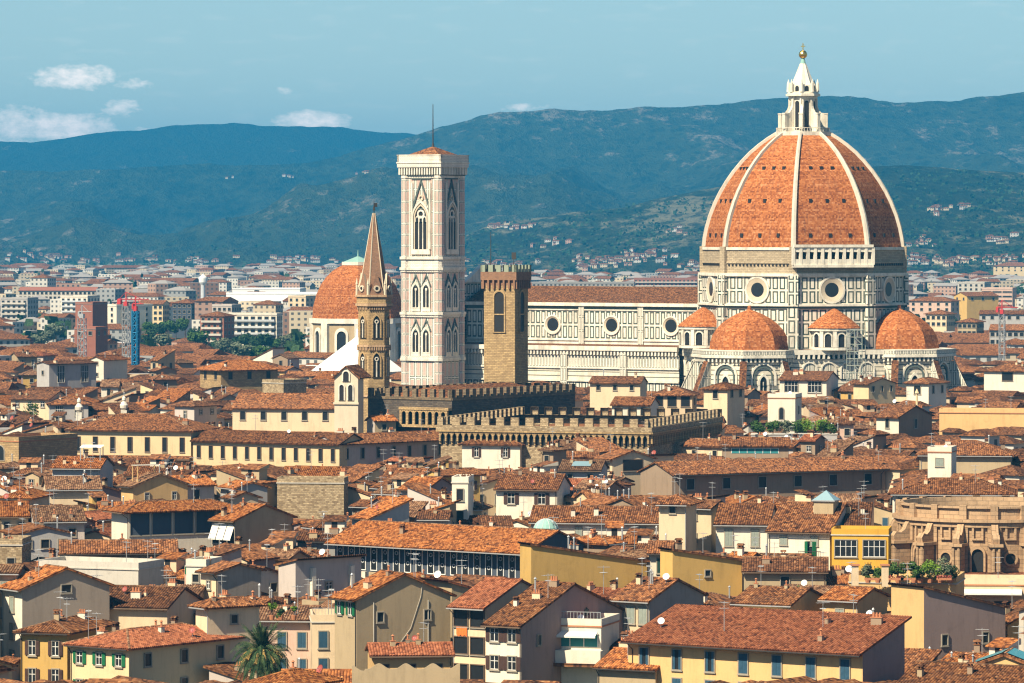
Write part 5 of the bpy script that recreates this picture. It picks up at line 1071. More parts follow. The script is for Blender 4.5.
def try_house(x, y, w, d, h, phi, roof, wall, tile, pitch):
    hs = dict(c=Vector((x, y, 0)), phi=phi, w=w, d=d, h=h, roof=roof, wall=wall, tile=tile, tp=math.tan(R(pitch)), o=.7, hero=False, D=y, A=None, B=None, ch=0, lbl=None, ref=None, yb=None, cat='house', extra=None, name='house')
    q = corners(hs, .86)
    for b_ in BLOCK:
        if abs(b_[0][0] - x) < 190 and abs(b_[0][1] - y) < 190 and sat(q, b_): return None
    for o_ in HS:
        if abs(o_['c'].x - x) < 34 and abs(o_['c'].y - y) < 34 and sat(q, o_['cn']): return None
    cs = corners(hs); px = [PX(a, b_) for a, b_ in cs]; x0_, x1_ = min(px) - 4, max(px) + 4; zmax = ridge(hs); lim = zmax
    for k0, k1, yb, kD in KEEP:
        if k1 > x0_ and k0 < x1_ and kD > y - d * .3:
            lim = min(lim, CZ - (yb - HY) * (y) / F)
    if lim < zmax: hs['h'] -= (zmax - lim)
    if hs['h'] < 6.0: return None
    hs['cn'] = q; hs['px'] = (min(px), max(px)); hs['near'] = min(b_ for a, b_ in cs); HS.append(hs); return hs
WC = ['cream'] * 5 + ['white'] * 4 + ['paleyellow'] * 2 + ['tan'] * 5 + ['pinkgrey'] * 3 + ['greyw'] * 3 + ['brown'] * 2 + ['grey', 'yellow'] + ['pink', 'brown', 'ochre', 'cementw', 'rubble']
TC = ['tile'] * 5 + ['tile_bright'] * 3 + ['tile_dark'] * 5 + ['tile_pale'] * 3 + ['tile_even']
y = 476.0
while y < 1560:
    x = -y * .135 + fr_.uniform(0, 8)
    while x < y * .135:
        w = fr_.choice((4, 5, 6, 7, 8, 9, 11, 14)) * fr_.uniform(.85, 1.1); d = fr_.uniform(5.5, 10)
        phi = fr_.choice((-32, -32, -30, -36, -50, -12, -5, 8, 24, -58, 55)) + fr_.uniform(-5, 5)
        base = 14.0 + 2.2 * noise.noise(Vector((x / 70, y / 90, 4.2))) + (1.2 if y > 700 else -1.5 if y < 560 else 0)
        h = base + fr_.uniform(-3.4, 2.2) + (fr_.uniform(1.5, 4.5) if fr_.random() < .10 and w < 12 else 0)
        roof = fr_.choice(('x', 'x', 'x', 'x', 'hip', 'hip', 'y', 'sf', 'sl', 'sr') if fr_.random() > .03 else ('flat',))
        for _ in range(2):
            if try_house(x + w / 2, y + fr_.uniform(-3, 3), w, d, h, phi, roof, fr_.choice(WC), fr_.choice(TC), fr_.uniform(14, 22)): break
            w *= .62; d *= .8
        x += w * .78 + fr_.uniform(-1, 1.5)
    y += 6.3 + (y - 476) * .003
# ---- which houses does the picture show, and how large ----
BW, BH = 1024, 683
buf = np.full((BH, BW), -1, dtype=np.int32)
for b_ in KEEP[:17]: pass
order = sorted(range(len(HS)), key=lambda i: -HS[i]['near'])
for i in order:
    hs = HS[i]; x0_, x1_ = hs['px']; D_ = hs['near']; yt = PY(ridge(hs), hs['c'].y); ybm = PY(0, D_); ye_ = PY(hs['h'], D_); m = (x1_ - x0_) * .2
    a, b_ = int(max(0, x0_)), int(min(BW, x1_)); 
    if b_ > a: buf[int(max(0, ye_)):int(min(BH, ybm)), a:b_] = i
    a, b_ = int(max(0, x0_ + m)), int(min(BW, x1_ - m))
    if b_ > a: buf[int(max(0, yt)):int(min(BH, ye_ + 1)), a:b_] = i
for (x0_, x1_, yb, D_) in KEEP[:11]:
    sub = buf[:int(yb), max(0, x0_):min(BW, x1_)]
    far_ = np.array([h_['near'] > D_ for h_ in HS] + [False]); sub[far_[sub]] = -1
cnt = np.bincount(buf[buf >= 0].ravel(), minlength=len(HS))
for i, hs in enumerate(HS): hs['vis'] = int(cnt[i])
fill = sorted([h_ for h_ in HS if not h_['hero']], key=lambda h_: -h_['vis'])
NIND = 292 - len(HEROES)
IND = [h_ for h_ in fill[:NIND] if h_['vis'] > 12]; ids = set(id(h_) for h_ in IND); REST = [h_ for h_ in fill if id(h_) not in ids]
print('houses', len(HS), 'heroes', len(HEROES), 'individual', len(IND), 'rest', len(REST), 'smallest', IND[-1]['vis'] if IND else 0)
# ---- build ----
def put_windows(root, spec, hs, side, near):
    style, nc, nr, ww, wh, drop = spec
    w = hs['w'] if side in 'A' else hs['d']; L = w
    fr = {'A': ((0, -hs['d'] / 2), 0.0, (1, 0)), 'B': ((hs['w'] / 2, 0), math.pi / 2, (0, 1)), 'C': ((-hs['w'] / 2, 0), -math.pi / 2, (0, -1))}[side]
    ww = min(ww, L / nc * .9) if nc else ww
    for r in range(nr):
        zz_ = hs['h'] - drop - wh - r * 3.5
        if zz_ < .6: break
        for c in range(nc):
            u = -L / 2 + L * (c + .5) / nc
            if not hs['hero'] : u += hs['rj'] * .3
            loc = (fr[0][0] + fr[2][0] * u, fr[0][1] + fr[2][1] * u, zz_)
            if style == 'x': continue
            if style in ('green', 'brown', 'greyg', 'blue', 'blue2', 'dgreen'):
                wo_ = inst('window', win_mesh('g' if style in ('green', 'brown') else 'd', ww, wh), root, loc, fr[1])
                if style in ('green', 'brown'):
                    shut_ = (not hs['hero']) and ((c * 7 + r * 3 + int(hs['c'].x)) % 4 == 0)
                    for sg in (-1, 1): inst('shutter', shut_mesh(style, ww / 2, wh), wo_, (sg * ww / 4 if shut_ else sg * (ww * .75 + .06), -.06, 0), 0 if shut_ else sg * .12)
                elif near:
                    st = 'blue' if style == 'blue2' else style
                    if style == 'blue2' and (c < 3 and r == 0): inst('shutter', shut_mesh(st, .3, wh), wo_, (-ww / 2 + .2, 0, 0)); inst('shutter', shut_mesh(st, .3, wh), wo_, (ww / 2 - .2, 0, 0))
                    else:
                        for sg in (-1, 1): inst('shutter', shut_mesh(st, ww / 2 - .03, wh), wo_, (sg * ww / 4, 0, 0))
                else: inst('shutter', shut_mesh(style, ww, wh), wo_)
            elif style == 'awn':
                inst('window', win_mesh('d', ww, wh + .8), root, (loc[0], loc[1], loc[2] - .8), fr[1]); mb = MB(); mb.poly([(-ww / 2, -.1, wh), (ww / 2, -.1, wh), (ww / 2, -1.1, 0), (-ww / 2, -1.1, 0)]); mb.poly([(-ww / 2, -1.1, 0), (ww / 2, -1.1, 0), (ww / 2, -1.1, -.2), (-ww / 2, -1.1, -.2)])
                mb.build('awning', M['awning'], root, loc, fr[1])
            elif style == 'teal':
                f_ = Fr((0, 0, 0), (1, 0, 0)); mb = MB(); f_.flat(mb, [(-ww / 2, 0), (ww / 2, 0), (ww / 2, wh), (-ww / 2, wh)], .04, 0); n = max(3, int(ww / 1.4))
                for i in range(n + 1): uu = -ww / 2 + ww * i / n; f_.box(mb, uu - .05, uu + .05, 0, wh, .04, .1, 1)
                f_.box(mb, -ww / 2 - .1, ww / 2 + .1, wh, wh + .12, 0, .2, 1); mb.build('strip_window', [M['teal'], M['frame']], root, loc, fr[1])
            elif style == 'arch':
                f_ = Fr((0, 0, 0), (1, 0, 0)); mb = MB(); f_.ring(mb, arch(0, -.1, ww + .4, wh + .3, 6, False), arch(0, 0, ww, wh, 6, False), 0, .12, 0); f_.flat(mb, arch(0, 0, ww, wh, 6, False), .04, 1); mb.build('arched_window', [M['surround'], M['glass']], root, loc, fr[1])
            else: inst('window', win_mesh(style, ww, wh), root, loc, fr[1])
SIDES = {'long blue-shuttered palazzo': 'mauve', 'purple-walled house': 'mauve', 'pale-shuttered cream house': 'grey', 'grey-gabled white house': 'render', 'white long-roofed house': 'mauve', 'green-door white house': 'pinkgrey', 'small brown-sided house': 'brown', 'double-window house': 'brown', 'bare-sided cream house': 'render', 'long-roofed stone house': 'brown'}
def build_house(hs, near):
    r = random.Random(int(hs['c'].x * 13 + hs['c'].y * 7)); hs['rj'] = r.uniform(-1, 1)
    root = empty(hs['name'], hs['c'], R(hs['phi'])); hs['root'] = root
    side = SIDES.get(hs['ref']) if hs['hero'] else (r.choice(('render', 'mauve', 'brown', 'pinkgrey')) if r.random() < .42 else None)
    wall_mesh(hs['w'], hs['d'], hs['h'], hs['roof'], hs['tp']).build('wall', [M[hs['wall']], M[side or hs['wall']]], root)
    mb, hf, zr = roof_mesh(hs['w'], hs['d'], hs['h'], hs['roof'], hs['tp'], hs['o'], hs['D'] < 1050)
    rf_ = mb.build('roof', [M[hs['tile']], M['soffit'], M['cementw'] if r.random() < .6 else M['clay'], M[hs['wall']], M[hs['tile']] if r.random() < .5 else M['tile_pale']], root)
    if hs['A']: put_windows(root, hs['A'], hs, 'A', near)
    if hs['B']: put_windows(root, hs['B'], hs, 'B', near)
    if hs['hero'] and hs['ch']: hs['ch'] += 1 + int(hs['w'] * hs['d'] > 220)
    for i in range(hs['ch']):
        x_ = r.uniform(-.42, .42) * hs['w']; y_ = r.uniform(-.42, .35) * hs['d']; inst('chimney', chim_mesh(r.choice((0, 0, 1, 2, 2, 3)), r.choice(('cream', 'tan', 'white', 'brown'))), rf_, (x_, y_, hf(x_, y_)), r.uniform(-.2, .2), (r.uniform(.7, 1.0),) * 3)
    if hs['D'] < 1080:
        for i in range(r.choice((0, 1, 1, 2)) if hs['hero'] else r.choice((0, 0, 1, 1))):
            x_ = r.uniform(-.45, .45) * hs['w']; y_ = r.uniform(-.45, .4) * hs['d']; inst('tv_antenna', ant_mesh(r.choice((0, 1))), rf_, (x_, y_, hf(x_, y_)), r.uniform(0, 3))
        if r.random() < (.38 if hs['hero'] else .16):
            x_ = r.uniform(-.45, .45) * hs['w']; y_ = r.uniform(-.45, .2) * hs['d']; inst('satellite_dish', dish_mesh('dishred' if r.random() < .35 else 'dishwhite'), rf_, (x_, y_, hf(x_, y_)), r.uniform(-.4, .6) - R(hs['phi']), (r.uniform(.6, .95),) * 3)
    if (not hs['hero']) and hs['w'] > 7 and hs['D'] < 1150 and r.random() < .55:      # a small roof hut with its own tiles
        x_ = r.uniform(-.3, .3) * hs['w']; y_ = r.uniform(-.2, .25) * hs['d']; z_ = hf(x_, y_); mb = MB(); a_, b_, c_ = r.uniform(1.0, 1.9), r.uniform(.9, 1.5), r.uniform(1.0, 1.9)
        mb.box(-a_, a_, -b_, b_, -1.4, c_, 0); mb.poly([(-a_ - .3, -b_ - .4, c_), (a_ + .3, -b_ - .4, c_), (a_ + .3, b_ + .2, c_ + .75), (-a_ - .3, b_ + .2, c_ + .75)], m=1); mb.poly([(-a_ - .3, -b_ - .4, c_ - .14), (a_ + .3, -b_ - .4, c_ - .14), (a_ + .3, -b_ - .4, c_), (-a_ - .3, -b_ - .4, c_)], m=1)
        mb.poly([(a_ + .3, -b_ - .4, c_ - .1), (a_ + .3, b_ + .2, c_), (a_ + .3, b_ + .2, c_ + .75), (a_ + .3, -b_ - .4, c_)], m=0); mb.box(-.45, .45, -b_ - .03, -b_ + .1, .1, c_ - .2, 2)
        mb.build('roof_hut', [M[r.choice(('white', 'cream', 'tan', hs['wall']))], M[hs['tile']], M['dark']], rf_, (x_, y_, z_))
    if hs['D'] < 900 and hs['roof'] in ('x', 'hip', 'sf'):
        mb = MB(); z_ = hs['h'] - hs['o'] * hs['tp'] + .02; y_ = -hs['d'] / 2 - hs['o']; mb.tube((-hs['w'] / 2 - .3, y_ - .05, z_), (hs['w'] / 2 + .3, y_ - .05, z_), .09, .09, 5); x_ = hs['w'] / 2 * r.choice((-.96, .96)); mb.tube((x_, y_ - .05, z_), (x_, -hs['d'] / 2 - .08, z_ - .8), .06, .06, 5); mb.tube((x_, -hs['d'] / 2 - .08, z_ - .8), (x_, -hs['d'] / 2 - .08, .2), .06, .06, 5); mb.build('gutter', M[r.choice(('iron', 'soffit', 'galv'))], root)
    e = hs['extra']
    if e == 'ledge':
        mb = MB(); z_ = hs['h'] - 5.6; mb.poly([(-hs['w'] / 2 - .3, -hs['d'] / 2 - 2.0, z_ - .5), (hs['w'] / 2 + .3, -hs['d'] / 2 - 2.0, z_ - .5), (hs['w'] / 2 + .3, -hs['d'] / 2, z_ + .1), (-hs['w'] / 2 - .3, -hs['d'] / 2, z_ + .1)]); mb.box(-hs['w'] / 2 - .3, hs['w'] / 2 + .3, -hs['d'] / 2 - 2.0, -hs['d'] / 2, z_ - .8, z_ - .52, 1); mb.build('ledge', [M['tile'], M['soffit']], root)
    if e == 'sills':
        f_ = Fr((0, -hs['d'] / 2, 0), (1, 0, 0)); mb = MB(); z_ = hs['h'] - 6.2
        n = 17
        for i in range(n): u = -hs['w'] / 2 + hs['w'] * (i + .5) / n; f_.box(mb, u - .85, u + .85, z_, z_ + 1.5, 0, .25 if i % 2 else .5, 0 if i % 2 == 0 else 1)
        f_.box(mb, -hs['w'] / 2, hs['w'] / 2, z_ - .4, z_, 0, 1.0, 1); f_.box(mb, -hs['w'] / 2, hs['w'] / 2, z_ - 2.2, z_ - 1.2, 0, 1.6, 1); mb.build('parapet', [M['white'], M['tan']], root)
    if e == 'skylantern':
        mb = MB(); z_ = hf(2.2, -2) ; mb.box(1.0, 4.2, -3.6, -.4, z_ - 1, z_ + 1.4, 0); mb.box(.7, 4.5, -3.9, -.1, z_ + 1.4, z_ + 1.6, 2)
        q = [(.8, -3.8), (4.4, -3.8), (4.4, -.2), (.8, -.2)]
        for i in range(4): mb.poly([(*q[i], z_ + 1.6), (*q[(i + 1) % 4], z_ + 1.6), (2.6, -2, z_ + 3.1)], m=1)
        mb.build('roof_lantern', [M['tan'], M['glassroof'], M['galv']], rf_)
    return root
def auto_windows(hs):
    r = random.Random(int(hs['c'].x * 17 + hs['c'].y * 3)); st = r.choice(('d', 'd', 'd', 'g', 'greyg', 'brown', 'blue', 'greyg', 'green' if r.random() < .3 else 'd')); phi = hs['phi']
    if hs['D'] > 1000 and st in ('brown', 'green', 'blue', 'greyg'): st = r.choice(('d', 'g'))
    rows = 2 if hs['D'] < 900 else 1
    sp = lambda L: (st, max(1, min(6, int(L / r.uniform(2.8, 4.2)))), rows, r.choice((.9, 1.0, 1.1)), r.choice((1.2, 1.5, 1.8)), r.uniform(.7, 1.2))
    if abs(phi) < 75: hs['A'] = sp(hs['w'])
    if phi < -8 and r.random() < .6: hs['B'] = sp(hs['d'])
    hs['ch'] = r.choice((1, 2, 2, 3, 4)) if hs['D'] < 1150 else r.choice((0, 1, 2))
COLN = dict(cream='cream', white='white', paleyellow='pale yellow', tan='tan', pinkgrey='pinkish grey', greyw='grey', yellow='yellow', pink='pink', brown='brown', ochre='ochre', grey='dark grey', cementw='cement-grey', rubble='stone')
TN = dict(tile='orange', tile_bright='bright orange', tile_dark='weathered brown', tile_pale='pale', tile_even='even red-brown')
RN = dict(x='gabled', hip='hipped', y='front-gabled', sf='lean-to', sb='lean-to', sl='slanting', sr='slanting', flat='terrace')
REFS = [(h_['ref'], (h_['px'][0] + h_['px'][1]) / 2, PY(h_['h'], h_['near'])) for h_ in HEROES if h_['ref']] + [('palm tree', 262, 655), ('square battlemented tower', 506, 350), ('crenellated palace', 560, 425), ('spired brown tower', 374, 360), ('marble bell tower', 435, 370), ('round church end', 960, 545), ('left cathedral apse', 748, 370), ('right cathedral apse', 905, 370), ('roof garden', 905, 565), ('green roof bushes', 795, 430), ('bell cote', 350, 400), ('white baptistery roof', 335, 365), ('striped nave wall', 610, 375)]
used = set()
def make_label(hs):
    w = hs['w']; size = 'long ' if w > 15 else 'narrow ' if w < 6.5 else 'small ' if hs['vis'] < 150 else ''
    x_ = (hs['px'][0] + hs['px'][1]) / 2; y_ = PY(hs['h'], hs['near'])
    rf_ = ('a flat terrace roof' if hs['roof'] == 'flat' else 'a ' + TN[hs['tile']] + ' ' + RN[hs['roof']] + ' roof') if True else ''
    if rf_.startswith('a even') or rf_.startswith('a orange'): rf_ = 'an' + rf_[1:]
    c = sorted(REFS, key=lambda q: math.hypot(q[1] - x_, (q[2] - y_) * 1.4))
    tries = []
    for q in c[:7]:
        dx, dy = x_ - q[1], y_ - q[2]
        rel = ('right of' if dx > 0 else 'left of') if abs(dx) > abs(dy) * 1.2 else ('below' if dy > 0 else 'above'); tries.append((rel, q[0]))
    for rel, n_ in tries:
        for l in (f"{size}{COLN[hs['wall']]} house with {rf_} {rel} the {n_}",):
            if l not in used and len(l.split()) <= 16: used.add(l); return l
    for a in range(len(tries)):
        for b_ in range(a + 1, len(tries)):
            l = f"{size}{COLN[hs['wall']]} house {tries[a][0]} the {tries[a][1]} and {tries[b_][0]} the {tries[b_][1]}"
            if l not in used and len(l.split()) <= 16: used.add(l); return l
    return l
for h_ in HEROES: used.add(h_['lbl'])
for hs in HEROES:
    o_ = build_house(hs, True); tag(o_, hs['lbl'], hs['cat'], 'houses of the old town')
for hs in IND:
    auto_windows(hs); o_ = build_house(hs, hs['D'] < 760); tag(o_, make_label(hs), 'house', 'houses of the old town')
# the rest of the roofs and the far city as one mass
st = MB(); far_m = ['far_white', 'far_cream', 'far_pink', 'far_grey', 'far_brown']
FM = [M[k] for k in far_m] + [M['farroof'], M['farflat'], M['galv'], M['whitelead'], M['tile'], M['tile_dark'], M['cream'], M['white'], M['tan']]
def simple_house(st, hs, wm, rm, flat=6):
    a = R(hs['phi']); w, d, h = hs['w'] / 2, hs['d'] / 2, hs['h']; c = hs['c']; Mx = Matrix.Translation(c) @ Matrix.Rotation(a, 4, 'Z'); P = lambda x, y, z: tuple(Mx @ Vector((x, y, z)))
    q = [(-w, -d), (w, -d), (w, d), (-w, d)]
    for i in range(4):
        p0, p1 = q[i], q[(i + 1) % 4]; L = math.hypot(p1[0] - p0[0], p1[1] - p0[1]); n = max(1, round(L / 3.6)); k = max(1, round(h / 3.2))
        st.poly([P(*p0, 0), P(*p1, 0), P(*p1, h), P(*p0, h)], uv=[(0, 0), (n * 3.6, 0), (n * 3.6, k * 3.2), (0, k * 3.2)], m=wm)
    if hs['roof'] == 'flat': st.poly([P(*p, h) for p in q], m=flat); return
    r = min(w, d) * .36 + .2; o = .6
    e = [(-w - o, -d - o), (w + o, -d - o), (w + o, d + o), (-w - o, d + o)]
    hip = hs['roof'] != 'x'
    if w >= d: a0, a1 = (-w + d if hip else -w, 0), (w - d if hip else w, 0); fs_ = [(e[0], e[1], a1, a0), (e[2], e[3], a0, a1), (e[1], e[2], a1), (e[3], e[0], a0)]
    else: a0, a1 = (0, -d + w if hip else -d), (0, d - w if hip else d); fs_ = [(e[1], e[2], a1, a0), (e[3], e[0], a0, a1), (e[0], e[1], a0), (e[2], e[3], a1)]
    for f_ in fs_: st.poly([P(*p, h - .1 if i < 2 else h + r) for i, p in enumerate(f_)], m=rm)
for hs in REST: simple_house(st, hs, fr_.choice((11, 12, 13, 11, 1, 0)), fr_.choice((9, 10)), 6)
CITY = []
def terrain_free(x, y): return y < 5250 or PX(x, y) < 380
y = 1560.0
cf = random.Random(5)
while y < 6200:
    x = -y * .15 + cf.uniform(0, 20); k = min(1.0, (y - 1500) / 1800)
    while x < y * .15:
        w = cf.uniform(7, 16) + k * cf.uniform(0, 12) + (cf.uniform(10, 40) if cf.random() < .07 else 0); d = cf.uniform(8, 13) + k * 3; h = cf.uniform(8, 17) + (cf.uniform(5, 14) * k if cf.random() < .35 else 0) - 4 * k
        if y > 3600: h = min(h, 15)
        dens = .80 - .30 * k
        if noise.noise(Vector((x / 260, y / 400, 9))) < -.28: dens *= .25
        if cf.random() < dens and terrain_free(x, y):
            hs = dict(c=Vector((x + w / 2, y + cf.uniform(-8, 8), 0)), phi=cf.choice((-32, -32, -20, 5, 30)) + cf.uniform(-5, 5), w=w, d=d, h=h, roof=cf.choice(('x', 'hip', 'hip', 'flat', 'flat') if k > .3 else ('x', 'hip', 'x', 'hip', 'flat')))
            q = corners(hs)
            if not any(abs(b_[0][0] - x) < 190 and abs(b_[0][1] - y) < 190 and sat(q, b_) for b_ in BLOCK):
                hs['q'] = q; CITY.append(hs)
        x += w * 1.02 + cf.uniform(0, 6 + 12 * k)
    y += 13 + k * 14
# ================= further city: named blocks standing out of the mass =================
AB = []
def block(px0, px1, ytop, D, phi, d, wall, cat, lbl, roof='flat', rows=5, cols=6, ybot=None, win='d', balc=False, rmat=None, name='apartment_block', ww=1.6, wh=1.6, both=True):
    D = max(D, (62 - (27 if 'tower' in cat else 20)) * F / (ytop - HY)); h = Z(ytop, D); w = (px1 - px0) * D / F / math.cos(R(phi)); n = Vector((math.sin(R(phi)), -math.cos(R(phi)), 0)); c = Vector((X((px0 + px1) / 2, D), D, 0)) - n * d / 2
    root = empty(name, c, R(phi)); tag(root, lbl, cat); hs = dict(c=c, phi=phi, w=w, d=d, h=h, roof=roof, tp=.3, o=.6)
    wall_mesh(w, d, h, 'flat' if roof == 'flat' else roof, .3).build('wall', [M[wall], M[wall]], root)
    mb, hf, zr = roof_mesh(w, d, h, roof, .3, .8, False); mb.build('roof', [M[rmat or 'tile'], M['soffit'], M['farflat'], M[wall], M['tile']], root)
    for side, L, loc0, rz, ax in (('A', w, (0, -d / 2), 0, (1, 0)), ('B', d, (w / 2, 0), math.pi / 2, (0, 1))):
        nc = cols if side == 'A' else max(2, int(cols * d / w)); 
        if side == 'B' and not both: continue
        for r in range(rows):
            z_ = h - 2.6 - 3.2 * r
            if z_ < 1: break
            if balc and side == 'A':
                mb = MB(); f_ = Fr((0, -d / 2, 0), (1, 0, 0)); f_.box(mb, -L / 2 + 1, L / 2 - 1, z_ - .6, z_ + .4, 0, 1.3, 0); mb.build('balcony', M['cementw'] if wall not in ('white',) else M['palegrey'], root)
            for c_i in range(nc):
                u = -L / 2 + L * (c_i + .5) / nc; inst('window', win_mesh(win, ww, wh), root, (loc0[0] + ax[0] * u, loc0[1] + ax[1] * u, z_), rz)
    hs['q'] = corners(hs); AB.append(hs); KEEPB.append((px0, px1, ytop, ybot or ytop + 12, D)); return root
KEEPB = []
block(0, 28, 299, 2300, -18, 16, 'greyw', 'apartment block', 'grey balconied apartment block at the far left', rows=5, cols=5, ybot=318, balc=True)
block(60, 88, 297, 2350, -20, 18, 'white', 'apartment block', 'white balconied apartment block left of the red-brown tower block', rows=5, cols=5, ybot=314, balc=True)
block(75, 93, 304, 2150, -25, 14, 'redbrown', 'tower block', 'tall windowless red-brown tower block beside the blue crane', rows=0, ybot=326, name='tower_block')
block(74, 96, 329, 1900, -20, 12, 'redbrown', 'building', 'low dark pink building at the foot of the red-brown tower block', rows=1, cols=2, ybot=342, name='building')
block(107, 117, 306, 2200, -45, 26, 'white', 'apartment block', 'cream apartment block with a blank bright end wall left of the blue crane', rows=5, cols=1, ybot=325, balc=False)
block(138, 163, 304, 2350, -14, 12, 'paleyellow', 'apartment block', 'pale yellow apartment block with green-shuttered rows right of the blue crane', 'x', rows=4, cols=5, ybot=318)
block(222, 277, 315, 1900, -10, 13, 'white', 'apartment block', 'white slab apartment block with alternating dark balcony bays', rows=6, cols=8, ybot=338, balc=True, ww=2.0, wh=1.8)
block(200, 224, 316, 1950, -22, 12, 'redbrown', 'apartment block', 'brown apartment block with pale balconies left of the white slab block', 'hip', rows=5, cols=4, ybot=335, balc=True)
block(172, 192, 303, 2300, -20, 16, 'slate', 'apartment block', 'dark slate apartment block above the tree clump', 'hip', rows=3, cols=4, ybot=316)
block(212, 232, 306, 2150, -18, 14, 'pinkgrey', 'apartment block', 'pinkish grey apartment block behind the white slab block', rows=3, cols=4, ybot=316)
block(288, 306, 297, 2500, -30, 18, 'cream', 'building', 'plain cream block between the warehouses and the orange dome', rows=2, cols=3, ybot=307, name='building')
block(18, 96, 290.5, 3100, -8, 14, 'cementw', 'building', 'long low building with a dark red roof on the far left plain', rows=2, cols=18, ybot=296, rmat='redbrown', roof='x', name='building')
block(226, 322, 294, 3000, -4, 30, 'whitelead', 'warehouse', 'long white warehouse roof beside the orange dome', rows=0, ybot=298, name='warehouse')
block(232, 300, 289.5, 3500, -4, 40, 'whitelead', 'warehouse', 'second white warehouse roof just behind the first', rows=0, ybot=292, name='warehouse')
block(532, 634, 283, 2700, -5, 14, 'grey', 'apartment block', 'long grey apartment slab seen over the nave roof', rows=4, cols=24, ybot=292, balc=True)
block(634, 698, 279, 2650, -6, 14, 'redbrown', 'apartment block', 'long brown apartment slab with balconies over the nave roof beside the dome', rows=5, cols=16, ybot=292, balc=True)
block(982, 1012, 289, 2500, -14, 22, 'pink', 'office block', 'pink banded office block at the right above the old roofs', rows=5, cols=3, ybot=306, ww=6.5, wh=1.0, name='office_block')
block(958, 984, 283, 2800, -18, 24, 'cementw', 'office block', 'pale office block with a white roof left of the pink banded one', rows=4, cols=5, ybot=294, name='office_block')
block(994, 1030, 266, 3600, -18, 26, 'paleyellow', 'villa', 'pale yellow villa with red roof at the right foot of the hill', 'hip', rows=2, cols=6, ybot=275, name='villa')
block(926, 946, 314, 2000, -26, 12, 'cream', 'house', 'cream house among trees right of the cathedral dome', 'hip', rows=2, cols=4, ybot=321, name='house')
block(910, 950, 301, 2250, -26, 14, 'pink', 'house', 'pink-roofed house right of the cathedral drum', 'hip', rows=2, cols=5, ybot=309, name='house')
block(955, 966, 296, 2350, -62, 24, 'ochre', 'house', 'ochre gabled house above the right trees', 'y', rows=1, cols=2, ybot=305, name='house')
block(958, 976, 322, 1850, -22, 12, 'tan', 'house', 'tan house with glazed upper floor and blue-green roof at right', 'hip', rows=2, cols=4, ybot=333, name='house', rmat='tile')
block(990, 1030, 330, 1780, -12, 13, 'greyw', 'house', 'long grey house with a row of dark windows at the right edge', 'x', rows=2, cols=7, ybot=338, name='house')
block(980, 1030, 314, 2000, -12, 10, 'greyw', 'house', 'long shaded house with pale orange roof behind the red and white crane', 'x', rows=1, cols=6, ybot=322, name='house')
block(186, 204, 367, 1480, -28, 12, 'white', 'house', 'white house with one large square window above the stone tower house', 'sf', rows=1, cols=1, ybot=378, name='house', ww=2.2, wh=2.2) if False else None
TG = [  # px, py of the crown's middle, distance, size, where
    (92, 352, 1700), (48, 336, 1950), (38, 340, 1900), (56, 330, 2050), (64, 333, 2000), (148, 327, 1850), (158, 330, 1820), (167, 326, 1850), (176, 328, 1840), (185, 324, 1860), (152, 338, 1650), (163, 341, 1620), (192, 333, 1760), (198, 338, 1700),
    (236, 342, 1650), (246, 339, 1690), (256, 343, 1640), (266, 341, 1660), (275, 344, 1640), (286, 340, 1680), (294, 336, 1740), (241, 350, 1560), (252, 351, 1560), (263, 351, 1560), (275, 333, 1800), (298, 346, 1620), (210, 336, 1720), (223, 345, 1600),
    (963, 314, 2050), (972, 311, 2080), (956, 318, 1980), (968, 290, 2500), (976, 290, 2480), (986, 312, 2060), (1000, 324, 1850), (1012, 322, 1860), (988, 325, 1850), (921, 320, 1950), (928, 327, 1850), (944, 319, 1960), (1021, 323, 1860), (905, 311, 2050), (915, 309, 2100), (947, 322, 1900), (1016, 290, 2450)]
TS = []; tq = random.Random(77)
for (px, py, D_) in TG: s0 = tq.uniform(.8, 1.2); TS.append((px, py, (CZ - 8.3 * s0) * F / (py - HY), s0))
for hs in CITY:
    if any(abs(hs['c'].y - D_) < 60 and abs(hs['c'].x - X(px, D_)) < hs['w'] / 2 + 4.5 * s0 for px, py, D_, s0 in TS): continue
    for px, py, D_, s0 in TS:
        if D_ > hs['c'].y and abs(PX(hs['c'].x, hs['c'].y) - px) < (hs['w'] / 2 + 3) * F / hs['c'].y: hs['h'] = min(hs['h'], CZ - (py + 5 - HY) * hs['c'].y / F - 2)
    px = [PX(a, b_) for a, b_ in hs['q']]; x0_, x1_ = min(px), max(px)
    if any(abs(h_['c'].x - hs['c'].x) < 70 and abs(h_['c'].y - hs['c'].y) < 70 and sat(hs['q'], h_['q']) for h_ in AB): continue
    yt = PY(hs['h'], hs['c'].y); bad = False
    for k0, k1, kt, kb, kD in KEEPB:
        if k1 > x0_ and k0 < x1_ and kD > hs['c'].y:
            lim = CZ - (kb - HY) * hs['c'].y / F
            if hs['h'] + 2 > lim: hs['h'] = lim - 2
    for k0, k1, kb, kD in ((313, 358, 372, 1420), (306, 404, 352, 1670)):
        if k1 > x0_ and k0 < x1_ and kD > hs['c'].y: hs['h'] = min(hs['h'], CZ - (kb - HY) * hs['c'].y / F - 2)
    if hs['h'] < 4: continue
    simple_house(st, hs, cf.choice((0, 0, 0, 1, 1, 2, 3, 4)), 5 if cf.random() < (1.0 if hs['c'].y < 2600 else .55) else 6, cf.choice((6, 6, 6, 7, 6, 10, 10, 8)))
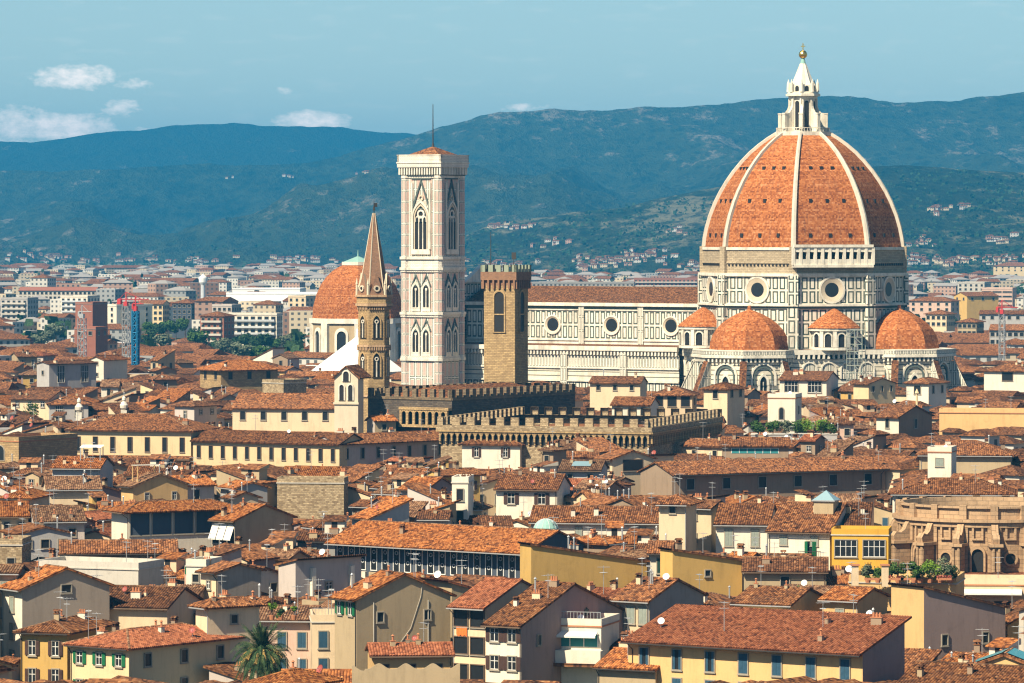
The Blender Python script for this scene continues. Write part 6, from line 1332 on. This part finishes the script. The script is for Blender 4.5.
# villages and farms on the slopes
vr = random.Random(3)
def hill_house(k, px, t, s=1.0):
    x_, D_, z_ = terr_z(k, px, t); s *= .62; hs = dict(c=Vector((x_, D_, z_ - 2)), phi=vr.uniform(-45, 20), w=vr.uniform(7, 20) * s, d=vr.uniform(8, 12) * s, h=vr.uniform(8, 13) * s, roof=vr.choice(('x', 'hip')))
    simple_house(st, hs, vr.choice((0, 0, 1, 1, 2)), 5)
def find_t(k, px, py):
    best = (1e9, .02)
    for q in range(1, 60):
        t_ = q / 60 * .97; x_, D_, z_ = terr_z(k, px, t_); e_ = abs(PY(z_, D_) - py)
        if e_ < best[0]: best = (e_, t_)
    return best[1]
for (k, px, py, n, sx_, sy_) in ((0, 497, 226, 10, 8, 2), (0, 520, 229, 8, 10, 2), (0, 550, 244, 7, 15, 3), (0, 600, 262, 26, 25, 3), (0, 650, 258, 24, 28, 5), (0, 690, 267, 12, 12, 3), (0, 580, 267, 20, 30, 2), (0, 500, 266, 20, 20, 3), (0, 940, 210, 14, 10, 3), (0, 965, 207, 7, 8, 2), (0, 925, 243, 9, 10, 3),
                                 (0, 1000, 240, 12, 15, 4), (0, 900, 246, 9, 10, 3), (0, 960, 262, 28, 40, 3), (0, 915, 262, 14, 12, 3), (0, 1010, 260, 16, 14, 3), (0, 450, 262, 20, 20, 4), (0, 670, 232, 5, 14, 3), (0, 860, 262, 10, 20, 3), (1, 55, 258, 18, 12, 2), (1, 125, 260, 18, 10, 2), (1, 152, 259, 14, 7, 1.5), (1, 85, 261, 10, 15, 1.5), (1, 180, 262, 25, 40, 2), (1, 300, 261, 30, 50, 2), (1, 45, 236, 5, 10, 2), (1, 370, 173, 13, 12, 1.2), (1, 285, 163, 6, 10, 1), (1, 235, 170, 3, 10, 1), (1, 20, 258, 14, 15, 2)):
    for _ in range(n): xx_ = px + vr.gauss(0, sx_ * .6); hill_house(k, xx_, min(.95, find_t(k, xx_, py + vr.gauss(0, sy_ * .7))))
tag(st.build('distant_houses', FM), kind='stuff')
dv = []; df = []; dr_ = random.Random(8)
def puff(x_, y_, z_, s, n):
    for _ in range(n):
        c = Vector((x_ + dr_.gauss(0, .42) * s, y_ + dr_.gauss(0, .42) * s, z_ + abs(dr_.gauss(0, .42)) * s)); q = Vector((dr_.gauss(0, 1), dr_.gauss(0, 1) - .6, dr_.gauss(0, 1) + .5)).normalized().to_track_quat('Z', 'Y'); w_ = s * dr_.uniform(.18, .36); j = len(dv)
        for a, b_ in ((-1, -.7), (1, -.6), (.8, .8), (-.7, .9)): dv.append(tuple(c + q @ Vector((a * w_, b_ * w_, 0))))
        df.append((j, j + 1, j + 2, j + 3))
for _ in range(900):
    y_ = dr_.uniform(1900, 5600); x_ = dr_.uniform(-.14, .14) * y_
    if noise.noise(Vector((x_ / 200, y_ / 300, 2.2))) < -.05 and dr_.random() < .7: continue
    puff(x_, y_, dr_.uniform(3, 9), dr_.uniform(4, 9), 14)
for _ in range(2300):
    px = dr_.uniform(-40, 1060) if dr_.random() < .35 else dr_.uniform(440, 1060); k = 1 if px < 440 else 0
    t_ = dr_.random() ** 1.3 * (.95 if k == 0 else .3); x_, y_, z_ = terr_z(k, px, max(.005, t_)); puff(x_, y_, z_ + 1, dr_.uniform(4, 9), 5)
me = bpy.data.meshes.new('distant_trees'); me.from_pydata(dv, [], df); me.materials.append(M['leaf_dark']); me.update(); tag(inst('distant_trees', me), kind='stuff')
# water tower
D = 3300; wt = empty('water_tower', (X(203, D), D, 0)); tag(wt, 'white mushroom-topped water tower rising from the far left plain', 'water tower')
mb = MB(); z1 = Z(283, D); mb.tube((0, 0, 0), (0, 0, z1), 1.7, 1.6, 12); mb.build('shaft', M['palegrey'], wt)
mb = MB(); rings = [[Vector((r * math.cos(2 * math.pi * k / 16), r * math.sin(2 * math.pi * k / 16), z)) for k in range(16)] for r, z in ((1.6, z1 - 1.5), (2.9, z1 + .5), (3.1, z1 + 3.4), (2.9, z1 + 4.2), (1.0, z1 + 5.6), (.5, z1 + 6.6))]; mb.loft(rings); mb.build('tank', M['whitelead'], wt)
# cranes and scaffolding
def lattice(mb, hw, z0, z1, step, r, m=0):
    c = [(-hw, -hw), (hw, -hw), (hw, hw), (-hw, hw)]
    for p in c: mb.tube((*p, z0), (*p, z1), r, r, 4, m)
    n = max(1, int((z1 - z0) / step))
    for i in range(n):
        a = z0 + i * (z1 - z0) / n; b_ = z0 + (i + 1) * (z1 - z0) / n
        for k in range(4): p, q = c[k], c[(k + 1) % 4]; mb.tube((*p, a), (*q, b_), r * .7, r * .7, 4, m); mb.tube((*p, a), (*q, a), r * .7, r * .7, 4, m)
def crane(px, ytop, D, mats, lbl, jib, hw=1.3, base=None, r=.22):
    root = empty('tower_crane', (X(px, D), D, 0), R(-20)); tag(root, lbl, 'crane'); zt = Z(ytop, D)
    mb = MB(); lattice(mb, hw, 0, zt, 2.4, r); mb.build('mast', M[mats[0]], root)
    mb = MB(); mb.box(-hw * .7, hw * .7, -hw * .7, hw * .7, zt, zt + 1.6); mb.tube((0, 0, zt), (0, 0, zt + 5), .3, .2, 5)
    mb.tube((-jib * .35, 0, zt + 2.4), (jib, 0, zt + 2.4), .2, .15, 4); mb.tube((-jib * .3, 0, zt + 2.4), (0, 0, zt + 5), .1, .1, 4); mb.tube((jib * .7, 0, zt + 2.4), (0, 0, zt + 5), .1, .1, 4); mb.box(-jib * .35, -jib * .2, -.8, .8, zt + .6, zt + 2.4); mb.build('jib', M[mats[1]], root)
crane(135.5, 311, 1560, ('craneblue', 'cranered'), 'bright blue lattice crane mast with red top on the left plain', 3, .85, r=.34)
crane(126, 306, 1640, ('galv', 'cranered'), 'thin grey lattice crane mast left of the blue one', 9, 1.0, r=.16)
crane(1002, 314, 1650, ('galv', 'cranered'), 'slim crane mast with a red head at the right edge', 6, .9, r=.16)
crane(82, 318, 1750, ('galv', 'galv'), 'grey lattice mast standing before the red-brown tower block', 4, 1.2, r=.18)
D = 1285; sf = empty('scaffolding', (X(856, D), D, 0), R(-31)); tag(sf, 'green-grey scaffolding tower on the cathedral between the apses', 'scaffolding')
mb = MB(); 
for ix in (-2.4, 0, 2.4):
    for iy in (-1, 1): mb.tube((ix, iy, 0), (ix, iy, 34), .11, .11, 4)
for z_ in range(2, 35, 2):
    for iy in (-1, 1): mb.tube((-2.4, iy, z_), (2.4, iy, z_), .09, .09, 4)
    if z_ % 4 == 0: mb.box(-2.4, 2.4, -1, 1, z_, z_ + .1, 1)
    mb.tube((-2.4 if z_ % 4 else 2.4, -1, z_ - 2), (0, -1, z_), .07, .07, 4)
mb.build('frame', [M['sh_greyg'], M['soffit']], sf)
# ================= trees and plants =================
tr = random.Random(21)
def crown_mesh(name, blobs, n, leaf, mat, seed):
    r = random.Random(seed); v = []; f = []
    for i in range(n):
        b_ = r.choice(blobs); c = Vector(b_[0]); rad = b_[1]; d = Vector((r.gauss(0, 1), r.gauss(0, 1), r.gauss(0, 1))).normalized(); k = r.uniform(.45, 1.05) ** .5; p = c + Vector((d.x * rad, d.y * rad, d.z * rad * b_[2])) * k
        nr = (d + Vector((r.gauss(0, .5), r.gauss(0, .5), r.gauss(0, .5)))).normalized(); q = nr.to_track_quat('Z', 'Y'); s = leaf * r.uniform(.6, 1.3); j = len(v)
        for a, b2_ in ((-1, -.6), (1, -.6), (.7, .8), (-.8, .7)): v.append(tuple(p + q @ Vector((a * s, b2_ * s, r.uniform(-.15, .15) * s))))
        f.append((j, j + 1, j + 2, j + 3))
    me = bpy.data.meshes.new(name); me.from_pydata(v, [], f); me.materials.append(mat); me.update(); return me
def blobs_round(r, H, rng, n=9): return [((rng.uniform(-.55, .55) * r, rng.uniform(-.55, .55) * r, H + rng.uniform(-.4, .45) * r), r * rng.uniform(.38, .62), .8) for _ in range(n)]
tree_vars = []
for i in range(5):
    rg = random.Random(i); mats = ['leaf_dark', 'leaf', 'leaf_dark', 'leaf_olive', 'leaf']
    cm_ = crown_mesh('crown', blobs_round(4.5, 8.0, rg), 900, .42, M[mats[i]], i); tk = MB(); tk.tube((0, 0, -.5), (.2, 0, 5.5), .4, .26, 7); [tk.tube((.2, 0, 5.0), (rg.uniform(-2.4, 2.4), rg.uniform(-2.4, 2.4), 8.5), .2, .07, 5) for _ in range(5)]; tree_vars.append((cm_, tk.mesh('trunk', [M['bark']])))
def tree(x_, y_, z_, s, lbl, v=None, grp=None, name='tree', sz=1.0):
    v = tr.randrange(5) if v is None else v; root = empty(name, (x_, y_, z_), tr.uniform(0, 6)); root.scale = (s, s, s * sz); tag(root, lbl, 'tree', grp); inst('crown', tree_vars[v][0], root); inst('trunk', tree_vars[v][1], root)
Lr = ['the red-brown tower block', 'the far-left apartment block', 'the blue crane', 'the white slab apartment block', 'the orange domed church', 'the cathedral drum', 'the right-hand apse', 'the pink office block', 'the slim red-headed crane']
LX = [85, 15, 135, 250, 330, 880, 930, 997, 1003]
cnt_t = {}
for i, (px, py, D_, s) in enumerate(TS):
    j = min(range(len(LX)), key=lambda q: abs(LX[q] - px)); side = 'left of' if px < LX[j] else 'right of'; key = (side, j); cnt_t[key] = cnt_t.get(key, 0) + 1
    ordn = ['first', 'second', 'third', 'fourth', 'fifth', 'sixth', 'seventh', 'eighth', 'ninth', 'tenth', 'eleventh', 'twelfth', 'thirteenth', 'fourteenth'][cnt_t[key] - 1]
    v = tr.randrange(5); tone = ['dark', 'mid-green', 'dark', 'greyish olive', 'fresh green'][v]
    tree(X(px, D_), D_, 0, s, f"{ordn} tree {side} {Lr[j]}, with a {tone} crown", v, 'trees among the apartment blocks')
# bushes on the roof terrace below the cathedral (three tones)
def bush(px, py, D_, rx, mat, lbl, seed, n=500, leaf=.16, name='bush', cat='bush', flat=.85, z0=None, trunk=True, grp=None):
    s = F / D_; r_ = rx / s; zc_ = Z(py, D_); z0 = zc_ - r_ * flat * 1.3 if z0 is None else z0; rg = random.Random(seed); H_ = (zc_ - z0) * .62; root = empty(name, (X(px, D_), D_, z0)); tag(root, lbl, cat, grp)
    inst('foliage', crown_mesh('foliage', blobs_round(r_, max(H_, r_ * .9), rg, 8), n, leaf, M[mat], seed), root)
    if trunk: tk = MB(); tk.tube((0, 0, 0), (0, 0, zc_ - z0), .1, .05, 5); [tk.tube((0, 0, .2), (rg.uniform(-.5, .5) * r_, rg.uniform(-.4, .4) * r_, zc_ - z0), .05, .03, 4) for _ in range(3)]; tk.build('stem', M['bark'], root)
    return root
D = 1002; tb = H if False else None
gd = empty('garden_terrace', (X(795, D), D + 3, 0), R(-4)); tag(gd, 'grey terrace block holding the row of green bushes', 'terrace'); mb = MB(); w2 = 43 * D / F; mb.box(-w2, w2, -3.5, 4, 0, Z(435, D)); mb.box(-w2 - .1, w2 + .1, -3.6, 4.1, Z(435, D), Z(435, D) + .12, 1); mb.build('wall', [M['greyw'], M['cementw']], gd)
z0 = Z(435, D) + .1
for px, py, rx, mt, l in ((759, 428, 9, 'leaf', 'mid-green rounded bush at the left end of the terrace row'), (773, 426, 9, 'leaf', 'leafy green bush below the tall plain white tower'), (786, 428, 8, 'leaf_olive', 'greyish bush in the middle of the terrace row'), (797, 425, 8, 'leaf', 'darker bush left of the yellow-green one'), (809, 428, 10, 'leaf_lime', 'bright yellow-green bush on the terrace row'), (821, 427, 9, 'leaf_lime', 'smaller lime bush next to the bright one'), (830, 426, 7, 'leaf', 'green bush at the right end of the terrace row')):
    bush(px, py, D, rx, mt, l, int(px), 700, .17, z0=z0, grp='bushes on the terrace')
for px, D_, l in ((657, 1128, 'left clipped tree on the terrace under the nave'), (665.5, 1128, 'middle clipped tree on the terrace under the nave'), (674, 1128, 'right clipped tree on the terrace under the nave')):
    bush(px, 401, D_, 3.6, 'leaf_lime', l, int(px), 300, .16, flat=1.2, grp='clipped terrace trees')
bush(32, 412, 1110, 9, 'leaf', 'dark green bush on a roof terrace at the upper left', 5, 400, .18, flat=.5)
# roof garden at the right
D = 596
pots = [(868, 562, 5, 'leaf_olive', 'bush', 'loose olive shrub at the left end of the roof garden'), (878, 566, 5, 'leaf', 'bush', 'small green shrub behind the left gatepost'), (898, 561, 6, 'leaf', 'bush', 'green shrub between the posts of the roof garden'), (914, 557, 4, 'leaf', 'bush', 'small clipped ball shrub in the roof garden'), (920, 567, 6, 'leaf', 'bush', 'leafy shrub left of the brightest one in the roof garden'), (930, 569, 9, 'leaf_lime', 'bush', 'brightest rounded green shrub of the roof garden'), (940, 561, 10, 'leaf_olive', 'bush', 'feathery grey-green shrub spreading over the roof garden'), (950, 567, 6, 'leaf_dark', 'bush', 'dark shrub at the right end of the roof garden'), (888, 568, 4, 'leaf_dark', 'bush', 'low dark shrub beside the pale roof-garden post')]
dk = MB(); 
zfl = 14.0
for i, (px, py, rx, mt, nm, l) in enumerate(pots):
    D_ = 622; z_ = zfl + .2; root = bush(px, py, D_, rx * 1.55, mt, l, 60 + i, 900, .11, z0=z_, grp='shrubs of the roof garden')
    p = MB(); p.tube((0, 0, 0), (0, 0, .55), .32, .42, 10); p.build('pot', M['clay'], root)
for px, l in ((885, 'pale square gatepost with clay cap at the left of the roof garden'), (855, 'cream post at the far left end of the roof garden')):
    D_ = 618; o_ = empty('gatepost', (X(px, D_), D_, 14.0)); tag(o_, l, 'post', 'posts of the roof garden'); mb = MB(); mb.box(-.45, .45, -.45, .45, 0, 2.8); mb.box(-.6, .6, -.6, .6, 2.8, 3.0, 1); mb.build('post', [M['cream'], M['clay']], o_)
# flower boxes with red flowers along the garden edge
for k, px in enumerate((872, 896, 908, 944)):
    D_ = 617.5; o_ = empty('flower_box', (X(px, D_), D_, 14.9)); tag(o_, ['red flower box nearest the left garden post', 'red flower box right of the garden gatepost', 'red flower box below the small clipped ball shrub', 'red flower box below the feathery grey-green shrub'][k], 'flower box', 'flower boxes'); mb = MB(); mb.box(-1.0, 1.0, -.2, .2, 0, .3); mb.build('box', M['clay'], o_)
    inst('flowers', crown_mesh('flowers', [((x_, 0, .45), .3, .8) for x_ in (-.7, -.2, .3, .8)], 160, .07, M['dishred'] if k % 2 else M['leaf'], k), o_)
# ribbed glass dome over a stairwell behind the ochre wall
D = 705; gdm = empty('glass_dome', (X(546, D), D, 0)); tag(gdm, 'pale green ribbed glass dome peeping over the long blank ochre wall', 'dome'); zb_ = Z(531, D); mb = MB(); mb.prism(ngon(0, 0, 2.0, 16), 0, zb_, 0); mb.build('wall', M['cream'], gdm)
mb = MB(); rings = [[Vector((1.95 * math.cos(a) * math.cos(2 * math.pi * k / 20), 1.95 * math.cos(a) * math.sin(2 * math.pi * k / 20), zb_ + 1.9 * math.sin(a))) for k in range(20)] for a in (0, .3, .6, .9, 1.2, 1.45)]; mb.loft(rings, 0); [mb.tube(rings[q][k], rings[q + 1][k], .05, .05, 4, 1) for k in range(0, 20, 2) for q in range(5)]; mb.build('dome', [M['copper'], M['palegrey']], gdm)
# palm
D = 548; s = F / D; PX0 = 262; zt = Z(655, D); palm = empty('palm_tree', (X(PX0, D), D, 0)); tag(palm, 'single date palm with drooping green fronds at the bottom of the picture', 'palm tree')
mb = MB()
for i in range(14): a = zt * i / 14; b_ = zt * (i + 1) / 14; mb.tube((0, 0, a), (0, 0, b_), .36, .30, 9)
mb.build('trunk', M['bark'], palm)
pr_ = random.Random(4)
v = []; f = []
for i in range(110):
    az_ = i * 2.39996; el0 = R(88 - 122 * (i / 110) ** 1.05); L = pr_.uniform(3.9, 4.9) * (1 if i > 12 else .85); p = Vector((0, 0, zt)); d = Vector((math.cos(az_) * math.cos(el0), math.sin(az_) * math.cos(el0), math.sin(el0))); n = 12; side = Vector((-math.sin(az_), math.cos(az_), 0))
    for k in range(n):
        step = L / n; q = p + d * step; d = (d + Vector((0, 0, (-.10 - .02 * k * (1 if el0 > -.2 else .3)) * (.55 if i < 30 else 1)))).normalized(); up = side.cross(d).normalized()
        if k > 1:
            for sg in (-1, 1):
                for h_ in range(2):
                    b_ = p + (q - p) * (h_ * .5); ll = .85 * math.sin(math.pi * min(1, (k + 1.5) / (n + 1))) + .15; tip = b_ + side * sg * ll * .62 + d * ll * .7 - Vector((0, 0, .22 * ll)) + up * .1; w_ = d * .07; j = len(v); v.extend([tuple(b_ - w_), tuple(b_ + w_), tuple(tip)]); f.append((j, j + 1, j + 2))
        j = len(v); wv = side * .035; v.extend([tuple(p - wv), tuple(p + wv), tuple(q + wv), tuple(q - wv)]); f.append((j, j + 1, j + 2, j + 3)); p = q
me = bpy.data.meshes.new('crown'); me.from_pydata(v, [], f); me.materials.append(M['leaf_palm']); me.update(); inst('crown', me, palm)
mb = MB()
for i in range(13):
    a = i * .49 ; d = Vector((math.cos(a), math.sin(a), 0)); p = Vector((0, 0, zt - .1)); q = p + d * 1.5 + Vector((0, 0, .9 - .5 * (i % 2))); e_ = q + d * .9 - Vector((0, 0, 1.2)); mb.tube(p, q, .05, .05, 4); mb.tube(q, e_, .14, .3, 5)
mb.build('fruit_stalks', M['ochre'], palm)
# terrace plants left of centre
for px, py, rx, mt, l in ((272, 598, 5.5, 'leaf_lime', 'tall lime-green potted shrub on the terrace above the palm'), (281, 607, 4.5, 'leaf_dark', 'dark potted shrub right of the lime-green one'), (279, 613, 3.5, 'leaf', 'low round potted shrub beneath the dark one'), (294, 603, 3.2, 'leaf_lime', 'little yellow-green potted shrub at the terrace corner')):
    root = bush(px, py, 590, rx, mt, l, int(px * 3), 360, .10, z0=Z(619, 590), grp='potted shrubs above the palm'); p = MB(); p.tube((0, 0, -.1), (0, 0, .5), .3, .4, 10); p.build('pot', M['clay'], root)
bush(583, 606, 588, 7, 'leaf_olive', 'olive shrub on the terrace of the teal-windowed house', 99, 360, .11, z0=Z(625, 588) + .1)
# balustrade at the bottom, in front of the low roofs
D = 520; s = F / D; bl = empty('balustrade', (X(305, D), D, 0), R(-4)); tag(bl, 'pale stone balustrade at the bottom beside the palm', 'balustrade'); zt = Z(676, D); L = 48 / s
mb = MB(); mb.box(-L / 2, L / 2, -.3, .3, 0, zt - 1.2, 0); mb.box(-L / 2, L / 2, -.2, .2, zt - .15, zt, 0); mb.box(-L / 2, L / 2, -.25, .25, zt - 1.2, zt - 1.05, 0)
for i in range(13): u = -L / 2 + .3 + i * (L - .6) / 12; mb.tube((u, 0, zt - 1.05), (u, 0, zt - .15), .12, .09, 6)
mb.build('rail', M['palegrey'], bl)
# scalloped garden wall
D = 512; s = F / D; sw = empty('garden_wall', (X(420, D), D, 0), R(0)); tag(sw, 'tan garden wall with a scalloped top edge at the bottom centre', 'wall'); mb = MB(); pts = []
xs_ = np.linspace(352, 460, 109)
top_ = [Z(669 - 5.5 * abs(math.cos((x_ - 352) / 27 * math.pi)) ** 3 + (x_ < 365) * 2, D) for x_ in xs_]
for i in range(len(xs_) - 1):
    a, b_ = (xs_[i] - 420) / s, (xs_[i + 1] - 420) / s; mb.poly([(a, -.2, 0), (b_, -.2, 0), (b_, -.2, top_[i + 1]), (a, -.2, top_[i])]); mb.poly([(b_, .2, 0), (a, .2, 0), (a, .2, top_[i]), (b_, .2, top_[i + 1])]); mb.poly([(a, -.2, top_[i]), (b_, -.2, top_[i + 1]), (b_, .2, top_[i + 1]), (a, .2, top_[i])])
mb.build('wall_face', M['tan'], sw)
# details hung on single houses
def hero(ref):
    return next(h_ for h_ in HEROES if h_['ref'] == ref)
h_ = hero('orange-cloth house'); f_ = Fr((0, -h_['d'] / 2, 0), (1, 0, 0)); mb = MB()
for i in range(8): a = -1.9 + i * .2; mb.poly([(a, -h_['d'] / 2 - .18 - .06 * (i % 2), h_['h'] - 3.7 - .1 * (i % 3)), (a + .2, -h_['d'] / 2 - .18 - .06 * ((i + 1) % 2), h_['h'] - 3.75 - .1 * ((i + 1) % 3)), (a + .2, -h_['d'] / 2 - .18, h_['h'] - 2.7), (a, -h_['d'] / 2 - .18, h_['h'] - 2.7)])
o_ = mb.build('cloth', M['cloth_orange'], None, h_['c'], R(h_['phi'])); tag(o_, 'orange cloth hanging from the sill of the cream house', 'cloth')
h_ = hero('big tan gable'); mb = MB(); f_ = Fr((h_['w'] / 2, 0, 0), (0, 1, 0))
pp = [(-h_['d'] / 2 + .5, 4), (-2, 7.5), (1, 11), (2.5, 15), (2.8, 17)]
for a, b_ in zip(pp[:-1], pp[1:]): mb.tube(f_.p(a[0], a[1], .06), f_.p(b_[0], b_[1], .06), .03, .03, 4)
mb.tube(f_.p(-4.5, 2, .1), f_.p(-4.5, 14.5, .1), .06, .06, 5); mb.tube(f_.p(3.6, 3, .1), f_.p(3.6, 14.5, .1), .06, .06, 5); mb.build('cable', M['cementw'], h_['root'])
mb = MB(); bx0 = -h_['w'] / 2
for ref, L0, z_, d_, m_ in (('white-awning yellow house', .75, -.9, 1.3, 'awning'), ('long-awning building', .7, -.6, 1.6, 'awning'), ('teal-windowed terrace house', .85, -.7, 1.2, 'awning')):
    h_ = hero(ref); mb = MB(); w_ = h_['w'] * L0 / 2; y0 = -h_['d'] / 2; zz_ = h_['h'] + z_; mb.poly([(-w_, y0 - d_, zz_ - .45), (w_, y0 - d_, zz_ - .45), (w_, y0 - .02, zz_), (-w_, y0 - .02, zz_)]); mb.poly([(-w_, y0 - d_, zz_ - .7), (w_, y0 - d_, zz_ - .7), (w_, y0 - d_, zz_ - .45), (-w_, y0 - d_, zz_ - .45)]); mb.build('awning', M[m_], h_['root'])
h_ = hero('teal-windowed terrace house'); mb = MB(); y0 = -h_['d'] / 2; w_ = h_['w'] / 2; mb.box(-w_ - 1.6, w_ + .3, y0 - 1.5, y0, h_['h'] - 4.6, h_['h'] - 3.0, 0); mb.box(-w_ - 1.8, w_ + .5, y0 - 2.0, y0, h_['h'] - 5.0, h_['h'] - 4.6, 1); mb.build('balcony', [M['white'], M['tile']], h_['root'])
h_ = hero('teal skylight house'); mb = MB(); w_, d_ = h_['w'] / 2, h_['d'] / 2
for sg in (-1, 1): mb.poly([(sg * (w_ + .2), -d_ + .4, h_['h'] + .35), (sg * (w_ + .2), d_ - .4, h_['h'] + .35), (sg * .3, d_ - .4, h_['h'] + .35 + w_ * h_['tp']), (sg * .3, -d_ + .4, h_['h'] + .35 + w_ * h_['tp'])])
mb.build('skylight', M['teal'], h_['root'])
h_ = hero('green-door white house'); mb = MB(); y0 = -h_['d'] / 2; mb.box(.2, 3.9, y0 - 1.1, y0, h_['h'] - 4.3, h_['h'] - 4.1); [mb.tube((.2 + i * .3, y0 - 1.05, h_['h'] - 4.1), (.2 + i * .3, y0 - 1.05, h_['h'] - 3.1), .03, .03, 4) for i in range(13)]; mb.box(.2, 3.9, y0 - 1.1, y0 - 1.03, h_['h'] - 3.15, h_['h'] - 3.05); mb.build('balcony', M['iron'], h_['root'])
h_ = hero('buttressed whitewashed house'); mb = MB(); f_ = Fr((h_['w'] / 2, 0, 0), (0, 1, 0)); [f_.box(mb, u - .35, u + .35, 0, h_['h'] - .3, 0, .5, 0) for u in (-3, 4)]; mb.build('pilaster', M['white'], h_['root'])
for hs_, px, py in ((hero('glass-gabled grey house'), 80, 409),): pass
# two white stone urns / finials on the left roofs
for px, py, D_, l in ((79, 404, 1075, 'white bulbous stone finial left of the long yellow palace roof'), (124, 402, 1085, 'second pale stone finial, standing behind the long yellow palace roof')):
    o_ = empty('finial', (X(px, D_), D_, Z(py + 9, D_))); tag(o_, l, 'finial', 'stone finials'); mb = MB(); mb.box(-.7, .7, -.7, .7, -14, .2); rings = [[Vector((r * math.cos(2 * math.pi * k / 12), r * math.sin(2 * math.pi * k / 12), z)) for k in range(12)] for r, z in ((.4, .2), (.9, .7), (1.0, 1.4), (.6, 2.0), (.3, 2.3), (.5, 2.6), (.45, 3.1), (.1, 3.6))]; mb.loft(rings); mb.build('stone', M['marble'], o_)

# rooftop fittings named in the labels
def top_z(h_, x_, y_):
    return roof_mesh(h_['w'], h_['d'], h_['h'], h_['roof'], h_['tp'], h_['o'], False)[1](x_, y_)
def frame_on(ref, x_, y_, a_, b_, ht, mats, name, beams=False):
    h_ = hero(ref); z_ = top_z(h_, x_, y_); mb = MB()
    for sx_ in (-1, 1):
        for sy_ in (-1, 1): mb.box(x_ + sx_ * a_ - .08, x_ + sx_ * a_ + .08, y_ + sy_ * b_ - .08, y_ + sy_ * b_ + .08, z_ - .6, z_ + ht, 1)
    if beams:
        for i in range(7): u = x_ - a_ + 2 * a_ * i / 6; mb.box(u - .06, u + .06, y_ - b_ - .3, y_ + b_ + .3, z_ + ht, z_ + ht + .12, 0)
    else: mb.poly([(x_ - a_ - .2, y_ - b_ - .2, z_ + ht), (x_ + a_ + .2, y_ - b_ - .2, z_ + ht), (x_ + a_ + .2, y_ + b_ + .2, z_ + ht + .4), (x_ - a_ - .2, y_ + b_ + .2, z_ + ht + .4)], m=0)
    mb.build(name, [M[m_] for m_ in mats], h_['root'])
def rail_on(ref, n=14):
    h_ = hero(ref); mb = MB(); y_ = -h_['d'] / 2 + .1; w_ = h_['w'] / 2 - .1; z_ = h_['h'] + .95
    for i in range(n + 1): u = -w_ + 2 * w_ * i / n; mb.box(u - .025, u + .025, y_ - .025, y_ + .025, z_, z_ + .8)
    mb.box(-w_, w_, y_ - .04, y_ + .04, z_ + .8, z_ + .87); mb.build('railing', M['galv'], h_['root'])
frame_on('white-canopy house', 2.0, -1.0, 1.9, 1.2, 2.2, ('whitelead', 'galv'), 'canopy')
frame_on('yellow pergola house', .6, -2.0, .9, 2.2, 2.2, ('white', 'yellow'), 'pergola', True)
rail_on('teal-windowed terrace house'); rail_on('blue-shuttered terrace house')
D = 834; o_ = empty('sunshade', (X(64, D), D, Z(486, D))); tag(o_, 'blue canvas sunshade on a roof below the long yellow palace', 'sunshade'); mb = MB(); mb.tube((0, 0, -6), (0, 0, .2), .08, .08, 5, 1); q = [(-2.4, -1.5, -.3), (2.4, -1.5, -.3), (2.4, 1.5, .1), (-2.4, 1.5, .1)]; [mb.poly([q[i], q[(i + 1) % 4], (0, 0, .7)]) for i in range(4)]; mb.build('canvas', [M['sh_blue2'], M['galv']], o_)
h_ = hero('glass-panel grey house'); mb = MB(); zf = lambda y_: top_z(h_, 0, y_) + .22; y0, y1 = -h_['d'] * .38, -h_['d'] * .1; mb.poly([(-1.8, y0, zf(y0)), (1.8, y0, zf(y0)), (1.8, y1, zf(y1)), (-1.8, y1, zf(y1))]); mb.build('roof_glass', M['glassroof'], h_['root'])
h_ = hero('small brown-sided house'); mb = MB(); z_ = h_['h']; mb.tube((h_['w'] / 2 - .3, 1, z_ - .5), (h_['w'] / 2 - .3, 1, z_ + 5.2), .32, .26, 6); mb.tube((h_['w'] / 2 - .3, 1, z_ + 5.2), (h_['w'] / 2 - .3, 1, z_ + 6.2), .55, .05, 6); mb.build('pinnacle', M['paleyellow'], h_['root'])
h_ = hero('green-door white house'); wo_ = inst('window', win_mesh('d', 1.3, 2.4), h_['root'], (1.9, -h_['d'] / 2 - .02, h_['h'] - 4.0))
for sg in (-1, 1): inst('shutter', shut_mesh('green', .62, 2.4), wo_, (sg * .62, -.2, 0), sg * .5)
h_ = hero('white-awning yellow house'); c = h_['c']
for i, px in enumerate((766, 778, 797)):
    D_ = 612; z_ = 14.4 if i < 2 else 13.6; o_ = bush(px, 586, D_, 3.2, ('leaf', 'leaf_dark', 'leaf')[i], ('small potted bush on the roof of the white-awning yellow house', 'dark potted bush beside it on the same yellow house roof', 'little potted cypress bush right of the white-awning yellow house roof')[i], 300 + i, 200, .1, z0=Z(591, D_), grp='potted roof bushes'); p = MB(); p.tube((0, 0, -3), (0, 0, .2), .25, .35, 10); p.build('pot', M['clay'], o_)
